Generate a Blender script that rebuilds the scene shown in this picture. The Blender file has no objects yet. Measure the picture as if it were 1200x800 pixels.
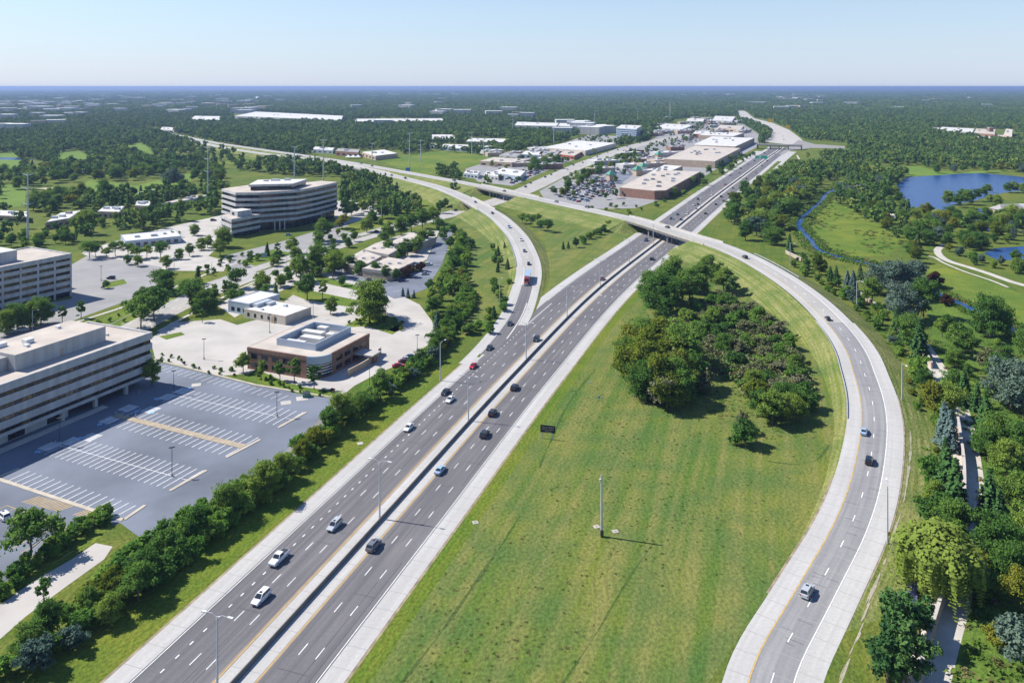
import bpy, bmesh, math, random
import numpy as np
from mathutils import Vector, Matrix
R = math.radians
C = bpy.context.scene.collection
sc = bpy.context.scene
random.seed(7); RNG = np.random.default_rng(11)

# ------------------------------------------------------------------ camera, sky, sun, exposure
FOC, CAM_H, HOR = 929.0, 102.0, 101.5            # survey of the photograph: focal length (px of 1200), height, horizon row
def at(px, py, z=0.0):                             # a pixel of the photograph as a point at height z
    Y = FOC*(CAM_H-z)/(py-HOR)
    return Vector(((px-600.0)/FOC*Y, Y, z))
cam = bpy.data.cameras.new('camera'); co = bpy.data.objects.new('camera', cam); C.objects.link(co)
co.location = (0, 0, CAM_H); co.rotation_euler = (R(90), 0, 0)
cam.sensor_width = 36; cam.lens = FOC/1200*36; cam.shift_y = -(400-HOR)/1200
cam.clip_start = 1; cam.clip_end = 200000
sc.camera = co
SUN_EL, SUN_AZ = 46.0, -74.5                       # azimuth clockwise from +Y
w = bpy.data.worlds.new('World'); sc.world = w; w.use_nodes = True
nt = w.node_tree; bg = nt.nodes['Background']; sky = nt.nodes.new('ShaderNodeTexSky')
sky.sky_type = 'NISHITA'; sky.sun_disc = False; sky.sun_elevation = R(SUN_EL); sky.sun_rotation = R(SUN_AZ)
sky.altitude = 200; sky.air_density = 1.0; sky.dust_density = 0.3; sky.ozone_density = 2.2
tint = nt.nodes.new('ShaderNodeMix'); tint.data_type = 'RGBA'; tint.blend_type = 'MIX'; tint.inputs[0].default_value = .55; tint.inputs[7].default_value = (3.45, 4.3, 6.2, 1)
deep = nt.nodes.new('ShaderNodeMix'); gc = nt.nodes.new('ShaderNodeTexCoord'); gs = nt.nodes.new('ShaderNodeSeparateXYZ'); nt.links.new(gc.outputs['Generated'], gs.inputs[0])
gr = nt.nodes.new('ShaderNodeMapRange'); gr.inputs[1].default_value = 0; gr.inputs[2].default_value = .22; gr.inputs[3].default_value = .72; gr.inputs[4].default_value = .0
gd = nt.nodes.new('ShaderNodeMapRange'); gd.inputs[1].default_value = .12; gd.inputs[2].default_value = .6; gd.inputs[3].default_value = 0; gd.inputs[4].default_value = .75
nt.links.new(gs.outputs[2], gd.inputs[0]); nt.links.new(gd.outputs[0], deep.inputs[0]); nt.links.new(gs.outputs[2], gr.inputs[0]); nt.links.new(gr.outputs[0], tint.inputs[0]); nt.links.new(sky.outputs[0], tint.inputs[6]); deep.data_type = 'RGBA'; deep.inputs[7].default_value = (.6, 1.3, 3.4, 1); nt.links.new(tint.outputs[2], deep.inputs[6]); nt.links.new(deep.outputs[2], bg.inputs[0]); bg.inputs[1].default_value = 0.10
sl = bpy.data.lights.new('sun', 'SUN'); sl.energy = 5.0; sl.angle = R(0.5); sl.color = (1.0, 0.95, 0.88)
so = bpy.data.objects.new('sun', sl); C.objects.link(so)
d = Vector((math.sin(R(SUN_AZ))*math.cos(R(SUN_EL)), math.cos(R(SUN_AZ))*math.cos(R(SUN_EL)), math.sin(R(SUN_EL))))
so.rotation_euler = d.to_track_quat('Z', 'Y').to_euler(); so.location = (0, 0, 300)
sc.view_settings.view_transform = 'Standard'; sc.view_settings.look = 'None'
sc.view_settings.exposure = 0.58; sc.view_settings.gamma = 1.0; sc.view_settings.use_curve_mapping = False
HAZE_DENSITY, HAZE_COLOR = 8.0e-5, (0.36, 0.50, 0.84)
sc.cycles.volume_bounces = 0; sc.cycles.max_bounces = 5; sc.cycles.transparent_max_bounces = 6
sc.cycles.diffuse_bounces = 2; sc.cycles.glossy_bounces = 2; sc.cycles.transmission_bounces = 2

# ------------------------------------------------------------------ materials
def _nodes(name):
    m = bpy.data.materials.new(name); m.use_nodes = True
    n = m.node_tree; b = n.nodes['Principled BSDF']; return m, n, b
def mat(name, col, rough=0.7, var=0.15, scale=0.5, metal=0.0, spec=0.3, bump=0.0, coord='obj', scale2=None, stretch=None):
    """Principled with two octaves of noise varying its own colour"""
    m, n, b = _nodes(name); N = n.nodes; L = n.links
    b.inputs['Roughness'].default_value = rough; b.inputs['Metallic'].default_value = metal
    b.inputs['Specular IOR Level'].default_value = spec
    if coord == 'pos': src = N.new('ShaderNodeNewGeometry').outputs['Position']
    elif coord == 'uv': src = N.new('ShaderNodeUVMap').outputs[0]
    else: src = N.new('ShaderNodeTexCoord').outputs['Object']
    if stretch:
        mp = N.new('ShaderNodeMapping'); mp.inputs['Scale'].default_value = stretch[:3]
        if len(stretch) > 3: mp.inputs['Rotation'].default_value = (0, 0, stretch[3])
        L.new(src, mp.inputs[0]); src = mp.outputs[0]
    t = N.new('ShaderNodeTexNoise'); t.inputs['Scale'].default_value = scale; t.inputs['Detail'].default_value = 5; L.new(src, t.inputs['Vector'])
    mx = N.new('ShaderNodeMix'); mx.data_type = 'RGBA'
    c0 = [max(0, c*(1-var)) for c in col]+[1]; c1 = [min(1, c*(1+var)) for c in col]+[1]
    mx.inputs[6].default_value = c0; mx.inputs[7].default_value = c1
    rr = N.new('ShaderNodeMapRange'); rr.inputs[1].default_value = .3; rr.inputs[2].default_value = .7
    L.new(t.outputs[0], rr.inputs[0]); L.new(rr.outputs[0], mx.inputs[0]); out = mx.outputs[2]
    L.new(out, b.inputs['Base Color'])
    if bump:
        t2 = N.new('ShaderNodeTexNoise'); t2.inputs['Scale'].default_value = scale2 or scale*4; t2.inputs['Detail'].default_value = 4; L.new(src, t2.inputs['Vector'])
        bp = N.new('ShaderNodeBump'); bp.inputs['Strength'].default_value = bump; bp.inputs['Distance'].default_value = 0.1
        L.new(t2.outputs[0], bp.inputs['Height']); L.new(bp.outputs[0], b.inputs['Normal'])
    return m
def noise(N, L, src, scale, stretch=None, rot=0, detail=5, lo=.35, hi=.65):
    if stretch or rot:
        mp = N.new('ShaderNodeMapping'); mp.inputs['Rotation'].default_value = (0, 0, rot)
        L.new(src, mp.inputs[0]); s2 = N.new('ShaderNodeMapping'); s2.inputs['Scale'].default_value = stretch or (1, 1, 1)
        L.new(mp.outputs[0], s2.inputs[0]); src = s2.outputs[0]
    t = N.new('ShaderNodeTexNoise'); t.inputs['Scale'].default_value = scale; t.inputs['Detail'].default_value = detail; L.new(src, t.inputs['Vector'])
    r = N.new('ShaderNodeMapRange'); r.inputs[1].default_value = lo; r.inputs[2].default_value = hi; L.new(t.outputs[0], r.inputs[0])
    return r.outputs[0]
def mixc(N, L, f, a, b):
    m = N.new('ShaderNodeMix'); m.data_type = 'RGBA'
    for i, v in ((0, f), (6, a), (7, b)):
        if hasattr(v, 'links'): L.new(v, m.inputs[i])
        else: m.inputs[i].default_value = v if i == 0 else (*v, 1)
    return m.outputs[2]
def grass_mat(name, cols, streak=0.5, rot=R(18.2), uv=False, fine=1.2, bump=.6):
    """cols: lush, mown, dry, weed"""
    m, n, b = _nodes(name); N = n.nodes; L = n.links
    pos = N.new('ShaderNodeNewGeometry').outputs['Position']
    big = noise(N, L, pos, 0.017, detail=4, lo=.42, hi=.6)
    midn = noise(N, L, pos, 0.09, detail=6, lo=.40, hi=.64)
    fin = noise(N, L, pos, fine, detail=5, lo=.3, hi=.72)
    if uv: st = noise(N, L, N.new('ShaderNodeUVMap').outputs[0], 1.0, (1.1, .02, 1), 0, 3, .36, .62)
    else: st = noise(N, L, pos, 1.0, (.32, .010, 1), rot, 4, .36, .62)
    c = mixc(N, L, big, cols[0], cols[1])
    k = N.new('ShaderNodeMath'); k.operation = 'MULTIPLY'; L.new(st, k.inputs[0]); k.inputs[1].default_value = streak
    c = mixc(N, L, k.outputs[0], c, cols[2])
    k2 = N.new('ShaderNodeMath'); k2.operation = 'MULTIPLY'; L.new(midn, k2.inputs[0]); k2.inputs[1].default_value = .55
    c = mixc(N, L, k2.outputs[0], c, cols[3])
    hsv = N.new('ShaderNodeHueSaturation'); mr = N.new('ShaderNodeMapRange'); mr.inputs[3].default_value = .72; mr.inputs[4].default_value = 1.28
    L.new(fin, mr.inputs[0]); L.new(mr.outputs[0], hsv.inputs['Value']); L.new(c, hsv.inputs['Color'])
    L.new(hsv.outputs[0], b.inputs['Base Color']); b.inputs['Roughness'].default_value = .95; b.inputs['Specular IOR Level'].default_value = .1
    bp = N.new('ShaderNodeBump'); bp.inputs['Strength'].default_value = bump; bp.inputs['Distance'].default_value = .35
    L.new(fin, bp.inputs['Height']); L.new(bp.outputs[0], b.inputs['Normal'])
    return m
def road_mat(name, c0, c1, c2, joint=0.0, jcol=(.3, .29, .27), rough=.85):
    """surface with wear streaks along the UV v axis (metres) and optional sawn joints"""
    m, n, b = _nodes(name); N = n.nodes; L = n.links
    uv = N.new('ShaderNodeUVMap').outputs[0]; pos = N.new('ShaderNodeNewGeometry').outputs['Position']
    st = noise(N, L, uv, 1.0, (1.0, .012, 1), 0, 4, .36, .64)
    pt = noise(N, L, uv, 1.0, (.12, .035, 1), 0, 5, .36, .64)
    fi = noise(N, L, pos, 1.6, detail=4, lo=.25, hi=.75)
    c = mixc(N, L, st, c0, c1)
    k = N.new('ShaderNodeMath'); k.operation = 'MULTIPLY'; L.new(pt, k.inputs[0]); k.inputs[1].default_value = .6
    c = mixc(N, L, k.outputs[0], c, c2)
    hsv = N.new('ShaderNodeHueSaturation'); mr = N.new('ShaderNodeMapRange'); mr.inputs[3].default_value = .92; mr.inputs[4].default_value = 1.08
    L.new(fi, mr.inputs[0]); L.new(mr.outputs[0], hsv.inputs['Value']); L.new(c, hsv.inputs['Color']); c = hsv.outputs[0]
    if joint:
        sx = N.new('ShaderNodeSeparateXYZ'); L.new(uv, sx.inputs[0])
        mo = N.new('ShaderNodeMath'); mo.operation = 'PINGPONG'; mo.inputs[1].default_value = joint/2; L.new(sx.outputs[1], mo.inputs[0])
        lt = N.new('ShaderNodeMath'); lt.operation = 'LESS_THAN'; lt.inputs[1].default_value = .07; L.new(mo.outputs[0], lt.inputs[0])
        c = mixc(N, L, lt.outputs[0], c, jcol)
    L.new(c, b.inputs['Base Color']); b.inputs['Roughness'].default_value = rough; b.inputs['Specular IOR Level'].default_value = .25
    return m
def leaf_mat(name, dark, mid, light, trans=.34, scale=.35):
    m, n, b = _nodes(name); N = n.nodes; L = n.links; N.remove(b); out = N['Material Output']
    oi = N.new('ShaderNodeObjectInfo'); tc = N.new('ShaderNodeTexCoord')
    f = noise(N, L, tc.outputs['Object'], scale, detail=2, lo=.3, hi=.7)
    a = N.new('ShaderNodeMath'); a.operation = 'MULTIPLY_ADD'; L.new(oi.outputs['Random'], a.inputs[0]); a.inputs[1].default_value = .68
    k = N.new('ShaderNodeMath'); k.operation = 'MULTIPLY'; L.new(f, k.inputs[0]); k.inputs[1].default_value = .32; L.new(k.outputs[0], a.inputs[2])
    r = N.new('ShaderNodeValToRGB'); e = r.color_ramp.elements; e[0].color = (*dark, 1); e[1].color = (*light, 1); e[1].position = .95
    x = e.new(.5); x.color = (*mid, 1); L.new(a.outputs[0], r.inputs[0])
    d1 = N.new('ShaderNodeBsdfDiffuse'); tr = N.new('ShaderNodeBsdfTranslucent'); ms = N.new('ShaderNodeMixShader'); ms.inputs[0].default_value = trans
    L.new(r.outputs[0], d1.inputs[0]); L.new(r.outputs[0], tr.inputs[0]); L.new(d1.outputs[0], ms.inputs[1]); L.new(tr.outputs[0], ms.inputs[2]); L.new(ms.outputs[0], out.inputs[0])
    return m
M = {}
M['ground'] = grass_mat('grass_ground', [(.072, .130, .016), (.130, .160, .022), (.175, .17, .04), (.055, .108, .018)], .55)
M['infield'] = grass_mat('grass_infield', [(.080, .142, .022), (.140, .168, .028), (.205, .195, .060), (.058, .122, .034)], .75, bump=.5)
M['swale'] = grass_mat('grass_swale', [(.050, .098, .020), (.075, .115, .022), (.11, .125, .035), (.045, .088, .024)], .5)
M['lush'] = grass_mat('grass_lush', [(.085, .155, .014), (.130, .175, .018), (.175, .175, .03), (.07, .13, .016)], .6, uv=True)
M['verge'] = grass_mat('grass_verge', [(.095, .15, .024), (.15, .18, .034), (.25, .24, .10), (.075, .13, .026)], .9, uv=True)
M['fairway'] = grass_mat('grass_fairway', [(.12, .20, .03), (.15, .23, .04), (.16, .23, .05), (.11, .19, .03)], .3)
M['meadow'] = grass_mat('grass_meadow', [(.10, .17, .02), (.17, .21, .025), (.20, .20, .05), (.07, .13, .02)], .3, rot=R(-40))
M['garden'] = grass_mat('grass_garden', [(.075, .145, .02), (.12, .19, .028), (.15, .19, .04), (.055, .11, .02)], .3, rot=R(-20))
M['asphalt'] = road_mat('asphalt', (.118, .115, .122), (.178, .170, .172), (.108, .105, .112))
M['asphalt_ramp'] = road_mat('asphalt_ramp', (.22, .217, .22), (.31, .305, .30), (.20, .197, .202), 6)
M['conc_road'] = road_mat('concrete_road', (.36, .345, .32), (.42, .405, .375), (.31, .30, .28), 6, (.26, .25, .235))
M['shoulder'] = road_mat('concrete_shoulder', (.41, .40, .38), (.47, .46, .44), (.36, .35, .33), 5.5, (.30, .29, .275))
M['lot_dark'] = mat('lot_asphalt', (.150, .168, .205), .9, .26, .045, coord='pos', bump=.1, scale2=2)
M['lot_grey'] = mat('lot_asphalt_faded', (.27, .265, .26), .9, .12, .07, coord='pos')
M['lot_conc'] = mat('lot_concrete', (.43, .405, .37), .9, .12, .08, coord='pos')
M['gravel'] = mat('gravel_path', (.46, .43, .38), .95, .14, .3, coord='pos', bump=.2)
M['dirt'] = mat('bare_dirt', (.27, .22, .15), .95, .35, .5, coord='pos')
M['white'] = mat('white_line_paint', (.74, .74, .72), .7, .18, .7, coord='pos')
M['yellow'] = mat('yellow_line_paint', (.50, .34, .11), .7, .2, .7, coord='pos')
M['blue_paint'] = mat('blue_bay_paint', (.25, .45, .68), .7, .2, .5, coord='pos')
M['concrete'] = mat('concrete', (.42, .40, .365), .85, .14, .25)
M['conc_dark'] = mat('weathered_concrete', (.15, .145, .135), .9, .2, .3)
M['precast'] = mat('precast_panel', (.43, .43, .425), .8, .17, .5, stretch=(1, 1, .12))
M['roof_tan'] = mat('roof_gravel_tan', (.46, .41, .355), .95, .14, .14)
M['roof_white'] = mat('roof_membrane_white', (.56, .55, .525), .8, .12, .12)
M['roof_bright'] = mat('far_white_roof', (.82, .82, .80), .7, .05, .1)
M['roof_grey'] = mat('roof_grey', (.30, .29, .28), .9, .15, .15)
M['brick'] = mat('red_brick', (.25, .145, .105), .9, .2, .5)
M['brick_tan'] = mat('tan_brick', (.42, .33, .25), .9, .14, .4)
M['stucco'] = mat('pale_stucco', (.52, .47, .40), .9, .1, .3)
M['screen'] = mat('pale_blue_metal_screen', (.40, .47, .56), .45, .06, .2, metal=.2)
M['metal'] = mat('galvanised_metal', (.50, .53, .56), .5, .1, .5, metal=.25)
M['metal_dark'] = mat('dark_metal', (.06, .065, .075), .5, .2, .5, metal=.3)
M['white_metal'] = mat('white_painted_metal', (.72, .72, .71), .4, .06, .6)
M['green_sign'] = mat('green_sign_sheeting', (.01, .36, .22), .5, .05, .5)
M['blue_sign'] = mat('blue_sign_sheeting', (.06, .26, .62), .5, .05, .5)
M['yellow_sign'] = mat('yellow_sign_sheeting', (.75, .48, .02), .5, .05, .5)
M['sign_dark'] = mat('dark_sign_board', (.022, .016, .018), .6, .2, 1.5)
M['green_roof'] = mat('green_metal_roof', (.07, .23, .17), .5, .1, .4)
M['red_trim'] = mat('red_cladding', (.34, .09, .06), .6, .15, .4)
M['bark'] = mat('bark', (.13, .10, .075), .95, .3, 1.2)
def glass_mat(name, a, b_, sc_):
    m, n, b = _nodes(name); N = n.nodes; L = n.links
    tc = N.new('ShaderNodeTexCoord')
    v = N.new('ShaderNodeTexVoronoi'); v.inputs['Scale'].default_value = sc_; L.new(tc.outputs['Object'], v.inputs['Vector'])
    sp = N.new('ShaderNodeSeparateColor'); L.new(v.outputs['Color'], sp.inputs[0])
    gt = N.new('ShaderNodeMapRange'); gt.inputs[1].default_value = .55; gt.inputs[2].default_value = 1; L.new(sp.outputs[0], gt.inputs[0])
    L.new(mixc(N, L, gt.outputs[0], a, b_), b.inputs['Base Color'])
    b.inputs['Roughness'].default_value = .08; b.inputs['Specular IOR Level'].default_value = .6
    return m
M['glass_gold'] = glass_mat('bronze_window_glass', (.022, .018, .010), (.16, .10, .03), .35)
M['glass_dark'] = glass_mat('dark_window_glass', (.010, .014, .022), (.03, .045, .065), .3)
M['glass_blue'] = glass_mat('blue_window_glass', (.05, .09, .16), (.12, .19, .30), .25)
M['car_glass'] = mat('car_glass', (.02, .028, .035), .08, .1, 1, spec=.7)
M['tyre'] = mat('tyre_rubber', (.02, .02, .02), .85, .1, 4)
M['lamp_white'] = mat('headlamp_lens', (.75, .77, .78), .15, .03, 3)
M['lamp_red'] = mat('tail_lamp_lens', (.40, .015, .01), .2, .05, 3)
PAINT = {}
for k, c in dict(white=(.74, .75, .75), silver=(.42, .45, .48), grey=(.14, .15, .165), dark=(.028, .032, .038), black=(.012, .012, .014),
                 blue=(.045, .10, .22), paleblue=(.30, .44, .58), red=(.44, .015, .018), maroon=(.16, .02, .018), green=(.03, .07, .05), tan=(.32, .27, .2)).items():
    m, n, b = _nodes('car_paint_'+k); b.inputs['Base Color'].default_value = (*c, 1); b.inputs['Roughness'].default_value = .25
    b.inputs['Coat Weight'].default_value = .6; b.inputs['Coat Roughness'].default_value = .06; PAINT[k] = m
M['leaf'] = leaf_mat('broadleaf_foliage', (0.061, 0.146, 0.032), (0.121, 0.230, 0.045), (0.265, 0.352, 0.061))
M['leaf_b'] = leaf_mat('yellowish_foliage', (0.093, 0.152, 0.024), (0.170, 0.222, 0.030), (0.281, 0.281, 0.040))
M['leaf_shrub'] = leaf_mat('shrub_foliage', (0.082, 0.194, 0.036), (0.160, 0.298, 0.052), (0.311, 0.426, 0.073))
M['needle'] = leaf_mat('dark_needles', (0.037, 0.094, 0.031), (0.065, 0.142, 0.042), (0.106, 0.181, 0.048), .08)
M['needle_blue'] = leaf_mat('blue_needles', (0.076, 0.131, 0.118), (0.110, 0.173, 0.158), (0.145, 0.206, 0.193), .08)
M['silver_leaf'] = leaf_mat('silvery_foliage', (0.079, 0.132, 0.099), (0.112, 0.172, 0.125), (0.158, 0.218, 0.158), .15)
M['willow_leaf'] = leaf_mat('willow_foliage', (0.148, 0.217, 0.038), (0.209, 0.287, 0.052), (0.287, 0.348, 0.078))
M['twig'] = leaf_mat('grey_twigs', (.12, .145, .055), (.165, .18, .085), (.21, .21, .12), .15)
M['red_leaf'] = leaf_mat('purple_foliage', (.06, .028, .02), (.085, .04, .026), (.11, .055, .03))
M['far_leaf'] = leaf_mat('far_foliage', (0.065, 0.137, 0.040), (0.123, 0.210, 0.050), (0.246, 0.305, 0.065), .15, .12)
M['weed'] = leaf_mat('weed_foliage', (0.069, 0.149, 0.025), (0.115, 0.201, 0.034), (0.196, 0.253, 0.057))
M['weed_dry'] = leaf_mat('dry_stems', (.16, .15, .06), (.22, .20, .08), (.30, .26, .12))
M['flower'] = leaf_mat('violet_flower_heads', (.10, .12, .16), (.16, .18, .36), (.22, .24, .5))
def water_mat():
    m, n, b = _nodes('lake_water'); N = n.nodes; L = n.links
    b.inputs['Base Color'].default_value = (.016, .062, .20, 1); b.inputs['Roughness'].default_value = .22; b.inputs['Specular IOR Level'].default_value = .14
    pos = N.new('ShaderNodeNewGeometry').outputs['Position']
    t = noise(N, L, pos, .55, (1, .5, 1), 0, 4, 0, 1); bp = N.new('ShaderNodeBump'); bp.inputs['Strength'].default_value = .55; bp.inputs['Distance'].default_value = .5
    L.new(t, bp.inputs['Height']); L.new(bp.outputs[0], b.inputs['Normal']); return m
M['water'] = water_mat()

# ------------------------------------------------------------------ helpers
def tag(o, label=None, cat=None, group=None, kind=None):
    if label: o['label'] = label
    if cat: o['category'] = cat
    if group: o['group'] = group
    if kind: o['kind'] = kind
    return o
def empty(name, loc, rz=0, label=None, cat=None, group=None):
    o = bpy.data.objects.new(name, None); C.objects.link(o); o.location = loc; o.rotation_euler = (0, 0, rz)
    o.empty_display_size = .5
    return tag(o, label, cat, group)
ORD = 'first second third fourth fifth sixth seventh eighth ninth tenth eleventh twelfth thirteenth fourteenth fifteenth sixteenth seventeenth eighteenth nineteenth'.split()
TENS = {2: 'twent', 3: 'thirt', 4: 'fort', 5: 'fift', 6: 'sixt', 7: 'sevent', 8: 'eight', 9: 'ninet'}
def ordinal(n):
    if n >= 100:
        return 'hundredth' if n == 100 else 'hundred-and-'+ordinal(n-100)
    if n < 20: return ORD[n-1]
    t, u = divmod(n, 10)
    return TENS[t]+('ieth' if u == 0 else 'y-'+ORD[u-1])
class MB:
    def __init__(s, org=(0, 0, 0), rz=0):
        s.v = []; s.f = []; s.m = []; s.uv = []; s.has_uv = False; s.org = Vector(org); s.rz = rz
    def poly(s, pts, mi=0, uvs=None):
        k = len(s.v); s.v += [tuple(p) for p in pts]; s.f.append(tuple(range(k, k+len(pts)))); s.m.append(mi)
        s.uv += list(uvs) if uvs else [(0, 0)]*len(pts)
        if uvs: s.has_uv = True
    def prism(s, pts, z0, z1, side=0, top=0, bottom=False):
        n = len(pts); a = sum(pts[i][0]*pts[(i+1) % n][1]-pts[(i+1) % n][0]*pts[i][1] for i in range(n))
        if a < 0: pts = pts[::-1]
        for i in range(n):
            p, q = pts[i], pts[(i+1) % n]
            s.poly([(p[0], p[1], z0), (q[0], q[1], z0), (q[0], q[1], z1), (p[0], p[1], z1)], side)
        s.poly([(p[0], p[1], z1) for p in pts], top)
        if bottom: s.poly([(p[0], p[1], z0) for p in pts[::-1]], side)
    def box(s, cx, cy, z0, z1, sx, sy, rz=0, mi=0, top=None):
        c, k = math.cos(rz), math.sin(rz)
        pts = [(cx+c*x-k*y, cy+k*x+c*y) for x, y in ((-sx/2, -sy/2), (sx/2, -sy/2), (sx/2, sy/2), (-sx/2, sy/2))]
        s.prism(pts, z0, z1, mi, mi if top is None else top, True)
    def tube(s, path, radii, n=8, mi=0, cap=True):
        rings = []
        for i, p in enumerate(path):
            p = Vector(p); a = Vector(path[max(0, i-1)]); b = Vector(path[min(len(path)-1, i+1)])
            t = (b-a).normalized(); u = t.cross(Vector((0, 0, 1)) if abs(t.z) < .9 else Vector((1, 0, 0))).normalized(); v = t.cross(u)
            r = radii[i] if hasattr(radii, '__len__') else radii
            rings.append([p+u*(r*math.cos(2*math.pi*k/n))+v*(r*math.sin(2*math.pi*k/n)) for k in range(n)])
        for a, b in zip(rings, rings[1:]):
            for k in range(n): s.poly([a[k], a[(k+1) % n], b[(k+1) % n], b[k]], mi)
        if cap: s.poly(rings[0][::-1], mi); s.poly(rings[-1], mi)
    def mesh(s, name, mats):
        me = bpy.data.meshes.new(name)
        c, k = math.cos(-s.rz), math.sin(-s.rz); o = s.org
        vs = [(c*(x-o.x)-k*(y-o.y), k*(x-o.x)+c*(y-o.y), z-o.z) for x, y, z in s.v] if (s.rz or o.length) else s.v
        me.from_pydata(vs, [], s.f)
        for m in (mats if isinstance(mats, (list, tuple)) else [mats]): me.materials.append(m)
        me.polygons.foreach_set('material_index', s.m)
        if s.has_uv:
            l = me.uv_layers.new(name='UVMap'); l.data.foreach_set('uv', [c for u in s.uv for c in u])
        me.update(); return me
    def build(s, name, mats, parent=None, smooth=False):
        me = s.mesh(name, mats)
        if smooth: me.polygons.foreach_set('use_smooth', [True]*len(me.polygons))
        o = bpy.data.objects.new(name, me); C.objects.link(o)
        if parent: o.parent = parent
        return o
def spline(ctrl, ds=4.0):
    P = [np.array(p, float) for p in ctrl]; P = [2*P[0]-P[1]]+P+[2*P[-1]-P[-2]]; out = []
    for i in range(1, len(P)-2):
        a, b, c, d_ = P[i-1:i+3]
        for t in np.linspace(0, 1, 24, endpoint=False):
            out.append(.5*((2*b)+(c-a)*t+(2*a-5*b+4*c-d_)*t*t+(3*b-a-3*c+d_)*t**3))
    out = np.array(out+[P[-2]]); s = np.r_[0, np.cumsum(np.hypot(*np.diff(out[:, :2], axis=0).T))]
    q = np.arange(0, s[-1], ds); return np.stack([np.interp(q, s, out[:, k]) for k in range(3)], 1)
class Path:
    def __init__(p, ctrl, ds=4.0, smooth=4):
        a = spline(ctrl, ds)
        for _ in range(smooth): a[1:-1] = (a[:-2]+2*a[1:-1]+a[2:])/4
        p.p = a; p.ds = ds; p.n = len(a); t = np.gradient(a[:, :2], axis=0); t /= np.hypot(t[:, 0], t[:, 1])[:, None]; p.t = t
        p.r = np.stack([t[:, 1], -t[:, 0]], 1); p.len = ds*(p.n-1)
    def pos(p, s, off=0, dz=0):
        i = min(max(s/p.ds, 0), p.n-1.001); k = int(i); f = i-k
        a = p.p[k]*(1-f)+p.p[k+1]*f; r = p.r[k]*(1-f)+p.r[k+1]*f
        return Vector((a[0]+r[0]*off, a[1]+r[1]*off, a[2]+dz))
    def heading(p, s):
        k = min(max(int(s/p.ds), 0), p.n-1); return math.atan2(p.t[k, 1], p.t[k, 0])
    def near(p, x, y):
        k = int(np.argmin((p.p[:, 0]-x)**2+(p.p[:, 1]-y)**2)); dx, dy = x-p.p[k, 0], y-p.p[k, 1]
        return k*p.ds+dx*p.t[k, 0]+dy*p.t[k, 1], dx*p.r[k, 0]+dy*p.r[k, 1]
    def from_px(p, px, py):
        z = 0.0
        for _ in range(6):
            q = at(px, py, z); s, o = p.near(q.x, q.y); z = p.pos(s).z
        return s, o
    def sy(p, Y): return int(np.argmin(abs(p.p[:, 1]-Y)))*p.ds
    def dist(p, X, Y, step=3):
        q = p.p[::step]; out = np.full(X.shape, 1e9)
        for a in q: out = np.minimum(out, (X-a[0])**2+(Y-a[1])**2)
        return np.sqrt(out)
    def ribbon(p, mb, o0, o1, s0, s1, dz, mi=0, step=None, o0e=None, o1e=None, z0=None, z1=None):
        n = max(1, int(round((s1-s0)/(step or p.ds)))); ss = [s0+(s1-s0)*i/n for i in range(n+1)]; L = []
        for i, s in enumerate(ss):
            f = i/n; a = o0 if o0e is None else o0*(1-f)+o0e*f; b = o1 if o1e is None else o1*(1-f)+o1e*f
            L.append((p.pos(s, a, dz), p.pos(s, b, dz), a, b, s))
        for q, t in zip(L, L[1:]):
            mb.poly([q[0], q[1], t[1], t[0]], mi, [(q[2], q[4]), (q[3], q[4]), (t[3], t[4]), (t[2], t[4])])
    def skirt(p, mb, o, s0, s1, side, mi=0, minw=0.0, slope=2.6):
        n = max(1, int((s1-s0)/p.ds)); L = []
        for i in range(n+1):
            s = s0+(s1-s0)*i/n; a = p.pos(s, o, -.01); wd = max(minw, slope*max(a.z, 0)+.6)
            b = p.pos(s, o+side*wd); b.z = -.06; L.append((a, b, s, wd))
        for q, t in zip(L, L[1:]):
            pts = [q[0], q[1], t[1], t[0]]; uv = [(0, q[2]), (q[3], q[2]), (t[3], t[2]), (0, t[2])]
            if side < 0: pts = pts[::-1]; uv = uv[::-1]
            mb.poly(pts, mi, uv)
    def dashes(p, mb, off, s0, s1, ln, period, wd, dz, mi=0):
        s = s0
        while s+ln < s1:
            p.ribbon(mb, off-wd/2, off+wd/2, s, s+ln, dz, mi, ln); s += period
def sheet(name, pxs, z, m, kind='structure', mb=None, mi=0):
    b = mb or MB(); b.poly([at(x, y, 0).to_2d().to_3d()+Vector((0, 0, z)) for x, y in pxs], mi)
    a = b.f[-1]; P = [b.v[i] for i in a]
    if sum(P[i][0]*P[i-1][1]-P[i-1][0]*P[i][1] for i in range(len(P))) > 0: b.f[-1] = a[::-1]
    return tag(b.build(name, m), kind=kind) if mb is None else None
def wpoly(pxs): return np.array([at(x, y)[:2] for x, y in pxs])
def inside(X, Y, P):
    r = np.zeros(X.shape, bool); n = len(P)
    for i in range(n):
        x1, y1 = P[i]; x2, y2 = P[i-1]
        if y1 == y2: continue
        r ^= ((y1 > Y) != (y2 > Y)) & (X < (x2-x1)*(Y-y1)/(y2-y1)+x1)
    return r
def copy_tree(o, parent=None):
    c = o.copy(); C.objects.link(c); c.parent = parent
    for ch in o.children: copy_tree(ch, c)
    return c

# ------------------------------------------------------------------ ground and roads
def axis(lim, n0):
    a = [0.0]; st = n0
    while a[-1] < lim: a.append(a[-1]+st); st *= 1.22
    return a
xs = axis(48000, 60); xs = [-x for x in xs[:0:-1]]+xs; ys = [y-200 for y in axis(62000, 60)]
g = MB()
for i in range(len(xs)-1):
    for j in range(len(ys)-1):
        g.poly([(xs[i], ys[j], 0), (xs[i+1], ys[j], 0), (xs[i+1], ys[j+1], 0), (xs[i], ys[j+1], 0)])
tag(g.build('ground', M['ground']), kind='structure')

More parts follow.
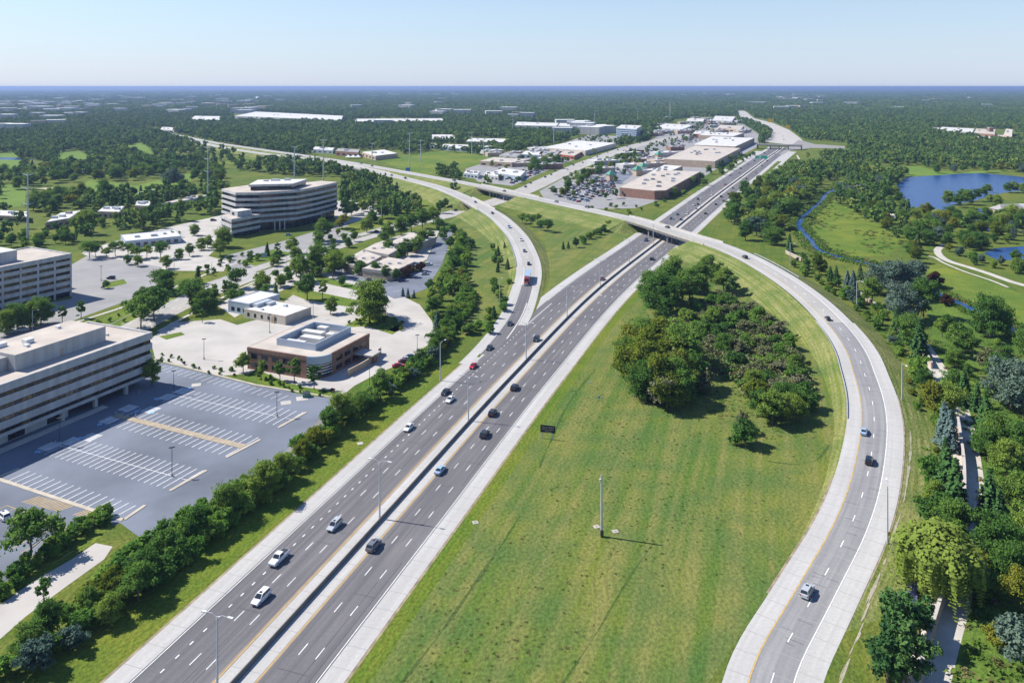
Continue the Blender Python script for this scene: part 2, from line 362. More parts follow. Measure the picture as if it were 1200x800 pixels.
HW = Path([(-76, 50, 0), (-62.6, 90, 0), (-47.5, 135.7, 0), (-29.6, 190, 0), (0, 279, 0), (42.8, 397.3, 0), (105.2, 541, 0), (192, 743, 0), (280, 941, 0), (366, 1135, 0), (425, 1265, 0), (470, 1370, 0)])
def P3(l): return [tuple(at(*p)) for p in l]
A_near = [tuple(HW.pos(HW.sy(Y), o)) for Y, o in ((235, -15.3), (270, -15.4), (300, -16.6), (333, -20.6))]
RA = Path(A_near+P3([(609.5, 360, .3), (618.5, 330, 1), (620, 315, 1.8), (617, 300, 2.6), (608, 280, 3.8), (596, 265.5, 4.8), (583, 254, 5.6), (564, 242.5, 6.3), (543, 231.5, 6.8), (513, 219.5, 6.8), (465, 207, 6.5), (413, 195, 6), (363, 186.5, 5), (300, 179, 4), (250, 170.5, 3), (215, 161.5, 2), (185, 154.5, 1)]))
RB = Path([(34, 110, 0), (44.2, 135.7, 0), (57.1, 154, 0), (67.9, 168.6, .3), (76, 179.5, .5), (87.6, 197.4, .8), (99.2, 218.3, 1.1), (109, 238, 1.5), (117, 258, 2), (123.8, 279.5, 2.5), (128, 293, 3), (133, 319, 3.8), (136.6, 359.3, 5), (135.8, 399.6, 6), (130.8, 442.8, 6.8), (122.5, 477, 7), (112.7, 500, 7), (91.3, 556, 7), (70, 594.9, 7), (40, 642, 7)]
          + P3([(600, 226.3, 7), (550, 215.5, 6.5), (500, 206.5, 6.5), (450, 197.5, 6), (400, 189, 5.5), (350, 181.5, 5), (300, 174.5, 4), (250, 167, 3), (215, 160, 2), (180, 153, 1)]))
RC = Path(P3([(806, 158.5, 0), (770, 165, 0), (740, 172, 0), (690, 190, 0), (650, 207, 0), (618, 222, 0), (578, 237, 0), (535, 249, 0), (480, 262, 0), (430, 275.5, 0), (380, 291, 0), (330, 309, 0), (270, 330, 0), (215, 352, 0), (150, 384, 0), (70, 428, 0), (-40, 500, 0)]))
s_split, s_gore = HW.sy(322), HW.sy(372); s_end = HW.sy(1330); A0 = RA.sy(300)
asph = MB(); sh = MB(); lines = MB(); yl = MB()
# main highway
HW.ribbon(asph, -17.3, -3.1, 0, s_end, .03); HW.ribbon(asph, 3.1, 13.6, 0, s_end, .03)
HW.ribbon(sh, -21.4, -17.3, 0, HW.sy(292), .022); HW.ribbon(sh, -21.9, -17.3, s_gore, s_end, .022)
HW.ribbon(sh, -3.1, -.33, 0, s_end, .022); HW.ribbon(sh, .33, 3.1, 0, s_end, .022); HW.ribbon(sh, 13.6, 17.7, 0, s_end, .022)
HW.ribbon(sh, 23.5, 28.5, HW.sy(930), HW.sy(1250), .024); HW.ribbon(sh, 17.6, 23.6, HW.sy(1090), HW.sy(1250), .018)
HW.ribbon(sh, -31, -25.5, HW.sy(930), HW.sy(1240), .024); HW.ribbon(sh, -25.6, -21.8, HW.sy(1080), HW.sy(1240), .018)
tag(asph.build('highway', M['asphalt']), kind='structure')
ra = MB(); s_lo = RA.sy(300)
RA.ribbon(ra, -3.1, 2.9, s_lo, RA.sy(405), .034); tag(ra.build('ramp_lane', M['asphalt']), kind='structure')
ra = MB(); RA.ribbon(ra, -3.4, 3.4, RA.sy(405), RA.len, .034); tag(ra.build('flyover_road', M['conc_road']), kind='structure')
RA.ribbon(sh, -7.2, -3.1, RA.sy(292), RA.sy(405), .026); RA.ribbon(sh, 2.9, 6.7, RA.sy(338), RA.sy(405), .026)
RA.ribbon(sh, -7.0, -3.4, RA.sy(405), RA.len, .026); RA.ribbon(sh, 3.4, 6.9, RA.sy(405), RA.len, .026)
go = MB(); RA.ribbon(go, -2.0, 2.9, RA.sy(290), RA.sy(372), .012)
gp = [RA.pos(RA.sy(300), 0), RA.pos(RA.sy(330), 2), RA.pos(RA.sy(352), 3), RA.pos(RA.sy(373), 6.6), HW.pos(HW.sy(382), -21.4), HW.pos(HW.sy(390), -17.2), HW.pos(HW.sy(350), -17), HW.pos(HW.sy(310), -16)]
go.poly([(q[0], q[1], .017) for q in gp][::-1], 0, [(q[0], q[1]) for q in gp][::-1])
tag(go.build('gore_pavement', M['shoulder']), kind='structure')
rb = MB(); RB.ribbon(rb, -3.75, 3.45, 0, RB.sy(330), .034); tag(rb.build('ramp_road', M['asphalt_ramp']), kind='structure')
rb = MB(); RB.ribbon(rb, -3.75, 3.45, RB.sy(330), RB.len, .034); tag(rb.build('overpass_road', M['conc_road']), kind='structure')
RB.ribbon(sh, -7.65, -3.75, 0, RB.sy(330), .026); RB.ribbon(sh, 3.45, 7.65, 0, RB.sy(330), .026)
RB.ribbon(sh, -7.0, -3.75, RB.sy(330), RB.len, .026); RB.ribbon(sh, 3.45, 7.0, RB.sy(330), RB.len, .026)
tag(sh.build('road_shoulder', M['shoulder']), kind='structure')
# painted lines: white in slot 0, yellow in slot 1
sm = HW.sy(900)
for o in (-6.7, -10.25): HW.dashes(lines, o, 6, sm, 3.05, 12.19, .17, .05)
for o in (6.6, 10.1): HW.dashes(lines, o, 2, sm, 3.05, 12.19, .17, .05)
HW.dashes(lines, -13.75, 4, HW.sy(330), 1.0, 3.66, .24, .05)
HW.ribbon(lines, 13.2, 13.36, 0, s_end, .05); HW.ribbon(lines, -17.0, -16.84, 0, HW.sy(290), .05); HW.ribbon(lines, -17.0, -16.84, s_gore, s_end, .05)
HW.ribbon(lines, -3.5, -3.3, 0, s_end, .05, 1); HW.ribbon(lines, 3.3, 3.5, 0, s_end, .05, 1)
HW.ribbon(lines, -13.9, -13.65, HW.sy(333), HW.sy(368), .05, 0, None, -13.9, -13.65)
RA.ribbon(lines, 2.3, 2.6, RA.sy(322), RA.sy(372), .055); RA.ribbon(lines, -2.9, -2.7, RA.sy(300), RA.sy(440), .055)
RA.dashes(lines, 0, RA.sy(460), RA.sy(1000), 3.05, 12.19, .18, .055)
RB.dashes(lines, -.15, 3, RB.sy(800), 3.05, 12.19, .20, .055)
RB.ribbon(lines, 3.2, 3.4, 0, RB.sy(700), .055); RB.ribbon(lines, -3.7, -3.45, 0, RB.sy(500), .055, 1)
tag(lines.build('lane_markings', [M['white'], M['yellow']]), kind='structure')
sm_ = MB(); rk = random.Random(9)
for o in (-8.4, -11.9, -15.2, 4.9, 8.5, 12.0, -6.75, 10.2):
    s = rk.uniform(0, 30)
    while s < HW.sy(520):
        ln = rk.uniform(10, 60); HW.ribbon(sm_, o-.05, o+.05, s, min(s+ln, HW.sy(520)), .045); s += ln+rk.uniform(5, 70)
for _ in range(60):
    s = rk.uniform(0, HW.sy(420)); o = rk.choice([(-17, -3.4), (3.4, 13.3)]); x0 = rk.uniform(o[0], o[1]-3); HW.ribbon(sm_, x0, min(o[1], x0+rk.uniform(2, 7)), s, s+.12, .046, 0, .12)
for _ in range(40):
    s = rk.uniform(0, RB.sy(330)); x0 = rk.uniform(-3.6, 1); RB.ribbon(sm_, x0, x0+rk.uniform(1.5, 3.5), s, s+.1, .05, 0, .1)
tag(sm_.build('crack_sealing', mat('bitumen_crack_seal', (.07, .068, .07), .8, .2, 1, coord='pos')), kind='structure')
# bare and rusty edges
e = MB()
HW.ribbon(e, -22.0, -21.3, 0, HW.sy(292), .010); HW.ribbon(e, 17.6, 18.3, 0, s_end, .010); RB.ribbon(e, 7.5, 8.0, 0, RB.sy(260), -.03); RB.ribbon(e, -8.2, -7.5, 0, RB.sy(200), -.03)
tag(e.build('shoulder_dirt', M['dirt']), kind='structure')
st = MB(); HW.ribbon(st, -3.95, -3.1, 0, HW.sy(420), .041); HW.ribbon(st, 3.1, 3.8, 0, HW.sy(420), .041)
tag(st.build('median_edge_stain', mat('rusty_stained_pavement', (.25, .205, .165), .9, .12, .3, coord='pos')), kind='structure')
# mown verges and embankments
HWn = MB(); HW.ribbon(HWn, -34, -21.8, 0, HW.sy(290), .006); HW.ribbon(HWn, 17.9, 22, 0, HW.sy(560), .006)
tag(HWn.build('highway_verge', M['lush']), kind='structure')
pp = MB(); rr_ = random.Random(12)
for _ in range(46):                                            # washed-out gravel along the outer edge of the ramp
    s = rr_.uniform(15, RB.sy(235)); o = 9.2+.7*math.sin(s*.05)+rr_.uniform(-.3, .3); w_ = max(8, 2.4*RB.pos(s).z+.6); k = rr_.uniform(.10, .30); ln = rr_.uniform(1.5, 6)
    q = []
    for t in range(9):
        an = t*6.283/9; so = s+ln*math.cos(an)*rr_.uniform(.6, 1.1); oo = o+k*math.sin(an)*rr_.uniform(.5, 1.1); p = RB.pos(so, oo); p.z = (RB.pos(so).z+.0)*(1-(oo-7.3)/w_)-.06*(oo-7.3)/w_+.05; q.append(p)
    pp.poly(q[::-1])
tag(pp.build('washed_gravel', mat('pale_gravel_wash', (.34, .31, .22), .95, .2, .8, coord='pos')), kind='structure')
emb = MB(); c_a = RA.near(*at(541, 243, 5)[:2])[0]
spans_a = [(RA.sy(345), RA.near(*at(558, 243, 5)[:2])[0]-8), (RA.near(*at(530, 243, 5)[:2])[0]+22, RA.near(*at(452, 203, 5)[:2])[0]), (RA.near(*at(385, 190, 5)[:2])[0], RA.len)]
br_b = [RB.near(*at(819, 281, 7)[:2])[0], RB.near(*at(737, 258, 7)[:2])[0]]
bc_b = [RB.near(*at(612, 229, 7)[:2])[0]-2, RB.near(*at(567, 218, 7)[:2])[0]]
spans_b = [(0, br_b[0]), (br_b[1], bc_b[0]), (bc_b[1], RB.len)]
for a, b in spans_a:
    RA.skirt(emb, -7.0, a, b, -1, 0, 0, 2.2); RA.skirt(emb, 6.7, a, b, 1, 0, 0, 2.2)
for a, b in spans_b:
    RB.skirt(emb, -7.3, a, b, -1, 0, 0, 2.4); RB.skirt(emb, 7.3, a, b, 1, 0, 8 if a == 0 else 0, 2.4)
def end_slope(path, s, dr, hw_=7.3, sl_=2.3):
    z = path.pos(s).z; T = [path.pos(s, o, -.05) for o in (-hw_, hw_)]; w_ = sl_*z
    F = [path.pos(s, -hw_-w_), path.pos(s+dr*w_*.5, -hw_-w_*.6), path.pos(s+dr*w_*.75, -hw_), path.pos(s+dr*w_*.75, hw_), path.pos(s+dr*w_*.5, hw_+w_*.6), path.pos(s, hw_+w_)]
    for f_ in F: f_.z = -.05
    for tri in ((T[0], F[0], F[1]), (T[0], F[1], F[2]), (T[0], F[2], F[3], T[1]), (T[1], F[3], F[4]), (T[1], F[4], F[5])): emb.poly(tri if dr > 0 else tri[::-1], 0, [(p.x, p.y) for p in tri])
for s_, dr in ((br_b[0], 1), (br_b[1], -1), (bc_b[0], 1), (bc_b[1], -1)): end_slope(RB, s_, dr)
for s_, dr in ((spans_a[0][1], 1), (spans_a[1][0], -1), (spans_a[1][1], 1), (spans_a[2][0], -1)): end_slope(RA, s_, dr)
tag(emb.build('embankment', M['verge']), kind='structure')
infield = [(405, 800), (470, 707), (548, 600), (690, 413), (790, 292), (812, 286), (845, 300), (900, 333), (945, 365), (975, 410), (988, 450), (984, 525), (965, 580), (930, 650), (893, 706), (830, 800), (780, 870), (350, 870)]
sheet('infield_grass', infield, .004, M['infield'])
def swale(pxs, wd):
    Q = Path(P3([(x, y, 0) for x, y in pxs]), 3, 3); s_ = MB(); rs = random.Random(int(pxs[0][0])); n = int(Q.len/3)
    for i in range(n):
        w0, w1 = (wd*(.55+.45*math.sin(k*.9+1)*math.sin(k*.37)) for k in (i, i+1)); Q.ribbon(s_, -w0, w1, i*3, i*3+3, .012, 0, 3, -w1, w1)
    tag(s_.build('swale', M['swale']), kind='structure')
swale([(470, 800), (505, 757), (545, 700), (580, 650), (612, 600)], .55); swale([(632, 548), (646, 515), (668, 470), (700, 430)], .5)
swale([(660, 800), (700, 740), (735, 680), (770, 630)], .35); swale([(900, 540), (930, 545), (958, 540), (972, 520)], .6)
sheet('infield_grass', [(636, 352), (645, 325), (640, 290), (625, 262), (612, 252), (640, 250), (690, 256), (738, 268), (748, 275), (700, 310)], .004, M['infield'])
sheet('infield_grass', [(598, 335), (600, 305), (590, 280), (560, 255), (535, 250), (525, 262), (535, 300), (530, 340), (520, 380), (545, 395), (580, 368)], .004, M['infield'])
# local road with kerbs
cr_ = MB(); RC.ribbon(cr_, -13, 13, 0, RC.near(*at(600, 229)[:2])[0], .024, 0, None, -11, 11, ); RC.ribbon(cr_, -10, 10, RC.near(*at(600, 229)[:2])[0], RC.len, .024)
tag(cr_.build('local_road', M['conc_road']), kind='structure')
md = MB(); RC.ribbon(md, -.9, .9, RC.near(*at(470, 264)[:2])[0], RC.near(*at(300, 319)[:2])[0], .12); tag(md.build('road_median', M['ground']), kind='structure')
lm = MB()
for o in (-6, -3, 3, 6): RC.dashes(lm, o, 60, RC.len-20, 3, 12, .25, .04)
for o in (-.2, .2): RC.ribbon(lm, o-.08, o+.08, 30, RC.near(*at(480, 262)[:2])[0], .04, 1)
tag(lm.build('lane_markings', [M['white'], M['yellow']]), kind='structure')
kb = MB()
for o in (-10.3, 10.0): RC.ribbon(kb, o, o+.3, RC.near(*at(520, 252)[:2])[0], RC.len, .14)
tag(kb.build('kerb', M['concrete']), kind='structure')
# wide pale highway and cross road far beyond
sheet('distant_highway', [(862, 130), (866, 139), (884, 144.5), (904, 154.5), (902, 162), (893, 166), (930, 170), (943, 167.5), (938, 162), (925, 152.5), (905, 144), (884, 139), (873, 130)], .06, M['lot_conc'])
sheet('cross_road', [(936, 164), (955, 169), (990, 171.5), (990, 174), (950, 173.5), (925, 177), (918, 181), (912, 181), (925, 172)], .07, M['conc_road'])
sheet('side_road', [(1015, 174.5), (1048, 177.5), (1048, 180), (1015, 176.5)], .03, M['conc_road'])
sheet('side_road', [(126, 150), (160, 150.5), (185, 154), (170, 156), (126, 152)], .05, M['conc_road'])

# ------------------------------------------------------------------ parking lots, paths
sheet('parking_lot', [(178, 422), (300, 452), (392, 466), (398, 478), (350, 530), (300, 575), (240, 612), (178, 640), (162, 628), (140, 612), (20, 690), (-90, 760), (-90, 560), (0, 510), (60, 470)], .02, M['lot_dark'])
sheet('parking_lot', [(176, 398), (200, 378), (258, 374), (300, 388), (330, 390), (292, 410), (286, 438), (260, 440), (182, 420)], .016, M['lot_conc'])
sheet('parking_lot', [(84, 310), (105, 298), (190, 313), (183, 338), (150, 352), (95, 372), (40, 395), (-30, 410), (-30, 370), (84, 350)], .016, M['lot_grey'])
sheet('parking_lot', [(95, 296), (130, 284), (190, 268), (260, 252), (262, 284), (244, 300), (268, 306), (262, 318), (200, 317), (100, 299)], .014, M['lot_conc'])
sheet('parking_lot', [(392, 236), (430, 233), (470, 238), (458, 250), (425, 258), (400, 264), (392, 255)], .016, M['lot_conc'])
sheet('parking_lot', [(262, 300), (330, 283), (400, 262), (420, 268), (395, 285), (330, 305), (270, 326)], .012, M['lot_grey'])
sheet('access_road', [(310, 372), (345, 344), (362, 330), (400, 338), (452, 350), (474, 348), (492, 357), (506, 376), (511, 392), (505, 404), (476, 424), (445, 436), (415, 452), (396, 468), (370, 466), (352, 452), (300, 440), (262, 434), (262, 385)], .018, M['lot_conc'])
sheet('access_road', [(255, 358), (285, 338), (330, 318), (350, 312), (395, 322), (470, 345), (474, 352), (452, 352), (400, 341), (350, 332), (320, 345), (275, 372)], .017, M['lot_conc'])
sheet('parking_lot', [(372, 318), (400, 322), (462, 350), (476, 348), (500, 338), (518, 310), (526, 285), (532, 268), (518, 268), (510, 285), (500, 305), (490, 318), (462, 325), (420, 318), (385, 310)], .022, M['lot_dark'])
sheet('parking_lot', [(400, 306), (440, 285), (480, 272), (515, 270), (500, 304), (468, 322), (420, 314)], .013, M['lot_conc'])
sheet('service_road', [(-120, 840), (-120, 760), (0, 708), (40, 680), (84, 655), (112, 636), (132, 640), (122, 655), (80, 685), (30, 722), (-30, 775)], .022, M['lot_conc'])
sheet('grass_strip', [(-60, 770), (0, 706), (60, 668), (112, 634), (136, 616), (120, 606), (20, 672), (-90, 750)], .024, M['meadow'])
sheet('lawn', [(500, 455), (508, 445), (500, 428), (488, 428), (470, 436), (425, 448), (422, 458), (440, 464)], .026, M['meadow'])
for l in ([(300, 432), (345, 452), (392, 458), (385, 466), (352, 462), (286, 444)], [(418, 374), (440, 365), (462, 372), (472, 384), (460, 392), (430, 382), (400, 384)], [(340, 344), (352, 338), (420, 352), (412, 360), (360, 352)], [(84, 390), (170, 350), (235, 322), (245, 330), (170, 368), (100, 402)], [(-20, 418), (30, 392), (70, 380), (60, 394), (0, 424), (-20, 440)], [(280, 306), (320, 292), (345, 297), (300, 312)], [(392, 268), (450, 258), (462, 262), (420, 274)],
          [(330, 344), (318, 352), (308, 350), (320, 342)], [(186, 394), (212, 389), (217, 392), (195, 398)], [(365, 320), (372, 330), (430, 343), (440, 340), (400, 330)], [(120, 332), (145, 327), (149, 332), (125, 338)], [(455, 386), (468, 380), (473, 386), (462, 389)]):
    sheet('grass_island', l, .030, M['meadow'])
def line_path(pxs, wd, m, z, name): Q = Path(P3([(x, y, 0) for x, y in pxs]), 3, 1); b = MB(); Q.ribbon(b, -wd/2, wd/2, 0, Q.len, z); tag(b.build(name, m), kind='structure'); return Q
line_path([(396, 474), (372, 500), (345, 525), (318, 552), (285, 575), (255, 594)], 3.4, mat('worn_asphalt', (.20, .19, .178), .95, .3, .12, coord='pos'), .026, 'worn_drive')
line_path([(-40, 410), (40, 391), (80, 380), (155, 356), (215, 332), (262, 313), (300, 301)], 1.8, M['gravel'], .034, 'sidewalk')
line_path([(185, 388), (235, 362), (290, 334), (330, 318), (380, 300)], 1.6, M['gravel'], .034, 'sidewalk')
line_path([(1040, 247), (1052, 256), (1064, 264)], 3.5, M['gravel'], .02, 'path')
line_path([(1110, 285), (1099, 292), (1101, 299), (1112, 306), (1135, 313), (1160, 321), (1185, 330), (1215, 338)], 4.2, M['gravel'], .02, 'path')
line_path([(1088, 300), (1096, 302), (1106, 308), (1130, 318), (1160, 328), (1185, 338)], 1.6, M['gravel'], .02, 'path')
line_path([(934, 182), (938, 190), (937, 199)], 2.4, M['gravel'], .02, 'path')
line_path([(97, 202), (99, 195), (108, 192)], 2.2, M['gravel'], .02, 'path')
line_path([(150, 228), (175, 223), (195, 219)], 2.2, M['gravel'], .02, 'path')
GP = line_path([(1062, 385), (1085, 408), (1112, 452), (1128, 487), (1135, 520), (1140, 555), (1142, 590), (1140, 625), (1132, 665), (1119, 712), (1107, 752), (1094, 800), (1075, 860)], .01, M['gravel'], .015, 'garden_path')
b = MB(); GP.ribbon(b, -2.4, 4.3, 0, GP.len, .02); tag(b.build('garden_path', M['gravel']), kind='structure')

# stall lines of the big car park: rows given by the ends of their spine
sl = MB()
def stalls(a, b, n, sides, ln=5.3, wd=.16, mi=0, skew=0, spine=.16):
    a, b = at(*a).to_2d(), at(*b).to_2d(); u = (b-a).normalized(); v = Vector((-u.y, u.x)); L_ = (b-a).length
    def bar(p, q, w_):
        t = (q-p).normalized(); k = Vector((-t.y, t.x))*w_/2
        sl.poly([(*(p-k), .032), (*(q-k), .032), (*(q+k), .032), (*(p+k), .032)], mi)
    if spine: bar(a, b, spine)
    for i in range(n+1):
        p = a+u*(L_*i/n)
        for s in sides: bar(p+v*s*(spine/2+.02), p+v*s*ln+u*skew, wd)
stalls((199, 462), (342, 491), 19, (1, -1), 5.6, .2); stalls((67, 521), (219, 562), 22, (1, -1), 5.6, .2); stalls((10, 563), (144, 608), 17, (1,), 5.6, .2)
stalls((138, 486.5), (284, 523), 20, (1, -1), 6.4, .2, spine=0); stalls((196, 428), (338, 463), 20, (-1,), 5.0, spine=0); stalls((290, 560), (238, 600), 6, (1,), 4.5, spine=0)
stalls((8, 592), (80, 618), 7, (-1,), 5, .18, 1, spine=.16); stalls((0, 640), (62, 660), 5, (1,), 5, .18, 1, spine=0)
stalls((388, 312), (470, 340), 9, (-1,), 4.5, spine=0); stalls((505, 335), (520, 300), 6, (1,), 4.5, spine=0); stalls((300, 566), (345, 530), 7, (-1,), 4.6, spine=0)
for (a, b) in (((25, 588), (70, 600)), ((85, 603), (112, 610))):            # hatched islands
    p, q = at(*a).to_2d(), at(*b).to_2d(); u = (q-p).normalized(); v = Vector((u.y, -u.x)); n = int((q-p).length/.9)
    for i in range(n):
        c = p+u*(i*.9); sl.poly([(*c, .03), (*(c+u*.34), .03), (*(c+u*(.34+1.6)-v*3.6), .03), (*(c+u*1.6-v*3.6), .03)], 1)
for x, y in ((176, 480), (128, 492), (58, 523), (106, 512), (196, 465), (214, 458), (150, 478), (84, 517)):   # hatched access aisles
    c = at(x, y).to_2d(); u = Vector((math.cos(R(-22)), math.sin(R(-22)))); v = Vector((-u.y, u.x))
    for i in range(9): p = c+u*(i*.5-2)-v*2.3; sl.poly([(*p, .033), (*(p+u*.26), .033), (*(p+u*.26+v*4.6), .033), (*(p+v*4.6), .033)], 0)
tag(sl.build('parking_markings', [M['white'], M['yellow']]), kind='structure')
bp = MB()
for x, y in ((160, 482), (178, 483), (117, 497), (44, 529), (94, 513), (183, 467), (221, 455), (69, 519)):
    c = at(x, y); bp.box(c.x, c.y, .024, .034, 1.3, 1.5, R(24))
tag(bp.build('accessible_bay_paint', M['blue_paint']), kind='structure')
kb = MB()
def kerb(a, b, wd, h=.14):
    p, q = at(*a), at(*b); c = (p+q)/2; kb.box(c.x, c.y, .0, h, (q-p).length, wd, math.atan2(q.y-p.y, q.x-p.x))
for a, b, wd in (((326, 501), (359, 483), .9), ((265, 536), (305, 515), .9), ((199, 575), (242, 551), .9), ((145, 609), (170, 592), .9), ((0, 558), (22, 549), .9), ((-30, 552), (144, 609.5), 1.1), ((180, 421), (300, 451), .8), ((300, 451), (392, 466), .8)): kerb(a, b, wd)
tag(kb.build('kerb', mat('tan_kerb_concrete', (.46, .41, .33), .9, .15, .3)), kind='structure')
kb = MB(); kerb((135, 486.5), (286, 523.5), 2.4, .16); tag(kb.build('parking_median', mat('tan_mulch', (.36, .30, .22), .95, .2, .6)), kind='structure')
pd = MB()
for x, y, s_ in ((335, 472, 3.2), (354, 467, 3.6), (230, 451, 3), (699, 617, 1.3), (721, 622.5, 1.3), (557, 612, 1.3), (422, 519.5, 1.6), (704, 346, 1.4)):
    c = at(x, y); pd.box(c.x, c.y, 0, .09, s_, s_, R(20))
tag(pd.build('concrete_pads', M['concrete']), kind='structure')
pc = MB()
for x, y in ((699, 617), (721, 622.5), (557, 612)):
    c = at(x, y); pc.box(c.x, c.y, .092, .12, .55, .55, R(20))
tag(pc.build('handhole_covers', M['dirt']), kind='structure')

# ------------------------------------------------------------------ water, lawns
lake = [(1050, 218), (1055, 212), (1062, 208), (1080, 206.5), (1100, 205.5), (1125, 203.5), (1150, 203), (1185, 206), (1240, 212), (1240, 227), (1190, 224), (1165, 228), (1140, 236), (1118, 240), (1108, 247), (1095, 247), (1085, 242), (1065, 244), (1058, 236), (1057, 228)]
sheet('lake', lake, .02, M['water'])
pond = [(1153, 297), (1165, 291), (1200, 288.5), (1240, 293), (1225, 304), (1170, 305)]; sheet('pond', pond, .02, M['water'])
sheet('pond', [(1142, 243), (1150, 245), (1158, 258), (1160, 272), (1152, 270), (1146, 258)], .02, M['water'])
sheet('pond', [(0, 184.5), (30, 185), (42, 187), (20, 187.5), (0, 187)], .02, M['water'])
RV = Path(P3([(986, 214, 0), (981, 221, 0), (969, 227, 0), (961, 237, 0), (950, 246, 0), (940, 257, 0), (936, 264, 0), (942, 273, 0), (951, 283, 0), (959, 293, 0), (985, 302, 0), (1030, 312, 0), (1062, 323, 0), (1082, 335, 0), (1110, 350, 0), (1140, 363, 0), (1172, 379, 0), (1215, 402, 0)]), 3, 2)
rv = MB(); RV.ribbon(rv, -2.7, 2.7, 0, RV.len, .02); tag(rv.build('river', M['water']), kind='structure')
bk = MB(); RV.ribbon(bk, -4.6, -2.6, 0, RV.len, .012); RV.ribbon(bk, 2.6, 4.6, 0, RV.len, .012); tag(bk.build('river_bank', mat('muddy_bank', (.085, .085, .04), .95, .35, .5, coord='pos')), kind='structure')
sheet('meadow', [(942, 258), (965, 238), (985, 232), (1005, 250), (1040, 270), (1058, 285), (1040, 300), (1000, 300), (965, 292)], .008, M['meadow'])
sheet('meadow', [(1060, 330), (1095, 308), (1200, 345), (1260, 380), (1200, 392), (1140, 360)], .008, M['meadow'])
sheet('garden_lawn', [(1085, 345), (1150, 375), (1260, 420), (1400, 560), (1300, 860), (1100, 860), (1128, 720), (1150, 620), (1148, 540), (1130, 470), (1090, 400)], .008, M['garden'])
sheet('lawn', [(1062, 206), (1060, 196), (1075, 193.5), (1090, 199), (1120, 202), (1155, 200), (1185, 200), (1150, 203), (1100, 205.5)], .008, M['fairway'])
FW = [[(62, 182), (78, 177), (92, 176.5), (100, 181), (112, 190), (98, 195), (82, 196), (70, 190)], [(142, 176), (152, 170), (163, 167.5), (172, 171), (178, 179), (187, 187), (180, 191), (168, 185), (150, 180)],
      [(84, 233), (84, 226), (105, 211), (125, 213), (160, 218), (200, 207), (226, 203), (222, 215), (185, 223), (150, 230), (112, 232)], [(0, 216), (25, 217), (31, 226), (28, 241), (0, 244)], [(-60, 181), (18, 179), (24, 190), (16, 202), (-60, 206)]]
for f_ in FW: sheet('fairway', f_, .01, M['fairway'])
for x, y in ((53, 221), (70, 207)):
    c = at(x, y); b = MB(); b.prism([(c.x+7*math.cos(t)*(1+.2*math.sin(2*t)), c.y+6*math.sin(t)) for t in np.linspace(0, 6.28, 15)[:-1]], 0, .03); tag(b.build('sand_bunker', mat('pale_sand', (.55, .46, .33), .95, .1, 1)), kind='structure')
sheet('cleared_field', [(440, 186), (510, 176), (575, 182), (640, 172), (700, 160), (705, 163), (640, 180), (580, 190), (500, 205), (470, 198)], .006, M['meadow'])
sheet('cleared_field', [(300, 184), (345, 192), (420, 201), (430, 208), (330, 200), (250, 190)], .006, M['meadow'])
sheet('cleared_field', [(455, 213), (505, 224), (530, 236), (500, 245), (455, 225)], .006, M['meadow'])
# retail strip paving
sheet('retail_paving', [(632, 224), (640, 236), (690, 245), (745, 244), (790, 228), (850, 192), (888, 172), (893, 160), (872, 146), (830, 140), (790, 150), (745, 173), (700, 192), (660, 209)], .010, M['lot_grey'])
sheet('retail_paving', [(560, 213), (600, 218), (648, 197), (690, 180), (728, 168), (728, 160), (690, 158), (640, 174), (580, 187), (545, 198)], .010, M['lot_grey'])
sheet('parking_lot', [(698, 214), (716, 202), (742, 204), (728, 216)], .02, M['lot_dark'])

# ------------------------------------------------------------------ barrier, guardrails, bridges, walls
bar = empty('median_barrier', HW.pos(0), 0, 'long concrete median barrier dividing the main highway', 'barrier')
def barrier(path, off, s0, s1, name, m, parent, h=1.0, wb=.3, wt=.12, dz=0):
    b = MB(); n = max(1, int((s1-s0)/path.ds)); prof = [(-wb, 0), (-wb*.55, .3*h), (-wt, h), (wt, h), (wb*.55, .3*h), (wb, 0)]
    R_ = [[path.pos(s0+(s1-s0)*i/n, off+x, dz+z) for x, z in prof] for i in range(n+1)]
    for q, t in zip(R_, R_[1:]):
        for k in range(len(prof)-1): b.poly([q[k+1], q[k], t[k], t[k+1]])
    o = b.build(name, m)
    if parent: o.parent = parent; o.matrix_parent_inverse = parent.matrix_basis.inverted()
    return o
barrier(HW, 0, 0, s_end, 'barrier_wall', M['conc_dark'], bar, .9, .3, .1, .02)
def guardrail(path, off, s0, s1, label):
    root = empty('guardrail', path.pos(s0, off), 0, label, 'guardrail'); inv = root.matrix_basis.inverted()
    b = MB(); n = int((s1-s0)/path.ds)
    for i in range(n):
        a, c = path.pos(s0+i*path.ds, off), path.pos(s0+(i+1)*path.ds, off); k = (c-a).normalized(); v = Vector((-k.y, k.x, 0))*.04
        for z0, z1 in ((.5, .65), (.66, .81)):
            for w_ in (v, -v): b.poly([a+w_+Vector((0, 0, z0)), c+w_+Vector((0, 0, z0)), c+w_+Vector((0, 0, z1)), a+w_+Vector((0, 0, z1))])
        b.poly([a-v+Vector((0, 0, .81)), c-v+Vector((0, 0, .81)), c+v+Vector((0, 0, .81)), a+v+Vector((0, 0, .81))])
    o = b.build('rail', M['metal'], root); o.matrix_parent_inverse = inv
    for i in range(0, n, 1):
        a = path.pos(s0+i*path.ds, off); p = MB((0, 0, 0)); p.box(a.x, a.y, a.z-.1, a.z+.72, .12, .15, path.heading(s0)); o = p.build('post', M['metal'], root); o.matrix_parent_inverse = inv
        if i > 60: break
guardrail(RB, -7.9, RB.sy(236), RB.sy(330), 'galvanised guardrail along the inner edge of the curving right ramp')
guardrail(RB, 7.9, RB.sy(395), RB.sy(450), 'galvanised guardrail on the outer edge of the ramp climbing to the bridge')
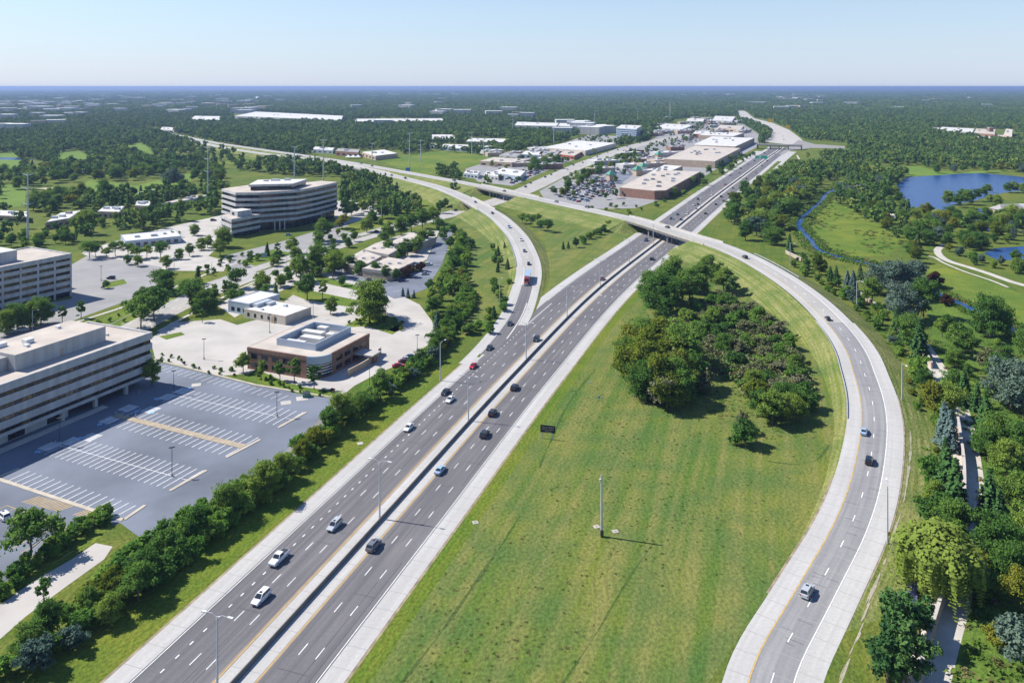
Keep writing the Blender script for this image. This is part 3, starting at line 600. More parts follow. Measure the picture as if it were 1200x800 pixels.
guardrail(RA, -7.3, RA.sy(440), RA.sy(620), 'galvanised guardrail beside the left flyover ramp above the grass')
def bridge(path, s0, s1, label, piers, hw_=7.3, abut=True, deck_m='concrete'):
    root = empty('bridge', path.pos((s0+s1)/2), 0, label, 'bridge'); inv = root.matrix_basis.inverted(); n = max(2, int((s1-s0)/path.ds))
    def put(b, name, m): o = b.build(name, m, root); o.matrix_parent_inverse = inv; return o
    b = MB()
    for i in range(n):
        q = [s0+(s1-s0)*(i+k)/n for k in (0, 1)]
        A = [path.pos(q[0], -hw_, -.03), path.pos(q[0], hw_, -.03), path.pos(q[1], hw_, -.03), path.pos(q[1], -hw_, -.03)]; B_ = [p-Vector((0, 0, 1.5)) for p in A]
        b.poly(A); b.poly(B_[::-1]); b.poly([A[0], A[3], B_[3], B_[0]]); b.poly([A[2], A[1], B_[1], B_[2]])
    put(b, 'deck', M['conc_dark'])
    for o in (-hw_+.2, hw_-.2):
        x = barrier(path, o, s0-14, s1+14, 'parapet', M['concrete'], root, 1.0, .22, .15, .03)
    for s in piers:
        p = path.pos(s); hd = path.heading(s)+math.pi/2; h = p.z-1.6
        b = MB(); b.box(p.x, p.y, h-1.1, h+.02, 12.6, 1.2, hd, 0)
        for t in (-5, -1.7, 1.7, 5): b.tube([(p.x+t*math.cos(hd), p.y+t*math.sin(hd), -.1), (p.x+t*math.cos(hd), p.y+t*math.sin(hd), h-1.05)], .48, 10)
        put(b, 'pier', M['concrete'])
    if abut:
        for s in (s0, s1):
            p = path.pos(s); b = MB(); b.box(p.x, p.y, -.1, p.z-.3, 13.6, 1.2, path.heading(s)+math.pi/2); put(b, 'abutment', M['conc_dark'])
    return root
cs = RB.near(*at(781, 272.5, 7)[:2])[0]
bridge(RB, br_b[0], br_b[1], 'concrete bridge carrying the right ramp over the main highway', [cs-24, cs, cs+24])
b0, b1 = spans_a[0][1], spans_a[1][0]; bridge(RA, b0, b1, 'short concrete bridge of the left flyover over the local road', [(b0+b1)/2])
b0, b1 = bc_b[0], bc_b[1]; bridge(RB, b0, b1, 'concrete bridge of the rear flyover over the local road by the shops', [b0+(b1-b0)*.33, b0+(b1-b0)*.67])
b0, b1 = spans_a[1][1], spans_a[2][0]; bridge(RA, b0, b1, 'long viaduct on columns behind the dark banded office block', [b0+(b1-b0)*k/7 for k in range(1, 7)])
OV = Path([(437-.9135*38, 1290+.4067*38, 7), (437, 1290, 7), (437+.9135*38, 1290-.4067*38, 7)], 4, 0)
ob = bridge(OV, 2, OV.len-2, 'distant grey overpass crossing the highway where it narrows away', [OV.len/2-14, OV.len/2, OV.len/2+14])
r_ = MB(); OV.ribbon(r_, -7, 7, 0, OV.len, .03); tag(r_.build('overpass_road', M['conc_road']), kind='structure')

def brick_wall(pxs, h, label):
    Q = Path(P3([(x, y, 0) for x, y in pxs]), 2, 1); root = empty('brick_wall', Q.pos(0), 0, label, 'wall'); inv = root.matrix_basis.inverted()
    for nm, w_, z0, z1, m in (('wall_face', .22, 0, h, M['brick_tan']), ('coping', .34, h+.003, h+.2, M['gravel'])):
        b = MB(); n = max(1, int(Q.len/2))
        for i in range(n):
            a, c = Q.len*i/n, Q.len*(i+1)/n; k = [Q.pos(a, -w_), Q.pos(a, w_), Q.pos(c, w_), Q.pos(c, -w_)]
            b.prism([(p.x, p.y) for p in k], z0, z1, 0, 0)
        o = b.build(nm, m, root); o.matrix_parent_inverse = inv
brick_wall([(1062, 882), (1079, 800), (1092, 752), (1104, 712), (1112, 690), (1126, 640), (1130, 600), (1130, 555), (1125, 515), (1122, 497)], 2.9, 'long pale capped brick garden wall beside the gravel path at lower right')
brick_wall([(1092, 432), (1081, 412), (1068, 395)], 2.2, 'curved brick garden wall segment with pale coping among the shrubs')
brick_wall([(1028, 362), (1017, 354), (1007, 346)], 2.0, 'short brick wall segment behind the small spruces beside the ramp')
brick_wall([(939, 306), (929, 301), (919, 296)], 1.7, 'red brick wall segment above the ramp near the stream')

# ------------------------------------------------------------------ buildings
class Bld:
    def __init__(s, name, origin, ang, label, cat='building'):
        s.o = Vector(origin); s.a = ang; s.c, s.k = math.cos(ang), math.sin(ang)
        s.root = empty(name, s.o, ang, label, cat)
    def mb(s): return MB()
    def put(s, b, name, m, parent=None, smooth=False): return b.build(name, m, parent or s.root, smooth)
    def box(s, name, x0, x1, y0, y1, z0, z1, m, parent=None, top=None):
        b = MB(); b.prism([(x0, y0), (x1, y0), (x1, y1), (x0, y1)], z0, z1, 0, 1 if top else 0, True)
        return s.put(b, name, [m, top] if top else m, parent)
def frame(a, b):
    """local frame with x along a->b; returns origin, angle, length"""
    d_ = b-a; return a, math.atan2(d_.y, d_.x), d_.length
def roof_units(B, spots, z, m='metal', parent=None):
    for x, y, sx, sy, h in spots: B.box('roof_unit', x-sx/2, x+sx/2, y-sy/2, y+sy/2, z, z+h, M[m], parent)
# 1 near office block: x runs along the shaded facade from its near-right corner, y into depth
ang = math.atan2(-.917, -.398)
B = Bld('office_building', (-123.4, 272, 0), ang, 'large white banded office block with roof penthouse beside the big car park', 'office')
Ln, Dp, Hh = 112, 31, 17.9
B.box('core', .8, Ln-.8, -Dp+.8, -.8, 3.6, 17.3, M['conc_dark'])
B.box('roof', .5, Ln-.5, -Dp+.5, -.5, 17.3, 17.45, M['roof_tan'])
for z0, z1 in ((15.5, Hh), (12, 14.2), (8.5, 10.7), (5.1, 7.2), (2.9, 3.9)):
    b = MB(); t = .75
    for x0, x1, y0, y1 in ((0, Ln, -t, 0), (0, Ln, -Dp, -Dp+t), (0, t, -Dp+t, -t), (Ln-t, Ln, -Dp+t, -t)): b.prism([(x0, y0), (x1, y0), (x1, y1), (x0, y1)], z0, z1, 0, 0, True)
    B.put(b, 'spandrel', M['precast'])
for z0, z1 in ((14.2, 15.5), (10.7, 12), (7.2, 8.5), (3.9, 5.1)):
    for nm, x0, x1, y0, y1 in (('window', .6, Ln-.6, -.7, -.35), ('window', .35, .7, -Dp+.6, -.7), ('window', .6, Ln-.6, -Dp+.35, -Dp+.7)): 
        b = MB(); b.prism([(x0, y0), (x1, y0), (x1, y1), (x0, y1)], z0+.01, z1-.01, 0, 0, True); x = x0+1.4
        while y1 == -.35 and x < x1: b.prism([(x, y1-.02), (x+.09, y1-.02), (x+.09, y1+.1), (x, y1+.1)], z0+.01, z1-.01, 1, 1); x += 1.7
        B.put(b, nm, [M['glass_gold'], M['metal_dark']])
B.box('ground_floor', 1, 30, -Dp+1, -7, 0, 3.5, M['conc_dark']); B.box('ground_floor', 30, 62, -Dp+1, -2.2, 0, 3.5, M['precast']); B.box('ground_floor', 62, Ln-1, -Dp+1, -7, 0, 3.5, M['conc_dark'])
for x0, x1 in ((33, 37), (44, 49)): B.box('entrance_door', x0, x1, -2.2, -2.12, .2, 2.6, M['glass_dark'])
for x in (10, 21.5, 33, 55, 67, 78, 90, 102): B.box('column', x-.55, x+.55, -1.5, -.4, 0, 2.9, M['precast'])
B.box('walkway', 20, 75, .4, 3.2, 0, .16, M['concrete'])
p = B.box('penthouse', 12.2, 43.2, -24.5, -7.6, 17.46, 22.3, M['precast'], None, M['roof_tan'])
B.box('access_door', 27.5, 28.6, -7.6, -7.5, 17.5, 19.7, M['brick_tan'], p)
B.box('penthouse', 43.3, 60, -22, -11, 17.46, 21.4, M['precast'], None, M['roof_grey'])
roof_units(B, [(34, -15, 2.6, 2.2, 1.3), (40, -19, 3, 2, 1.2), (20, -20, 1.2, 1.2, .8), (36.5, -12, 1.2, 1.6, .7)], 22.31, 'white_metal', p)
roof_units(B, [(6, -22, 2, 2, 1.0), (8, -12, .8, .8, .6), (70, -18, 4, 3, 1.6)], 17.46)
# 2 mid-left office with columns
ang = math.atan2(-.88, -.47); B = Bld('office_building', (-214.5, 386.4, 0), ang, 'pale six-storey office block with column grid at the left edge', 'office'); Ln, Dp, Hh = 92, 34, 20.8
B.box('core', .9, Ln-.9, -Dp+.9, -.9, 3, 20.2, M['conc_dark']); B.box('roof', .6, Ln-.6, -Dp+.6, -.6, 20.2, 20.35, M['roof_tan'])
fl = 3.28
for i in range(7):
    z1 = Hh-i*fl; z0 = z1-(1.75 if i else 2.1)
    if z0 < 0: break
    b = MB(); t = .8
    for x0, x1, y0, y1 in ((0, Ln, -t, 0), (0, Ln, -Dp, -Dp+t), (0, t, -Dp+t, -t), (Ln-t, Ln, -Dp+t, -t)): b.prism([(x0, y0), (x1, y0), (x1, y1), (x0, y1)], z0, z1, 0, 0, True)
    B.put(b, 'spandrel', M['precast'])
    if i < 6:
        for x0, x1, y0, y1 in ((.7, Ln-.7, -.85, -.5), (.5, .85, -Dp+.7, -.85)): B.box('window', x0, x1, y0, y1, z1-fl+.01 if i < 5 else .2, z0-.01, M['glass_gold'] if i < 5 else M['glass_dark'])
for k in range(12): B.box('column', k*8.0+.1, k*8.0+.9, -.5, .12, 0, 18.6, M['precast'])
p = B.box('penthouse', 21, 70, -26, -9, 20.36, 25.4, M['precast'], None, M['roof_white'])
roof_units(B, [(30, -18, 3, 2, 1)], 25.41, 'metal', p)
B.box('entrance_canopy', -9, -.1, -20, -15, 3.4, 4.2, M['precast']); B.box('column', -8.8, -8, -19.5, -15.5, 0, 3.4, M['precast'])
# 3 six-storey curved office with wing
org = Vector((-175, 590, 0)); B = Bld('office_building', org, 0, 'dark banded office block with bent front and stepped wing', 'office')
fp = [(-212.8, 580.6), (-195.2, 559.6), (-178.9, 560.5), (-155.5, 573.4), (-145.8, 593), (-136.5, 621.5), (-152, 630), (-175, 606), (-197.8, 608.5)]
def inset(P, d_):
    n = len(P); out = []; a = sum(P[i][0]*P[(i+1) % n][1]-P[(i+1) % n][0]*P[i][1] for i in range(n)); s = 1 if a > 0 else -1
    for i in range(n):
        p0, p1, p2 = Vector(P[i-1]), Vector(P[i]), Vector(P[(i+1) % n]); e1 = (p1-p0).normalized(); e2 = (p2-p1).normalized()
        n1 = Vector((-e1.y, e1.x))*s; n2 = Vector((-e2.y, e2.x))*s; b = (n1+n2).normalized(); out.append(tuple(p1+b*(d_/max(.3, b.dot(n1)))))
    return out
L3 = lambda P: [(x-org.x, y-org.y) for x, y in P]
def floors(B, P, zs, par, wall='precast', glass='glass_dark', win=1.7):
    for i, z1 in enumerate(zs):
        z0 = z1-par if i else z1-par*.9; b = MB(); b.prism(P, z0, z1, 0, 0, True); B.put(b, 'spandrel', M[wall])
        if i+1 < len(zs): b = MB(); b.prism(inset(P, .6), zs[i+1], z0, 0, 0); B.put(b, 'window', M[glass])
floors(B, L3(fp), [27, 23.1, 19.2, 15.3, 11.4, 7.5], 1.8)
b = MB(); b.prism(inset(L3(fp), 2.2), 0, 5.4, 0, 0); B.put(b, 'ground_floor', M['glass_dark'])
b = MB(); b.prism(inset(L3(fp), .5), 27.003, 27.2, 0, 0); B.put(b, 'roof', M['roof_tan'])
b = MB(); b.prism(L3([(-191, 598), (-188, 570), (-160, 576), (-157, 604)]), 27.2, 31.2, 0, 1); p = B.put(b, 'penthouse', [M['glass_dark'], M['roof_white']])
b = MB(); b.prism(L3([(-192, 599), (-189, 569), (-159, 575), (-156, 605)]), 30.0, 31.6, 0, 1); B.put(b, 'penthouse_band', [M['precast'], M['roof_white']], p)
roof_units(B, [(-2, 3, 6, 3, 1.2), (-8, 0, 3, 3, 1), (6, 6, 4, 3, 1.4)], 31.62, 'metal', p)
wing = [(-189, 533.9), (-176.5, 556), (-180, 560), (-196, 559), (-203, 552)]
floors(B, L3(wing), [12.4, 8.6, 4.8], 2.0)
b = MB(); b.prism(inset(L3(wing), .8), 0, 2.8, 0, 0); B.put(b, 'ground_floor', M['glass_dark'])
b = MB(); b.prism(inset(L3(wing), .5), 12.403, 12.6, 0, 0); B.put(b, 'roof', M['roof_tan'])
b = MB(); b.prism(L3([(-196, 551), (-188, 543), (-181.5, 553), (-190, 558)]), 12.6, 16.4, 0, 1); p = B.put(b, 'stair_block', [M['precast'], M['roof_white']])
b = MB(); b.prism(L3([(-193.6, 548.5), (-191.6, 546.5), (-191.7, 546.4), (-193.7, 548.4)]), 13.4, 15.2); B.put(b, 'window', M['glass_dark'], p)
for i, (x, y) in enumerate(((-168, 561.5), (-165, 563.2), (-162, 564.9))): 
    b = MB(); b.tube([(x-org.x, y-org.y, 0), (x-org.x, y-org.y, 6.5)], .45, 8); B.put(b, 'entrance_column', M['precast'])
# 4 brick office with roof screen. x along front-left wall, y back
a = Vector((-95.7, 286.8, 0)); ang = math.atan2(-12.3, 29.7); B = Bld('brick_office', a, ang, 'two-storey red brick office with rounded corner and blue roof screen', 'office'); W_, D_, Hh = 32, 30.5, 7.8
rc = [(W_-6+6*math.sin(t), 6-6*math.cos(t)) for t in np.linspace(0, math.pi/2, 9)]
fp = [(0, 0)]+rc+[(W_, D_), (0, D_)]
b = MB(); b.prism(fp, 0, 6.4, 0, 0); B.put(b, 'wall', M['brick'])
b = MB(); b.prism(inset(fp, -.12), 6.4, Hh, 0, 0, True); B.put(b, 'fascia', M['brick'])
b = MB(); b.prism(inset(fp, .35), Hh+.002, Hh+.06, 0, 0); B.put(b, 'roof', M['roof_tan'])
b = MB(); cf = [(x, y) for x, y in inset([(0, 0)]+rc+[(W_, D_), (0, D_)], -.22)][1:10]; ci = inset(fp, .3)[1:10]
b.prism(cf+ci[::-1], 5.2, Hh+.05, 0, 0, True); B.put(b, 'corner_canopy', M['screen'])
b = MB(); cf = inset(fp, -.06)[1:10]; b.prism(cf+ci[::-1], .6, 5.15, 0, 0, True); B.put(b, 'corner_window', M['glass_dark'])
for z in (1.6, 2.6, 3.6, 4.6):
    b = MB(); cf = inset(fp, -.16)[1:10]; b.prism(cf+ci[::-1], z, z+.22, 0, 0, True); B.put(b, 'sunshade', M['white_metal'])
for z0 in (1.0, 4.1):
    for k in range(5): B.box('window', 1.6+k*4.7, 4.3+k*4.7, -.05, .1, z0, z0+1.6, M['glass_dark'])
    for k in range(4): B.box('window', W_-.1, W_+.05, 9+k*5.2, 12.6+k*5.2, z0, z0+1.6, M['glass_dark'])
    for k in range(4): B.box('window', 3+k*7, 6+k*7, D_-.1, D_+.05, z0, z0+1.6, M['glass_dark'])
b = MB()
for x0, x1, y0, y1 in ((8.3, 25.4, 5.8, 6.1), (8.3, 25.4, 27.7, 28), (8.3, 8.6, 6.1, 27.7), (25.1, 25.4, 6.1, 27.7)): b.prism([(x0, y0), (x1, y0), (x1, y1), (x0, y1)], Hh+.06, Hh+2.5, 0, 0)
B.put(b, 'roof_screen', M['screen'])
b = MB(); b.prism([(x, y) for x, y in ((8.6, 6.1), (25.1, 6.1), (25.1, 27.7), (8.6, 27.7))], Hh+.062, Hh+.09); B.put(b, 'screened_roof', M['roof_grey'])
roof_units(B, [(14, 20, 9, 3, 1.7), (18, 14, 9, 3.2, 1.8), (15.5, 24, 4, 2.5, 2.4), (14, 9.5, 8, 2.4, 1.2), (21, 21, 3, 2.5, 1.4)], Hh+.1, 'roof_white')
B.box('entrance_canopy', W_+.2, W_+8, 20, 26, 3.0, 3.5, M['concrete']); B.box('canopy_column', W_+6.6, W_+7.4, 22, 24, 0, 3.0, M['brick'])
root = empty('ramp_wall', at(432, 435), 0, 'curved brick retaining wall beside the brick office driveway', 'wall'); Q = Path(P3([(408, 441, 0), (425, 432, 0), (441, 421, 0), (447, 412, 0)]), 2, 1)
b = MB()
for i in range(int(Q.len/2)): b.prism([tuple(Q.pos(2*i+x, o)[:2]) for x, o in ((0, -.25), (0, .25), (2, .25), (2, -.25))], 0, 2.4)
o = b.build('wall_face', M['brick_tan'], root); o.matrix_parent_inverse = Matrix.Translation(-root.location)
# 5 bank
a = Vector((-118.4, 350.2, 0)); ang = math.atan2(-11.3, 21.5); B = Bld('bank_building', a, ang, 'low cream branch building with white stepped flat roofs', 'building')
def flat(B, x0, x1, y0, y1, h, wall, roof, nm='wall', t=.3, par=.35):
    b = MB(); b.prism([(x0, y0), (x1, y0), (x1, y1), (x0, y1)], 0, h); B.put(b, nm, wall)
    b = MB()
    for q in ((x0-.05, x1+.05, y0-.05, y0+t), (x0-.05, x1+.05, y1-t, y1+.05), (x0-.05, x0+t, y0+t, y1-t), (x1-t, x1+.05, y0+t, y1-t)): b.prism([(q[0], q[2]), (q[1], q[2]), (q[1], q[3]), (q[0], q[3])], h-.25, h+par, 0, 0, True)
    B.put(b, 'parapet', wall); B.box('roof', x0+t, x1-t, y0+t, y1-t, h+.002, h+.1, roof)
flat(B, 0, 24.3, 0, 16, 3.6, M['stucco'], M['roof_white']); flat(B, -13, -.2, 3, 22, 5.0, M['screen'], M['roof_white'], 'taller_wall')
for k in range(5): B.box('window', 2+k*4, 3.3+k*4, -.05, .1, 1, 2.6, M['glass_dark'])
B.box('brick_pier', 16.5, 18.2, -.3, .1, 0, 3.4, M['brick_tan']); roof_units(B, [(2, 9, 3, 9, 1.5), (5, 11, 2.4, 4, 1.2), (13, 12, 1.4, 1.4, .8), (8, 3, 1, 1, .5)], 3.71)
for k in range(3): B.box('window', -11+k*3.6, -9+k*3.6, 2.95, 3.1, 1, 2.8, M['glass_dark'])
# 6 white drive-in, 7 tan-roofed complex
a = Vector((-244, 500.4, 0)); B = Bld('low_building', a, math.atan2(17, 27), 'long low white building with flat roof behind a row of lot trees', 'building')
flat(B, 0, 33, 0, 26, 4.2, M['screen'], M['roof_white']); roof_units(B, [(8, 12, 3, 3, 1.2), (18, 10, 4, 2, 1.4), (25, 14, 2, 2, 1)], 4.31)
for k in range(7): B.box('window', 1.5+k*4.5, 4+k*4.5, -.06, .1, .5, 2.8, M['glass_dark'])
for i, (P, lb) in enumerate((([(403, 309), (424, 313), (447, 301), (429, 295)], 'tan-roofed low office wing nearest the dark curved lot'), ([(425, 315), (460, 319), (486, 307), (455, 302)], 'tan-roofed low office wing nearest the ramp hedge'),
                             ([(426, 293), (455, 299), (470, 291), (443, 286)], 'tan-roofed low office wing in the middle of its group'), ([(455, 285), (485, 288), (511, 278), (481, 274)], 'tan-roofed low office wing farthest from the camera'))):
    z = 4.6; q = [at(x, y, z) for x, y in P]; o_ = q[0].copy(); o_.z = 0; B = Bld('low_office', o_, 0, lb, 'building'); pl = [(v.x-o_.x, v.y-o_.y) for v in q]
    b = MB(); b.prism(pl, 0, z); B.put(b, 'wall', M['brick_tan']); b = MB(); b.prism(inset(pl, -.3), z-1.2, z+.3, 0, 0, True); B.put(b, 'fascia', M['roof_grey'])
    b = MB(); b.prism(inset(pl, .1), z+.303, z+.4); B.put(b, 'roof', M['roof_tan'])
    c = sum((Vector(t) for t in pl), Vector((0, 0)))/4
    for k in range(3): B.box('roof_unit', c.x-6+k*5, c.x-4.4+k*5, c.y-1+k, c.y+.6+k, z+.4, z+1.3, M['metal'])
# 8 generic flat-roofed buildings given by roof corner pixels
FBLK = []
def flatblock(P, z, name, label, wall, roof, cat='building', units=3, wins=0, par=.4, bands=0, group=None, lip='roof_grey'):
    q = [at(x, y, z) for x, y in P]; o_ = sum(q, Vector())/len(q); o_.z = 0; B = Bld(name, o_, 0, label, cat)
    if group: B.root['group'] = group
    pl = [(v.x-o_.x, v.y-o_.y) for v in q]; FBLK.append(np.array([(v.x, v.y) for v in q])*1.0)
    if bands:
        h = z/bands
        for k in range(bands):
            b = MB(); b.prism(inset(pl, .8), k*h, k*h+h*.5, 0, 0); B.put(b, 'window', M['glass_blue']); b = MB(); b.prism(pl, k*h+h*.5, (k+1)*h, 0, 0, True); B.put(b, 'spandrel', M[wall])
    else:
        b = MB(); b.prism(pl, 0, z, 0, 0); B.put(b, 'wall', M[wall])
    b = MB(); b.prism(inset(pl, .5), z+.003, z+par, 0, 0); B.put(b, 'roof', M[roof])
    rr = random.Random(int(P[0][0]*7+P[0][1]))
    for _ in range(units):
        i = rr.randrange(len(pl)); t, s = rr.uniform(.25, .75), rr.uniform(.2, .7); c = (Vector(pl[i]).lerp(Vector(pl[(i+1) % len(pl)]), t))*s
        B.box('roof_unit', c.x-2, c.x+2, c.y-1.4, c.y+1.4, z+par, z+par+1.6, M['metal'] if rr.random() < .6 else M['roof_grey'])
    for k in range(wins):
        n = len(pl); u = Vector(pl[0]); v = Vector(pl[1]); a_ = u.lerp(v, (k+.25)/wins); b_ = u.lerp(v, (k+.75)/wins); nn = Vector(((v-u).y, -(v-u).x)).normalized()*.06
        if nn.dot(u) < 0: nn = -nn
        b = MB(); b.prism([a_+nn, b_+nn, b_-nn, a_-nn], z*.25, z*.6, 0, 0, True); B.put(b, 'window', M['glass_dark'])
    return B
FB = flatblock
B = FB([(726, 220), (767, 224), (781, 223.5), (821, 201.5), (772, 199.6), (753, 206)], 8, 'store_building', 'long brick retail block with pale roof nearest the ramp bridge', 'brick', 'roof_tan', 'store', 14, 0)
q = [at(*p) for p in ((727, 229.5), (742, 231))]; B.box('entrance_canopy', q[0].x-B.o.x, q[1].x-B.o.x, q[0].y-B.o.y-6, q[0].y-B.o.y-1.5, 3.4, 5.2, M['green_roof'])
for k in range(3): B.box('window', q[0].x-B.o.x+2+k*13, q[0].x-B.o.x+10+k*13, q[0].y-B.o.y-7.5-k*6, q[0].y-B.o.y-7-k*6, .5, 3, M['glass_dark'])
FB([(756, 205), (772, 207), (800, 195), (778, 193.5)], 7, 'store_building', 'small pale-roofed shop between the two long brick retail blocks', 'brick_tan', 'roof_white', 'store', 5)
FB([(778, 186.5), (838, 189.5), (868, 174), (814, 171)], 8.5, 'store_building', 'long tan retail block with pale roof behind the nearest one', 'brick_tan', 'roof_tan', 'store', 12)
FB([(812, 170), (862, 172), (884, 162), (834, 160)], 8.5, 'store_building', 'far tan retail block with white roof beside the highway', 'brick_tan', 'roof_white', 'store', 8)
FB([(818, 158.5), (860, 160), (872, 156), (834, 155)], 8, 'store_building', 'farthest white-roofed retail block near the pale distant highway', 'brick_tan', 'roof_white', 'store', 6)
for i, (x, y, lb) in enumerate(((747, 206, 'nearest'), (754, 202, 'second nearest'), (716, 212, 'leftmost'), (772, 187, 'farthest'))):
    c = at(x, y); B = Bld('entrance_tower', c, .4, f'{lb} of the green-roofed shop entrance towers by the retail lot', 'tower'); B.box('tower_wall', -4, 4, -4, 4, 0, 7, M['brick_tan'])
    b = MB(); pk = (0, 0, 12)
    for k in range(4):
        A_ = [(-5, -5, 7), (5, -5, 7), (5, 5, 7), (-5, 5, 7)]; b.poly([A_[k], A_[(k+1) % 4], pk])
    B.put(b, 'roof', M['green_roof'])
FB([(722, 150), (746, 151.5), (752, 147.5), (728, 146.5)], 22, 'office_building', 'blue glass mid-rise office beyond the retail strip', 'screen', 'roof_white', 'office', 3, 0, .4, 6)
for P, z, lb, wl, rf in (([(603, 147), (652, 148), (655, 144.5), (606, 143)], 14, 'long grey parking deck among trees left of the blue office', 'precast', 'roof_white'),
                         ([(653, 148), (688, 148.5), (690, 145), (656, 144.5)], 12, 'right-hand grey parking deck among trees left of the blue office', 'precast', 'roof_white'),
                         ([(635, 173), (686, 177), (722, 168), (676, 165)], 7, 'sprawling white-roofed car dealer on the far side of the local road', 'stucco', 'roof_white'),
                         ([(655, 181), (673, 183), (682, 178), (660, 177)], 5, 'low shop with bright red trim beside the white dealer', 'red_trim', 'roof_tan'),
                         ([(631, 181), (652, 183), (656, 178), (634, 177)], 5, 'low brown restaurant beside the red-trimmed shop', 'brick_tan', 'roof_grey'),
                         ([(562, 189), (600, 191), (622, 187), (578, 184.5)], 5.5, 'low brown flat-roofed building above the flyover', 'brick_tan', 'roof_tan'),
                         ([(576, 202), (610, 207), (616, 201), (590, 197)], 5, 'white-roofed showroom closest to the flyover bridge', 'screen', 'roof_white'),
                         ([(543, 203), (560, 205), (563, 201), (546, 200)], 4.5, 'small pale-roofed shed by the flyover trees', 'screen', 'roof_white'),
                         ([(566, 205), (584, 207), (588, 203), (570, 201)], 4.5, 'narrow white-roofed shop between shed and showroom', 'precast', 'roof_white'),
                         ([(585, 182), (606, 183.5), (612, 180.5), (592, 179)], 5, 'small grey-roofed building behind the low brown one', 'precast', 'roof_grey'),
                         ([(610, 181), (634, 182), (638, 178), (616, 177)], 5, 'white-roofed low store left of the brown restaurant', 'screen', 'roof_white'),
                         ([(393, 177), (420, 179), (422, 175.5), (396, 174)], 7, 'red brick school building with dark roof behind the flyover', 'brick', 'roof_grey'),
                         ([(424, 178.5), (440, 183), (466, 180), (450, 175.5)], 6, 'low brick hall with pale roof behind the flyover', 'brick_tan', 'roof_white'),
                         ([(366, 175), (390, 176.5), (392, 173.5), (369, 172)], 5, 'pale blue roofed low annexe left of the red brick school', 'screen', 'roof_white'),
                         ([(275, 136), (400, 141), (402, 136), (300, 131)], 11, 'huge white industrial plant beyond the trees on the left', 'precast', 'roof_white'),
                         ([(415, 143), (520, 142), (518, 139), (418, 139.5)], 9, 'long low warehouse row right of the white industrial plant', 'roof_grey', 'roof_white'),
                         ([(223, 140.5), (258, 141), (258, 136.5), (228, 136)], 9, 'pale flat building left of the white industrial plant', 'precast', 'roof_white'),
                         ([(506, 163), (536, 162.5), (532, 158), (506, 158)], 6, 'white-roofed warehouse among trees above the flyover', 'precast', 'roof_white'),
                         ([(546, 166), (592, 167), (594, 163), (550, 162)], 9, 'long grey office with white roof line among trees', 'roof_grey', 'roof_white'),
                         ([(497, 171.5), (512, 172), (514, 169), (499, 169)], 4, 'small white shed left of the blue playground shed', 'screen', 'roof_white'),
                         ([(516, 173), (548, 174.5), (550, 170), (520, 169)], 4.5, 'white-roofed low school block at the field edge', 'screen', 'roof_white'),
                         ([(765, 150), (800, 152), (812, 147), (780, 145)], 7, 'white-roofed store right of the blue glass office', 'precast', 'roof_white'),
                         ([(812, 157), (830, 157.5), (832, 154), (815, 153.5)], 6, 'red-fronted store before the far retail roofs', 'red_trim', 'roof_white'),
                         ([(804, 142), (824, 142.5), (826, 139.5), (806, 139)], 7, 'small white-roofed store far up the retail strip', 'precast', 'roof_white'),
                         ([(835, 141), (858, 142), (862, 137), (838, 136)], 8, 'pale warehouse beside the distant pale highway', 'precast', 'roof_white'),
                         ([(840, 150), (868, 152), (872, 148), (844, 146.5)], 7, 'tan-roofed store beside the distant pale highway', 'brick_tan', 'roof_tan'),
                         ([(-20, 252), (34, 254.5), (33, 248.5), (-14, 246)], 4.5, 'white-roofed low building at the left edge beyond the power line', 'brick_tan', 'roof_white'),
                         ([(53, 261), (82, 256), (96, 247), (70, 250)], 5, 'long white-roofed low building left of the tall pylon trees', 'brick_tan', 'roof_white'),
                         ([(114, 248), (140, 249), (146, 242), (122, 242)], 5, 'white-roofed low building in the middle of the tree strip', 'brick_tan', 'roof_white'),
                         ([(158, 241), (176, 242), (177, 236), (160, 236)], 5, 'small white-roofed building right end of the tree strip', 'brick_tan', 'roof_white'),
                         ([(184, 240), (210, 237), (246, 229), (228, 229)], 4, 'long pale canopy roof beside the golf course edge', 'screen', 'roof_tan'),
                         ([(188, 152), (208, 153), (210, 150), (190, 149)], 6, 'white-roofed shed beside the far bend of the flyover road', 'precast', 'roof_white'),
                         ([(1098, 152.5), (1140, 155), (1142, 151), (1104, 149)], 9, 'pale end of the large school beyond the lake', 'precast', 'roof_white'),
                         ([(1141, 156), (1166, 157.5), (1167, 152), (1144, 151)], 11, 'red brick part of the large school beyond the lake', 'brick', 'roof_tan'),
                         ([(1140, 162), (1186, 163.5), (1186, 159), (1144, 157.5)], 6, 'low pale annexe before the large brick school', 'stucco', 'roof_tan'),
                         ([(1176, 158), (1186, 160), (1187, 152), (1179, 151)], 10, 'tan gabled hall right of the large brick school', 'brick_tan', 'stucco'),
                         ([(1092, 151.5), (1100, 152), (1101, 150), (1094, 149.5)], 7, 'small white block left of the large school', 'precast', 'roof_white')):
    FB(P, z, 'distant_building' if P[0][1] < 200 else 'low_building', lb, wl, rf, 'building', 3, 4)
c = at(1160.5, 161); B = Bld('school_tower', c, 0, 'slim brick chimney tower beside the distant school', 'tower'); B.box('tower_wall', -4, 4, -4, 4, 0, 19, M['brick']); B.box('tower_cap', -4.4, 4.4, -4.4, 4.4, 19, 20, M['roof_tan'])
c = at(414, 186); B = Bld('white_tent', c, 0, 'white peaked tent between the two brick halls', 'tent'); b = MB()
for x in (-7, 0, 7):
    A_ = [(x-3.5, -5, 2.6), (x+3.5, -5, 2.6), (x+3.5, 5, 2.6), (x-3.5, 5, 2.6)]
    for k in range(4): b.poly([A_[k], A_[(k+1) % 4], (x, 0, 5.5)])
B.put(b, 'canopy', M['white_metal']); 
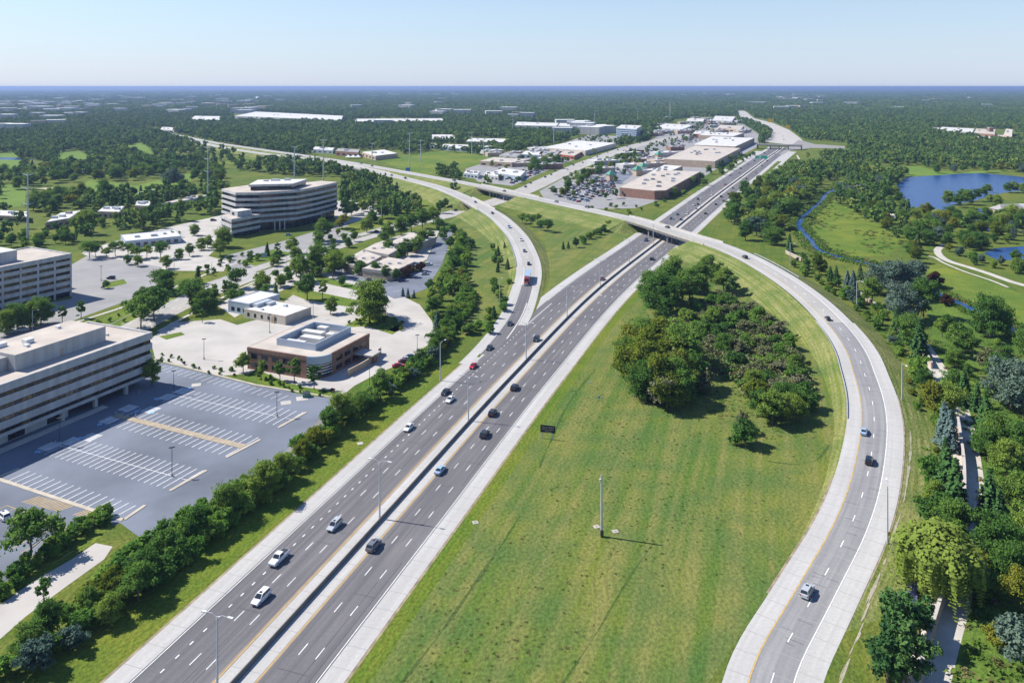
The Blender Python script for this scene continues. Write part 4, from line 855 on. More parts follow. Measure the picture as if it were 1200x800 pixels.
for x in (-10.5, 10.5):
    for y in (-5, 5): B.box('pole', x-.1, x+.1, y-.1, y+.1, 0, 2.6, M['white_metal'])
def house(px, py, w_, d_, h, rz, label, wall='brick_tan', roof='roof_grey', group=None):
    B = Bld('house', at(px, py), rz, label, 'house')
    if group: B.root['group'] = group
    B.box('wall', -w_/2, w_/2, -d_/2, d_/2, 0, h, M[wall]); b = MB(); e = .6; t = h+d_*.32
    a1, a2, a3, a4 = (-w_/2-e, -d_/2-e, h), (w_/2+e, -d_/2-e, h), (w_/2+e, d_/2+e, h), (-w_/2-e, d_/2+e, h); r1, r2 = (-w_/2+d_*.3, 0, t), (w_/2-d_*.3, 0, t)
    b.poly([a1, a2, r2, r1]); b.poly([a3, a4, r1, r2]); b.poly([a2, a3, r2]); b.poly([a4, a1, r1]); B.put(b, 'roof', M[roof])
    B.box('window', -w_*.3, w_*.3, -d_/2-.05, -d_/2+.05, 1, 2.2, M['glass_dark'])
house(1182, 250.5, 24, 12, 4, .2, 'grey hipped-roof garden pavilion on the lake peninsula', roof='roof_grey')
house(1198, 249, 14, 10, 4, .2, 'white-roofed pavilion at the right edge near the lake', roof='roof_white')
house(1010, 223, 12, 8, 3.5, .3, 'small pale-roofed shelter among trees left of the lake', roof='roof_white')
house(884, 258, 9, 7, 3.5, .4, 'small red-roofed shed among trees right of the highway', wall='brick', roof='brick')
# far roofs scattered through the woods to the horizon
rr = random.Random(5)
zones = [(0, 300, 108, 134, 80), (0, 110, 120, 138, 24), (300, 640, 105, 114, 16), (640, 900, 104, 113, 12), (100, 520, 114, 130, 18), (900, 1000, 112, 122, 12), (880, 1010, 122, 132, 8), (1000, 1200, 105, 130, 8), (440, 620, 130, 148, 10), (0, 70, 138, 160, 8), (640, 720, 148, 160, 8)]
base = None; FARB = []
for x0, x1, y0, y1, n in zones:
    for _ in range(n):
        px, py = rr.uniform(x0, x1), rr.uniform(y0, y1); p = at(px, py, 0); s = p.y/1000
        if base is None:
            base = MB(); base.prism([(-10, -7), (10, -7), (10, 7), (-10, 7)], 0, 1, 0, 1); base = base.mesh('distant_rooftop', [M['precast'], M['roof_bright']])
            b2 = MB(); b2.prism([(-10, -7), (10, -7), (10, 7), (-10, 7)], 0, 1, 0, 1); base2 = b2.mesh('distant_rooftop_grey', [M['brick_tan'], M['roof_grey']])
        o = bpy.data.objects.new('distant_building', base if rr.random() < .8 else base2); C.objects.link(o)
        o.location = p; o.rotation_euler.z = rr.uniform(-.5, .5); f = rr.uniform(.5, 1.2)*(1+s*.28); o.scale = (f*1.5, f*1.3, rr.uniform(14, 21)); FARB.append((p.x, p.y, 16*f))
        tag(o, ('pale' if o.data is base else 'greyish')+' flat-roofed building far off among the woods, a few pixels wide', 'building', 'pale roofs in the distant woods' if o.data is base else 'grey roofs in the distant woods')
rr = random.Random(23); SM = {}
for x0, x1, y0, y1, n in ((655, 720, 178, 186, 6), (760, 872, 139, 162, 60), (560, 650, 174, 200, 18), (700, 800, 172, 205, 14), (880, 905, 150, 158, 0)):
    for _ in range(n):
        p = at(rr.uniform(x0, x1), rr.uniform(y0, y1)); k = rr.choice(['white', 'tan', 'grey'])
        if any(inside(np.array([p.x]), np.array([p.y]), o)[0] for o in FBLK) or RC.near(p.x, p.y)[1] and abs(RC.near(p.x, p.y)[1]) < 24: continue
        if k not in SM:
            mb_ = MB(); mb_.prism([(-10, -7), (10, -7), (10, 7), (-10, 7)], 0, 1, 0, 1); mb_.box(-3, 1, 1, 1.3, 4, 3, 0, 2); mb_.box(4, -2, 1, 1.25, 3, 3, 0, 2)
            SM[k] = mb_.mesh('small_shop', [M[dict(white='precast', tan='brick_tan', grey='brick')[k]], M[dict(white='roof_white', tan='roof_tan', grey='roof_grey')[k]], M['metal']])
        o = bpy.data.objects.new('small_shop', SM[k]); C.objects.link(o); o.location = p; o.rotation_euler.z = .41; o.scale = (rr.uniform(.8, 2.0), rr.uniform(.8, 1.6), rr.uniform(4.5, 7))
        tag(o, f'small {k}-roofed shop among the lots of the retail strip', 'shop', f'small {k}-roofed shops of the retail strip'); FBLK.append(np.array([(p.x-16, p.y-10), (p.x+16, p.y-10), (p.x+16, p.y+10), (p.x-16, p.y+10)]))
B = Bld('water_tower', at(302, 122), 0, 'white round water tower far off on the horizon left of centre', 'water tower')
b = MB(); b.tube([(0, 0, 0), (0, 0, 22), (0, 0, 30)], [3, 3, 5], 10); B.put(b, 'stem', M['white_metal']); b = MB()
b.tube([(0, 0, 28), (0, 0, 31), (0, 0, 36), (0, 0, 41), (0, 0, 43)], [3, 10, 13, 9, 2], 16); B.put(b, 'tank', M['white_metal'])

# ------------------------------------------------------------------ vegetation
def quads_mesh(name, Q, m):
    me = bpy.data.meshes.new(name); n = len(Q)
    me.vertices.add(n*4); me.vertices.foreach_set('co', Q.reshape(-1)); me.loops.add(n*4); me.loops.foreach_set('vertex_index', np.arange(n*4))
    me.polygons.add(n); me.polygons.foreach_set('loop_start', np.arange(0, n*4, 4)); me.polygons.foreach_set('loop_total', np.full(n, 4))
    me.materials.append(m); me.update(calc_edges=True); return me
def unit(v): return v/np.maximum(np.linalg.norm(v, axis=1, keepdims=True), 1e-6)
def leaves(r, pos, nrm, size, long=1.0, axis_=None):
    n = len(pos); nrm = unit(nrm); a = axis_ if axis_ is not None else r.normal(size=(n, 3)); t = unit(np.cross(nrm, a)); b = np.cross(nrm, t)
    s = size*r.uniform(.6, 1.35, (n, 1)); t = t*s*.5; b = b*s*.5*long
    k = r.uniform(.5, 1, (n, 1)); lift = nrm*s*.18
    return np.stack([pos-t*k-b+lift, pos+t*.8-b*.8-lift, pos+t*k+b+lift, pos-t*.8+b*.9-lift], 1)
def crown_round(seed, H, W, z0, nc, nl, leaf, top=.75, fill=.62, gap=.0):
    r = np.random.default_rng(seed); zc = (z0+H)/2; hz = (H-z0)/2; out = []; cen = []
    nlobe = int(r.integers(6, 10)); LB = [np.array([math.cos(k*6.283/nlobe*2.4+r.uniform(-.4, .4))*r.uniform(.12, .31)*W, math.sin(k*6.283/nlobe*2.4+r.uniform(-.4, .4))*r.uniform(.12, .31)*W, z0+(H-z0)*r.uniform(.28, .8)]) for k in range(nlobe)]
    LB[0] = np.array([r.uniform(-.06, .06)*W, r.uniform(-.06, .06)*W, H*.84])
    for i in range(nc):
        d_ = unit(r.normal(size=(1, 3)))[0]; q = r.uniform(.25, 1)**.5*.80
        c = np.array([d_[0]*q*W/2, d_[1]*q*W/2, zc+d_[2]*q*hz]); f = 1-top*max(0, (c[2]-zc)/hz)**2*.45; c[:2] *= f
        if nc > 20 and i % 5: lb = LB[i % nlobe]; c = lb+r.normal(0, 1, 3)*np.array([W*.095, W*.095, (H-z0)*.12]); c[2] = min(max(c[2], z0+.08*H), H*.95)
        R_ = W*r.uniform(.09, .20)*(1-.2*q); cen.append(c)
        d2 = unit(r.normal(size=(nl, 3))); d2[:, 2] = np.where(d2[:, 2] < -.35, -d2[:, 2]*.6, d2[:, 2]); rad = R_*(.35+.8*r.beta(2.2, 1.6, (nl, 1)))*np.array([[1, 1, .85]])*(1+.45*np.sin(d2[:, :1]*5+i)*np.cos(d2[:, 1:2]*4-i))
        p = c+d2*rad+r.normal(0, leaf*.25, (nl, 3)); out.append(leaves(r, p, d2*.55+r.normal(size=(nl, 3))*.62+np.array([[0, 0, .4]]), leaf*r.uniform(.75, 1.15)))
    return np.concatenate(out), cen
def crown_cone(seed, H, W, z0, leaf, layers=13, per=11, nl=11):
    r = np.random.default_rng(seed); out = []
    for i in range(layers):
        f = i/(layers-1); z = z0+(H-z0)*f**.92; R_ = W/2*(1-f)**.85+.12; k = max(4, int(per*(1-f*.6)))
        for j in range(k):
            a = 6.283*j/k+r.uniform(-.3, .3)+i; t = r.uniform(.15, 1.0, nl)**.7; L = R_*r.uniform(.78, 1.12)
            p = np.stack([np.cos(a)*t*L, np.sin(a)*t*L, z-t*L*.22+r.normal(0, .1, nl)], 1)+r.normal(0, leaf*.22, (nl, 3))
            nrm = np.stack([np.full(nl, np.cos(a)*.5), np.full(nl, np.sin(a)*.5), np.full(nl, .9)], 1)+r.normal(0, .35, (nl, 3))
            out.append(leaves(r, p, nrm, leaf))
    return np.concatenate(out)
def crown_willow(seed, H, W, leaf):
    r = np.random.default_rng(seed); out = []
    for i in range(44):
        d_ = unit(r.normal(size=(1, 3)))[0]; d_[2] = abs(d_[2])*.8+.1; q = r.uniform(.35, .95); c = np.array([d_[0]*W/2*q, d_[1]*W/2*q, H*.55+d_[2]*H*.4*(1-.3*q)])
        n = 46; d2 = unit(r.normal(size=(n, 3))); d2[:, 2] = abs(d2[:, 2]); p = c+d2*W*.13; out.append(leaves(r, p, d2+np.array([[0, 0, .5]]), leaf*1.1))
        for _ in range(16):
            a = r.uniform(0, 6.283); s = c+np.array([math.cos(a), math.sin(a), 0])*W*.13*r.uniform(.4, 1.1); ln = min(s[2]-.5, H*r.uniform(.25, .6)); m_ = 14; t = np.linspace(0, 1, m_)
            p = np.stack([s[0]+c[0]*.06*t+r.normal(0, .06, m_), s[1]+c[1]*.06*t+r.normal(0, .06, m_), s[2]-t*ln], 1)
            nn = np.tile([math.cos(a), math.sin(a), .25], (m_, 1))+r.normal(0, .4, (m_, 3)); out.append(leaves(r, p, nn, leaf*.62, 2.3, np.tile([math.sin(a), -math.cos(a), 0.01], (m_, 1))))
    return np.concatenate(out)
def trunk_mesh(name, H, r0, cen, seed):
    b = MB(); rr = random.Random(seed); zt = H*.62
    b.tube([(0, 0, -.15), (rr.uniform(-.1, .1), .05, zt*.4), (rr.uniform(-.3, .3), rr.uniform(-.3, .3), zt)], [r0*1.15, r0*.85, r0*.35], 7)
    for c in cen[:7]:
        z = min(zt*.75, max(H*.18, c[2]*.45)); b.tube([(0, 0, z), (c[0]*.5, c[1]*.5, z+(c[2]-z)*.6), tuple(c)], [r0*.42, r0*.26, r0*.07], 5)
    return b.mesh(name, M['bark'])
PROTO = {}
def proto(kind, k):
    """list of (trunk mesh or None, crown mesh, height, width)"""
    key = (kind, k)
    if key in PROTO: return PROTO[key]
    s = hash_seed(kind)+k*17; r = random.Random(s)
    if kind in ('tree', 'tree_yellow', 'silver'):
        H, W = 11, (10.5, 12.5, 9.5, 11.5, 13.5, 10.2)[k % 6]; Q, cen = crown_round(s, H, W, H*(.03, .07, .12)[k % 3], (54, 66, 60)[k % 3], 165, .37)
        m = dict(tree='leaf', tree_yellow='leaf_b', silver='silver_leaf')[kind]; v = (trunk_mesh('trunk', H, .26, cen, s), quads_mesh('crown', Q, M[m]), H, W)
    elif kind == 'columnar':
        H, W = 10, 5; Q, cen = crown_round(s, H, W, 1.2, 26, 70, .5, 1.2); v = (trunk_mesh('trunk', H, .2, cen, s), quads_mesh('crown', Q, M['leaf']), H, W)
    elif kind in ('spruce', 'blue_spruce'):
        H, W = 10, 5.6; Q = crown_cone(s, H, W, .35, .55, 15, 12, 11); v = (trunk_mesh('trunk', H, .2, [], s), quads_mesh('crown', Q, M['needle' if kind == 'spruce' else 'needle_blue']), H, W)
    elif kind == 'pine':
        H, W = 9, 7.5; Q, cen = crown_round(s, H, W, 1.0, 30, 80, .5, 1.3); v = (trunk_mesh('trunk', H, .22, cen, s), quads_mesh('crown', Q, M['needle']), H, W)
    elif kind == 'willow':
        H, W = 11, 12; v = (trunk_mesh('trunk', H, .4, [], s), quads_mesh('crown', crown_willow(s, H, W, .42), M['willow_leaf']), H, W)
    elif kind == 'open':   # thin elm-like lot tree with visible limbs
        H, W = 9, 11; Q, cen = crown_round(s, H, W, 2.4, 40, 84, .42, .4, .5); v = (trunk_mesh('trunk', H, .2, cen, s), quads_mesh('crown', Q, M['leaf']), H, W)
    else:                  # shrubs
        H, W = 4, 5; Q, cen = crown_round(s, H, W, .05, 32, 130, .28, .5, .55)
        if kind == 'twig_shrub':
            Q2, _ = crown_round(s+5, H*.9, W*.9, .05, 8, 26, .5); v = (None, quads_mesh('crown', np.concatenate([Q[::2]]), M['twig']), H, W)
        else: v = (None, quads_mesh('crown', Q, M[dict(shrub='leaf_shrub', dark_shrub='leaf', red_shrub='red_leaf', yellow_shrub='leaf_b', silver_shrub='silver_leaf')[kind]]), H, W)
    PROTO[key] = v; return v
def hash_seed(s): return sum(ord(c)*(i+3) for i, c in enumerate(s)) % 9973
NAMES = dict(tree=('broadleaf_tree', 'tree'), tree_yellow=('broadleaf_tree', 'tree'), silver=('silver_leaved_tree', 'tree'), columnar=('columnar_tree', 'tree'), spruce=('spruce_tree', 'conifer'), blue_spruce=('blue_spruce_tree', 'conifer'), pine=('pine_tree', 'conifer'),
             willow=('weeping_willow', 'tree'), open=('parking_lot_tree', 'tree'), shrub=('shrub', 'shrub'), dark_shrub=('shrub', 'shrub'), twig_shrub=('bare_shrub', 'shrub'), red_shrub=('purple_shrub', 'shrub'), yellow_shrub=('shrub', 'shrub'), silver_shrub=('silvery_shrub', 'shrub'))
LOOK = dict(tree='dark green broadleaf tree', tree_yellow='yellowish green broadleaf tree', silver='silvery grey-green tree', columnar='narrow upright green tree', spruce='dark green spruce', blue_spruce='blue-grey spruce', pine='dark rounded pine', willow='pale weeping willow', open='thin open-crowned tree',
            shrub='bright green shrub', dark_shrub='dark green shrub', twig_shrub='grey twiggy half-bare shrub', red_shrub='purple-leaved shrub', yellow_shrub='yellowish shrub', silver_shrub='silvery shrub')
PLANTS = []      # (zone, kind, x, y, z, height, width factor, own label)
def plant(zone, kind, px, py, h, wf=1.0, label=None, z=0):
    h *= .76 if 'belt' in zone else .88 if 'lake' in zone else 1.1 if 'hedge' in zone else 1.22
    p = at(px, py, z); PLANTS.append((zone, kind, p.x, p.y, z, h, wf, label))
def scatter(zone, poly, spacing, kinds, h0, h1, seed, avoid=2.5, cap=999, wf=(.85, 1.25)):
    P = wpoly(poly); r = random.Random(seed); x0, y0 = P.min(0); x1, y1 = P.max(0); n = 0
    for _ in range(int((x1-x0)*(y1-y0)/spacing**2*14)+60):
        x, y = r.uniform(x0, x1), r.uniform(y0, y1)
        if not inside(np.array([x]), np.array([y]), P)[0]: continue
        if any((x-q[2])**2+(y-q[3])**2 < spacing**2 for q in PLANTS[-400:]): continue
        k = r.choices([a for a, _ in kinds], [b for _, b in kinds])[0]; PLANTS.append((zone, k, x, y, 0, r.uniform(h0, h1)*(1 if 'shrub' not in k else .7), r.uniform(*wf), None)); n += 1
        if n >= cap: break
# -- hedge belt along the highway
Zb = 'the roadside belt left of the highway'
for px, py, h, k in ((312, 590, 12.5, 'tree'), (272, 612, 11, 'tree'), (406, 500, 12, 'tree'), (392, 512, 10, 'tree'), (452, 470, 11.5, 'tree'), (338, 566, 9, 'tree'), (232, 640, 10, 'tree'), (205, 660, 9, 'open'), (170, 690, 9.5, 'tree'), (140, 705, 8, 'tree_yellow'), (110, 725, 7, 'tree'), (60, 752, 9, 'tree'), (40, 775, 8, 'tree'), (360, 545, 8, 'tree_yellow'), (480, 452, 7, 'tree_yellow'), (500, 432, 8, 'tree'), (515, 420, 8.5, 'tree'),
                     (528, 405, 8, 'tree'), (535, 385, 9, 'tree'), (548, 372, 7, 'tree'), (525, 355, 8, 'tree'), (510, 345, 8, 'tree'), (478, 350, 5.5, 'blue_spruce'), (484, 352, 6, 'blue_spruce'), (491, 352, 5, 'blue_spruce'), (518, 388, 9, 'blue_spruce'), (57, 710, 7, 'columnar'), (428, 490, 9, 'tree'), (375, 530, 8.5, 'tree_yellow')): plant(Zb, k, px-6, py-3, h)
belt = [(0, 800), (0, 790), (50, 752), (98, 714), (126, 688), (156, 658), (178, 642), (205, 622), (245, 600), (300, 572), (350, 530), (398, 490), (430, 470), (470, 442), (505, 420), (518, 396), (530, 371), (540, 348), (552, 344), (556, 356), (538, 388), (505, 428), (470, 456), (430, 484), (405, 503), (378, 524), (332, 568), (286, 606), (236, 648), (190, 684), (136, 726), (76, 768), (40, 795)]
scatter(Zb, belt, 4.3, [('shrub', 6), ('dark_shrub', 3), ('tree', 1.6), ('yellow_shrub', 1), ('silver_shrub', .6)], 4.6, 7.6, 3, cap=170, wf=(.9, 1.3))
scatter('the low scrub along the roadside belt', belt, 2.9, [('shrub', 5), ('dark_shrub', 2), ('yellow_shrub', .8), ('silver_shrub', .4)], 3.8, 6.2, 66, cap=105, wf=(1, 1.4))
hedge = [(-30, 702), (20, 670), (70, 634), (112, 605), (124, 600), (131, 606), (94, 633), (34, 678), (0, 702), (-30, 725)]
scatter('the thick hedge below the big car park', hedge, 2.1, [('shrub', 1)], 3.6, 4.3, 4, cap=75)
plant('the thick hedge below the big car park', 'open', 36, 655, 9.5, 1, 'tall loose tree standing in the hedge at the bottom-left car park')
# -- clump in the infield
Zc = 'the grove inside the ramp loop'
for px, py, h, k, wf in ((775, 368, 14, 'tree', 1.1), (800, 362, 13, 'tree', 1.1), (788, 340, 13, 'tree', 1), (762, 352, 11, 'tree', 1), (820, 345, 12, 'tree', 1), (833, 330, 11, 'tree', 1), (848, 340, 9, 'tree', 1.2), (858, 345, 7, 'pine', 1.2),
                         (750, 455, 12, 'tree_yellow', 1.1), (770, 468, 12, 'tree_yellow', 1.1), (790, 470, 11, 'tree', 1.1), (738, 440, 11, 'tree', 1), (765, 440, 13, 'tree_yellow', 1.2), (810, 440, 13, 'columnar', 1.3), (800, 458, 11, 'tree_yellow', 1), (815, 455, 9, 'tree', 1), (825, 460, 6, 'twig_shrub', 1), (748, 430, 9, 'tree', 1), (785, 450, 9, 'twig_shrub', 1), (776, 478, 8, 'twig_shrub', 1),
                         (742, 425, 11, 'tree_yellow', 1.2), (757, 418, 11, 'tree', 1.2), (775, 422, 12, 'tree_yellow', 1.2), (795, 430, 12, 'tree', 1.2), (758, 470, 10, 'tree', 1.1), (782, 478, 9, 'tree_yellow', 1.1), (800, 474, 9, 'tree', 1.1), (780, 355, 14, 'tree', 1.1), (808, 352, 12, 'tree', 1.2), (872, 522, 5.5, 'dark_shrub', 1.1), (872, 508, 5.0, 'twig_shrub', .7), (905, 498, 8, 'tree', 1.2), (930, 492, 6.5, 'tree', 1.2), (918, 482, 7, 'tree', 1), (890, 488, 6.5, 'tree', 1.1), (945, 480, 5.5, 'dark_shrub', 1), (885, 470, 6, 'yellow_shrub', 1), (887, 332, 2.6, 'columnar', 1)): plant(Zc, k, px, py, h, wf)
scatter(Zc, [(790, 375), (840, 352), (880, 365), (915, 390), (938, 430), (945, 470), (900, 480), (880, 450), (850, 425), (820, 400)], 5.5, [('twig_shrub', 2.5), ('dark_shrub', 3), ('shrub', 2.5), ('tree', 1.2)], 5.5, 8.5, 6, cap=60, wf=(1, 1.5))
Zg = 'the small trees in the left ramp wedge'
for px, py, h, k in ((612, 262, 6, 'open'), (622, 266, 7, 'open'), (634, 270, 6, 'open'), (642, 272, 7, 'open'), (630, 260, 5, 'open'), (660, 292, 4, 'spruce'), (666, 291, 3.6, 'spruce'), (675, 290, 5, 'pine'), (690, 280, 4, 'dark_shrub'), (702, 275, 4, 'dark_shrub'), (714, 268, 4.4, 'dark_shrub'), (722, 263, 4, 'dark_shrub'), (697, 278, 4, 'dark_shrub'), (708, 272, 4, 'shrub'), (683, 286, 4, 'shrub')): plant(Zg, k, px, py, h)
scatter('the shrubs beside the left ramp', [(575, 290), (592, 292), (600, 330), (590, 375), (562, 405), (555, 395), (578, 350), (580, 320)], 6, [('dark_shrub', 3), ('shrub', 2), ('spruce', 1)], 4, 6.5, 8, cap=22)
for px, py, h, k in ((520, 280, 7, 'tree'), (528, 292, 7, 'tree'), (536, 305, 7, 'tree'), (533, 320, 8, 'tree'), (526, 330, 7, 'tree'), (540, 330, 6, 'tree_yellow'), (515, 270, 8, 'tree'), (531, 275, 6, 'shrub'), (540, 290, 6, 'shrub'), (544, 312, 6, 'shrub'), (530, 345, 7, 'shrub'), (542, 345, 6, 'dark_shrub')): plant('the hedge between the dark curved lot and the ramp', k, px, py, h)
scatter('the thick hedge inside the left ramp', [(498, 352), (516, 330), (532, 296), (540, 278), (552, 290), (546, 320), (540, 348), (556, 372), (548, 396), (526, 402), (514, 384)], 6, [('shrub', 3), ('dark_shrub', 4), ('tree', 1.2), ('silver_shrub', .6)], 5, 8.5, 60, cap=58)
scatter('the planting beside the local road', [(205, 372), (250, 352), (330, 322), (395, 303), (425, 312), (365, 333), (330, 342), (270, 356), (228, 376)], 9.5, [('tree', 3), ('dark_shrub', 2), ('tree_yellow', .8), ('shrub', 2)], 5, 10, 61, cap=40)
scatter('the planting below the banded office', [(300, 305), (345, 296), (395, 276), (425, 262), (440, 256), (450, 262), (420, 276), (360, 300), (310, 316)], 9, [('tree', 3), ('dark_shrub', 2), ('shrub', 2)], 4, 8, 62, cap=34)
# -- office park
Zo = 'the office park'
for px, py, h, k in ((378, 282, 12, 'tree'), (401, 268, 8, 'tree_yellow'), (352, 330, 11, 'tree'), (372, 320, 12, 'tree'), (390, 325, 11, 'tree'), (360, 352, 10, 'tree'), (433, 378, 14, 'tree'), (440, 372, 11, 'tree'), (378, 350, 7, 'columnar'), (328, 338, 6, 'columnar'), (387, 368, 6, 'tree'), (323, 350, 6, 'spruce'), (313, 300, 6.5, 'spruce'), (325, 298, 6, 'columnar'), (342, 297, 8, 'tree'), (262, 290, 10, 'tree'), (258, 300, 8, 'tree'),
                     (222, 300, 6, 'tree'), (236, 293, 6, 'tree'), (243, 290, 6, 'tree'), (210, 304, 5, 'tree'), (306, 444, 5.5, 'columnar'), (328, 446, 6, 'columnar'), (345, 448, 7, 'columnar'), (368, 456, 7, 'columnar'), (285, 436, 5.5, 'tree'), (178, 452, 7, 'tree'), (165, 384, 11, 'open'), (180, 376, 12, 'open'), (172, 370, 10, 'open'), (195, 345, 9, 'tree'), (188, 340, 8, 'open'), (232, 332, 7, 'spruce'), (225, 362, 10, 'open'), (222, 355, 9, 'open'), (238, 366, 8, 'tree'), (252, 350, 6, 'columnar'), (263, 345, 6, 'columnar'), (278, 338, 8, 'open'),
                     (237, 378, 5, 'columnar'), (20, 388, 9, 'tree'), (35, 384, 9, 'tree'), (48, 380, 9, 'tree'), (8, 392, 8, 'tree'), (73, 378, 6, 'columnar'), (95, 373, 6.5, 'columnar'), (115, 384, 2.6, 'dark_shrub'), (135, 300, 7, 'open'), (125, 302, 5, 'open'), (105, 303, 8, 'open'), (112, 300, 6, 'open'), (150, 300, 6, 'open'), (160, 304, 6.5, 'open'), (172, 302, 6, 'open'), (188, 304, 8, 'open'), (150, 310, 4.5, 'tree'), (162, 312, 5, 'tree'), (124, 338, 3.2, 'dark_shrub'), (195, 315, 6, 'tree'),
                     (202, 280, 5, 'columnar'), (210, 278, 3.6, 'columnar'), (228, 276, 6, 'tree'), (184, 272, 3.4, 'columnar'), (430, 272, 9, 'tree'), (436, 262, 8, 'tree'), (448, 256, 10, 'tree'), (460, 250, 10, 'tree'), (470, 250, 9, 'tree'), (455, 280, 9, 'tree'), (470, 276, 10, 'tree'), (482, 272, 10, 'tree'), (495, 268, 11, 'tree'), (508, 262, 10, 'tree'), (450, 285, 6, 'dark_shrub'), (455, 298, 7, 'tree'), (470, 308, 8, 'tree'), (478, 300, 8, 'tree'), (488, 296, 8, 'tree'), (495, 288, 8, 'tree'), (505, 285, 7, 'tree'), (440, 324, 6, 'tree'), (452, 328, 6, 'tree'), (464, 329, 5, 'tree'), (478, 325, 5, 'red_shrub'), (493, 318, 4, 'red_shrub'), (422, 322, 6, 'dark_shrub'),
                     (410, 318, 7, 'tree'), (400, 320, 6, 'tree'), (400, 335, 4, 'tree'), (412, 252, 9, 'tree'), (424, 248, 8, 'tree'), (405, 246, 8, 'tree'), (448, 243, 5, 'red_shrub'), (516, 250, 8, 'tree'), (522, 245, 7, 'tree'), (545, 348, 5, 'dark_shrub'), (455, 300, 5, 'tree'), (408, 290, 5, 'tree'), (415, 283, 5, 'tree')): plant(Zo, k, px, py, h)
scatter('the small plants around the office car parks', [(300, 434), (345, 452), (392, 460), (386, 466), (350, 462), (288, 442)], 2.6, [('shrub', 3), ('red_shrub', .4)], 1.2, 2.2, 9, cap=16)
scatter('the small plants around the office car parks', [(404, 380), (430, 384), (470, 388), (472, 380), (458, 370), (424, 372)], 2.8, [('shrub', 3), ('yellow_shrub', 1)], 1.4, 2.6, 10, cap=22)
scatter('the small plants around the office car parks', [(182, 420), (245, 438), (286, 442), (286, 436), (240, 430), (185, 414)], 3.2, [('shrub', 3), ('red_shrub', 1)], 1.2, 2.2, 12, cap=16)
scatter('the small plants around the office car parks', [(226, 318), (262, 306), (290, 298), (308, 300), (290, 314), (250, 324)], 4.5, [('dark_shrub', 3), ('shrub', 2)], 2.5, 4.5, 13, cap=20)
scatter('the small plants around the office car parks', [(115, 392), (175, 366), (205, 352), (215, 340), (160, 362), (100, 385)], 5, [('dark_shrub', 3), ('shrub', 2)], 1.5, 3, 14, cap=14)
# -- garden strip on the right
Zr = 'the garden strip right of the ramp'
plant(Zr, 'willow', 1102, 694, 11.5, 1.05, 'large pale weeping willow drooping over the garden wall at lower right')
for px, py, h, k in ((1056, 758, 8.5, 'pine'), (1078, 752, 7, 'pine'), (1040, 800, 8, 'pine'), (1062, 806, 8.5, 'pine'), (1107, 520, 9.5, 'blue_spruce'), (1114, 528, 9, 'blue_spruce'), (1108, 545, 6, 'spruce'), (1110, 590, 11, 'spruce'), (1120, 606, 11, 'spruce'), (1100, 625, 7, 'dark_shrub'), (1118, 640, 8, 'tree'), (1095, 600, 6, 'tree'), (1092, 570, 6, 'shrub'), (1110, 492, 9, 'tree'), (1096, 490, 9, 'tree_yellow'), (1130, 476, 9, 'spruce'), (1145, 482, 7, 'spruce'), (1120, 470, 8, 'tree'), (1085, 460, 6, 'tree'), (1078, 445, 6, 'shrub'),
                     (1078, 420, 12, 'spruce'), (1060, 402, 9, 'spruce'), (1050, 390, 8, 'spruce'), (1068, 408, 10, 'tree'), (1058, 376, 13, 'silver'), (1048, 350, 14, 'silver'), (1030, 345, 12, 'silver'), (1064, 348, 13, 'silver'), (1075, 338, 11, 'silver'), (1022, 358, 10, 'tree'), (1082, 372, 13.5, 'tree'), (1000, 342, 8.5, 'blue_spruce'), (993, 340, 8, 'blue_spruce'), (1008, 328, 7, 'spruce'), (980, 328, 6, 'spruce'), (973, 330, 6.5, 'spruce'), (960, 322, 9, 'tree_yellow'), (945, 316, 6, 'spruce'), (1000, 356, 5, 'silver_shrub'), (988, 350, 4, 'shrub'),
                     (1160, 396, 13, 'tree'), (1172, 388, 11, 'tree'), (1125, 418, 11, 'columnar'), (1118, 412, 9, 'columnar'), (1130, 420, 8, 'tree'), (1104, 395, 6, 'tree'), (1160, 436, 6, 'twig_shrub'), (1172, 442, 6, 'dark_shrub'), (1185, 480, 13, 'silver'), (1200, 490, 14, 'silver'), (1155, 525, 12, 'spruce'), (1166, 532, 9, 'tree'), (1158, 540, 7, 'tree'), (1180, 560, 8, 'tree'), (1196, 545, 9, 'tree'), (1160, 612, 10, 'spruce'), (1172, 625, 8, 'spruce'), (1190, 600, 8, 'tree'), (1172, 668, 9, 'tree'), (1160, 650, 6, 'tree'), (1185, 690, 7, 'tree'), (1145, 688, 4, 'silver_shrub'), (1152, 700, 5, 'dark_shrub'), (1200, 720, 7, 'tree_yellow'), (1195, 780, 6, 'silver_shrub'), (1170, 760, 3.5, 'yellow_shrub'), (1205, 650, 8, 'tree'), (1205, 420, 9, 'tree'),
                     (1100, 690, 4, 'shrub'), (1150, 668, 3.5, 'yellow_shrub'), (1110, 358, 4, 'red_shrub'), (1095, 336, 6, 'red_shrub')): plant(Zr, k, px, py, h)
scatter(Zr, [(1060, 445), (1080, 440), (1118, 500), (1118, 560), (1122, 620), (1110, 660), (1086, 650), (1092, 560), (1080, 500)], 5.2, [('shrub', 3), ('dark_shrub', 3), ('yellow_shrub', 1)], 3, 5.5, 21, cap=30)
scatter(Zr, [(940, 300), (985, 332), (1030, 366), (1058, 398), (1075, 425), (1066, 430), (1040, 398), (1000, 362), (950, 330), (925, 310)], 6, [('shrub', 3), ('dark_shrub', 4), ('silver_shrub', 1), ('yellow_shrub', 1)], 3, 6, 22, cap=34)
scatter(Zr, [(1162, 480), (1200, 470), (1215, 780), (1160, 790), (1148, 740), (1172, 640), (1176, 560)], 7.5, [('shrub', 3), ('dark_shrub', 2), ('yellow_shrub', 1.4), ('silver_shrub', 1.5), ('tree', .8)], 2.6, 5, 23, cap=40)
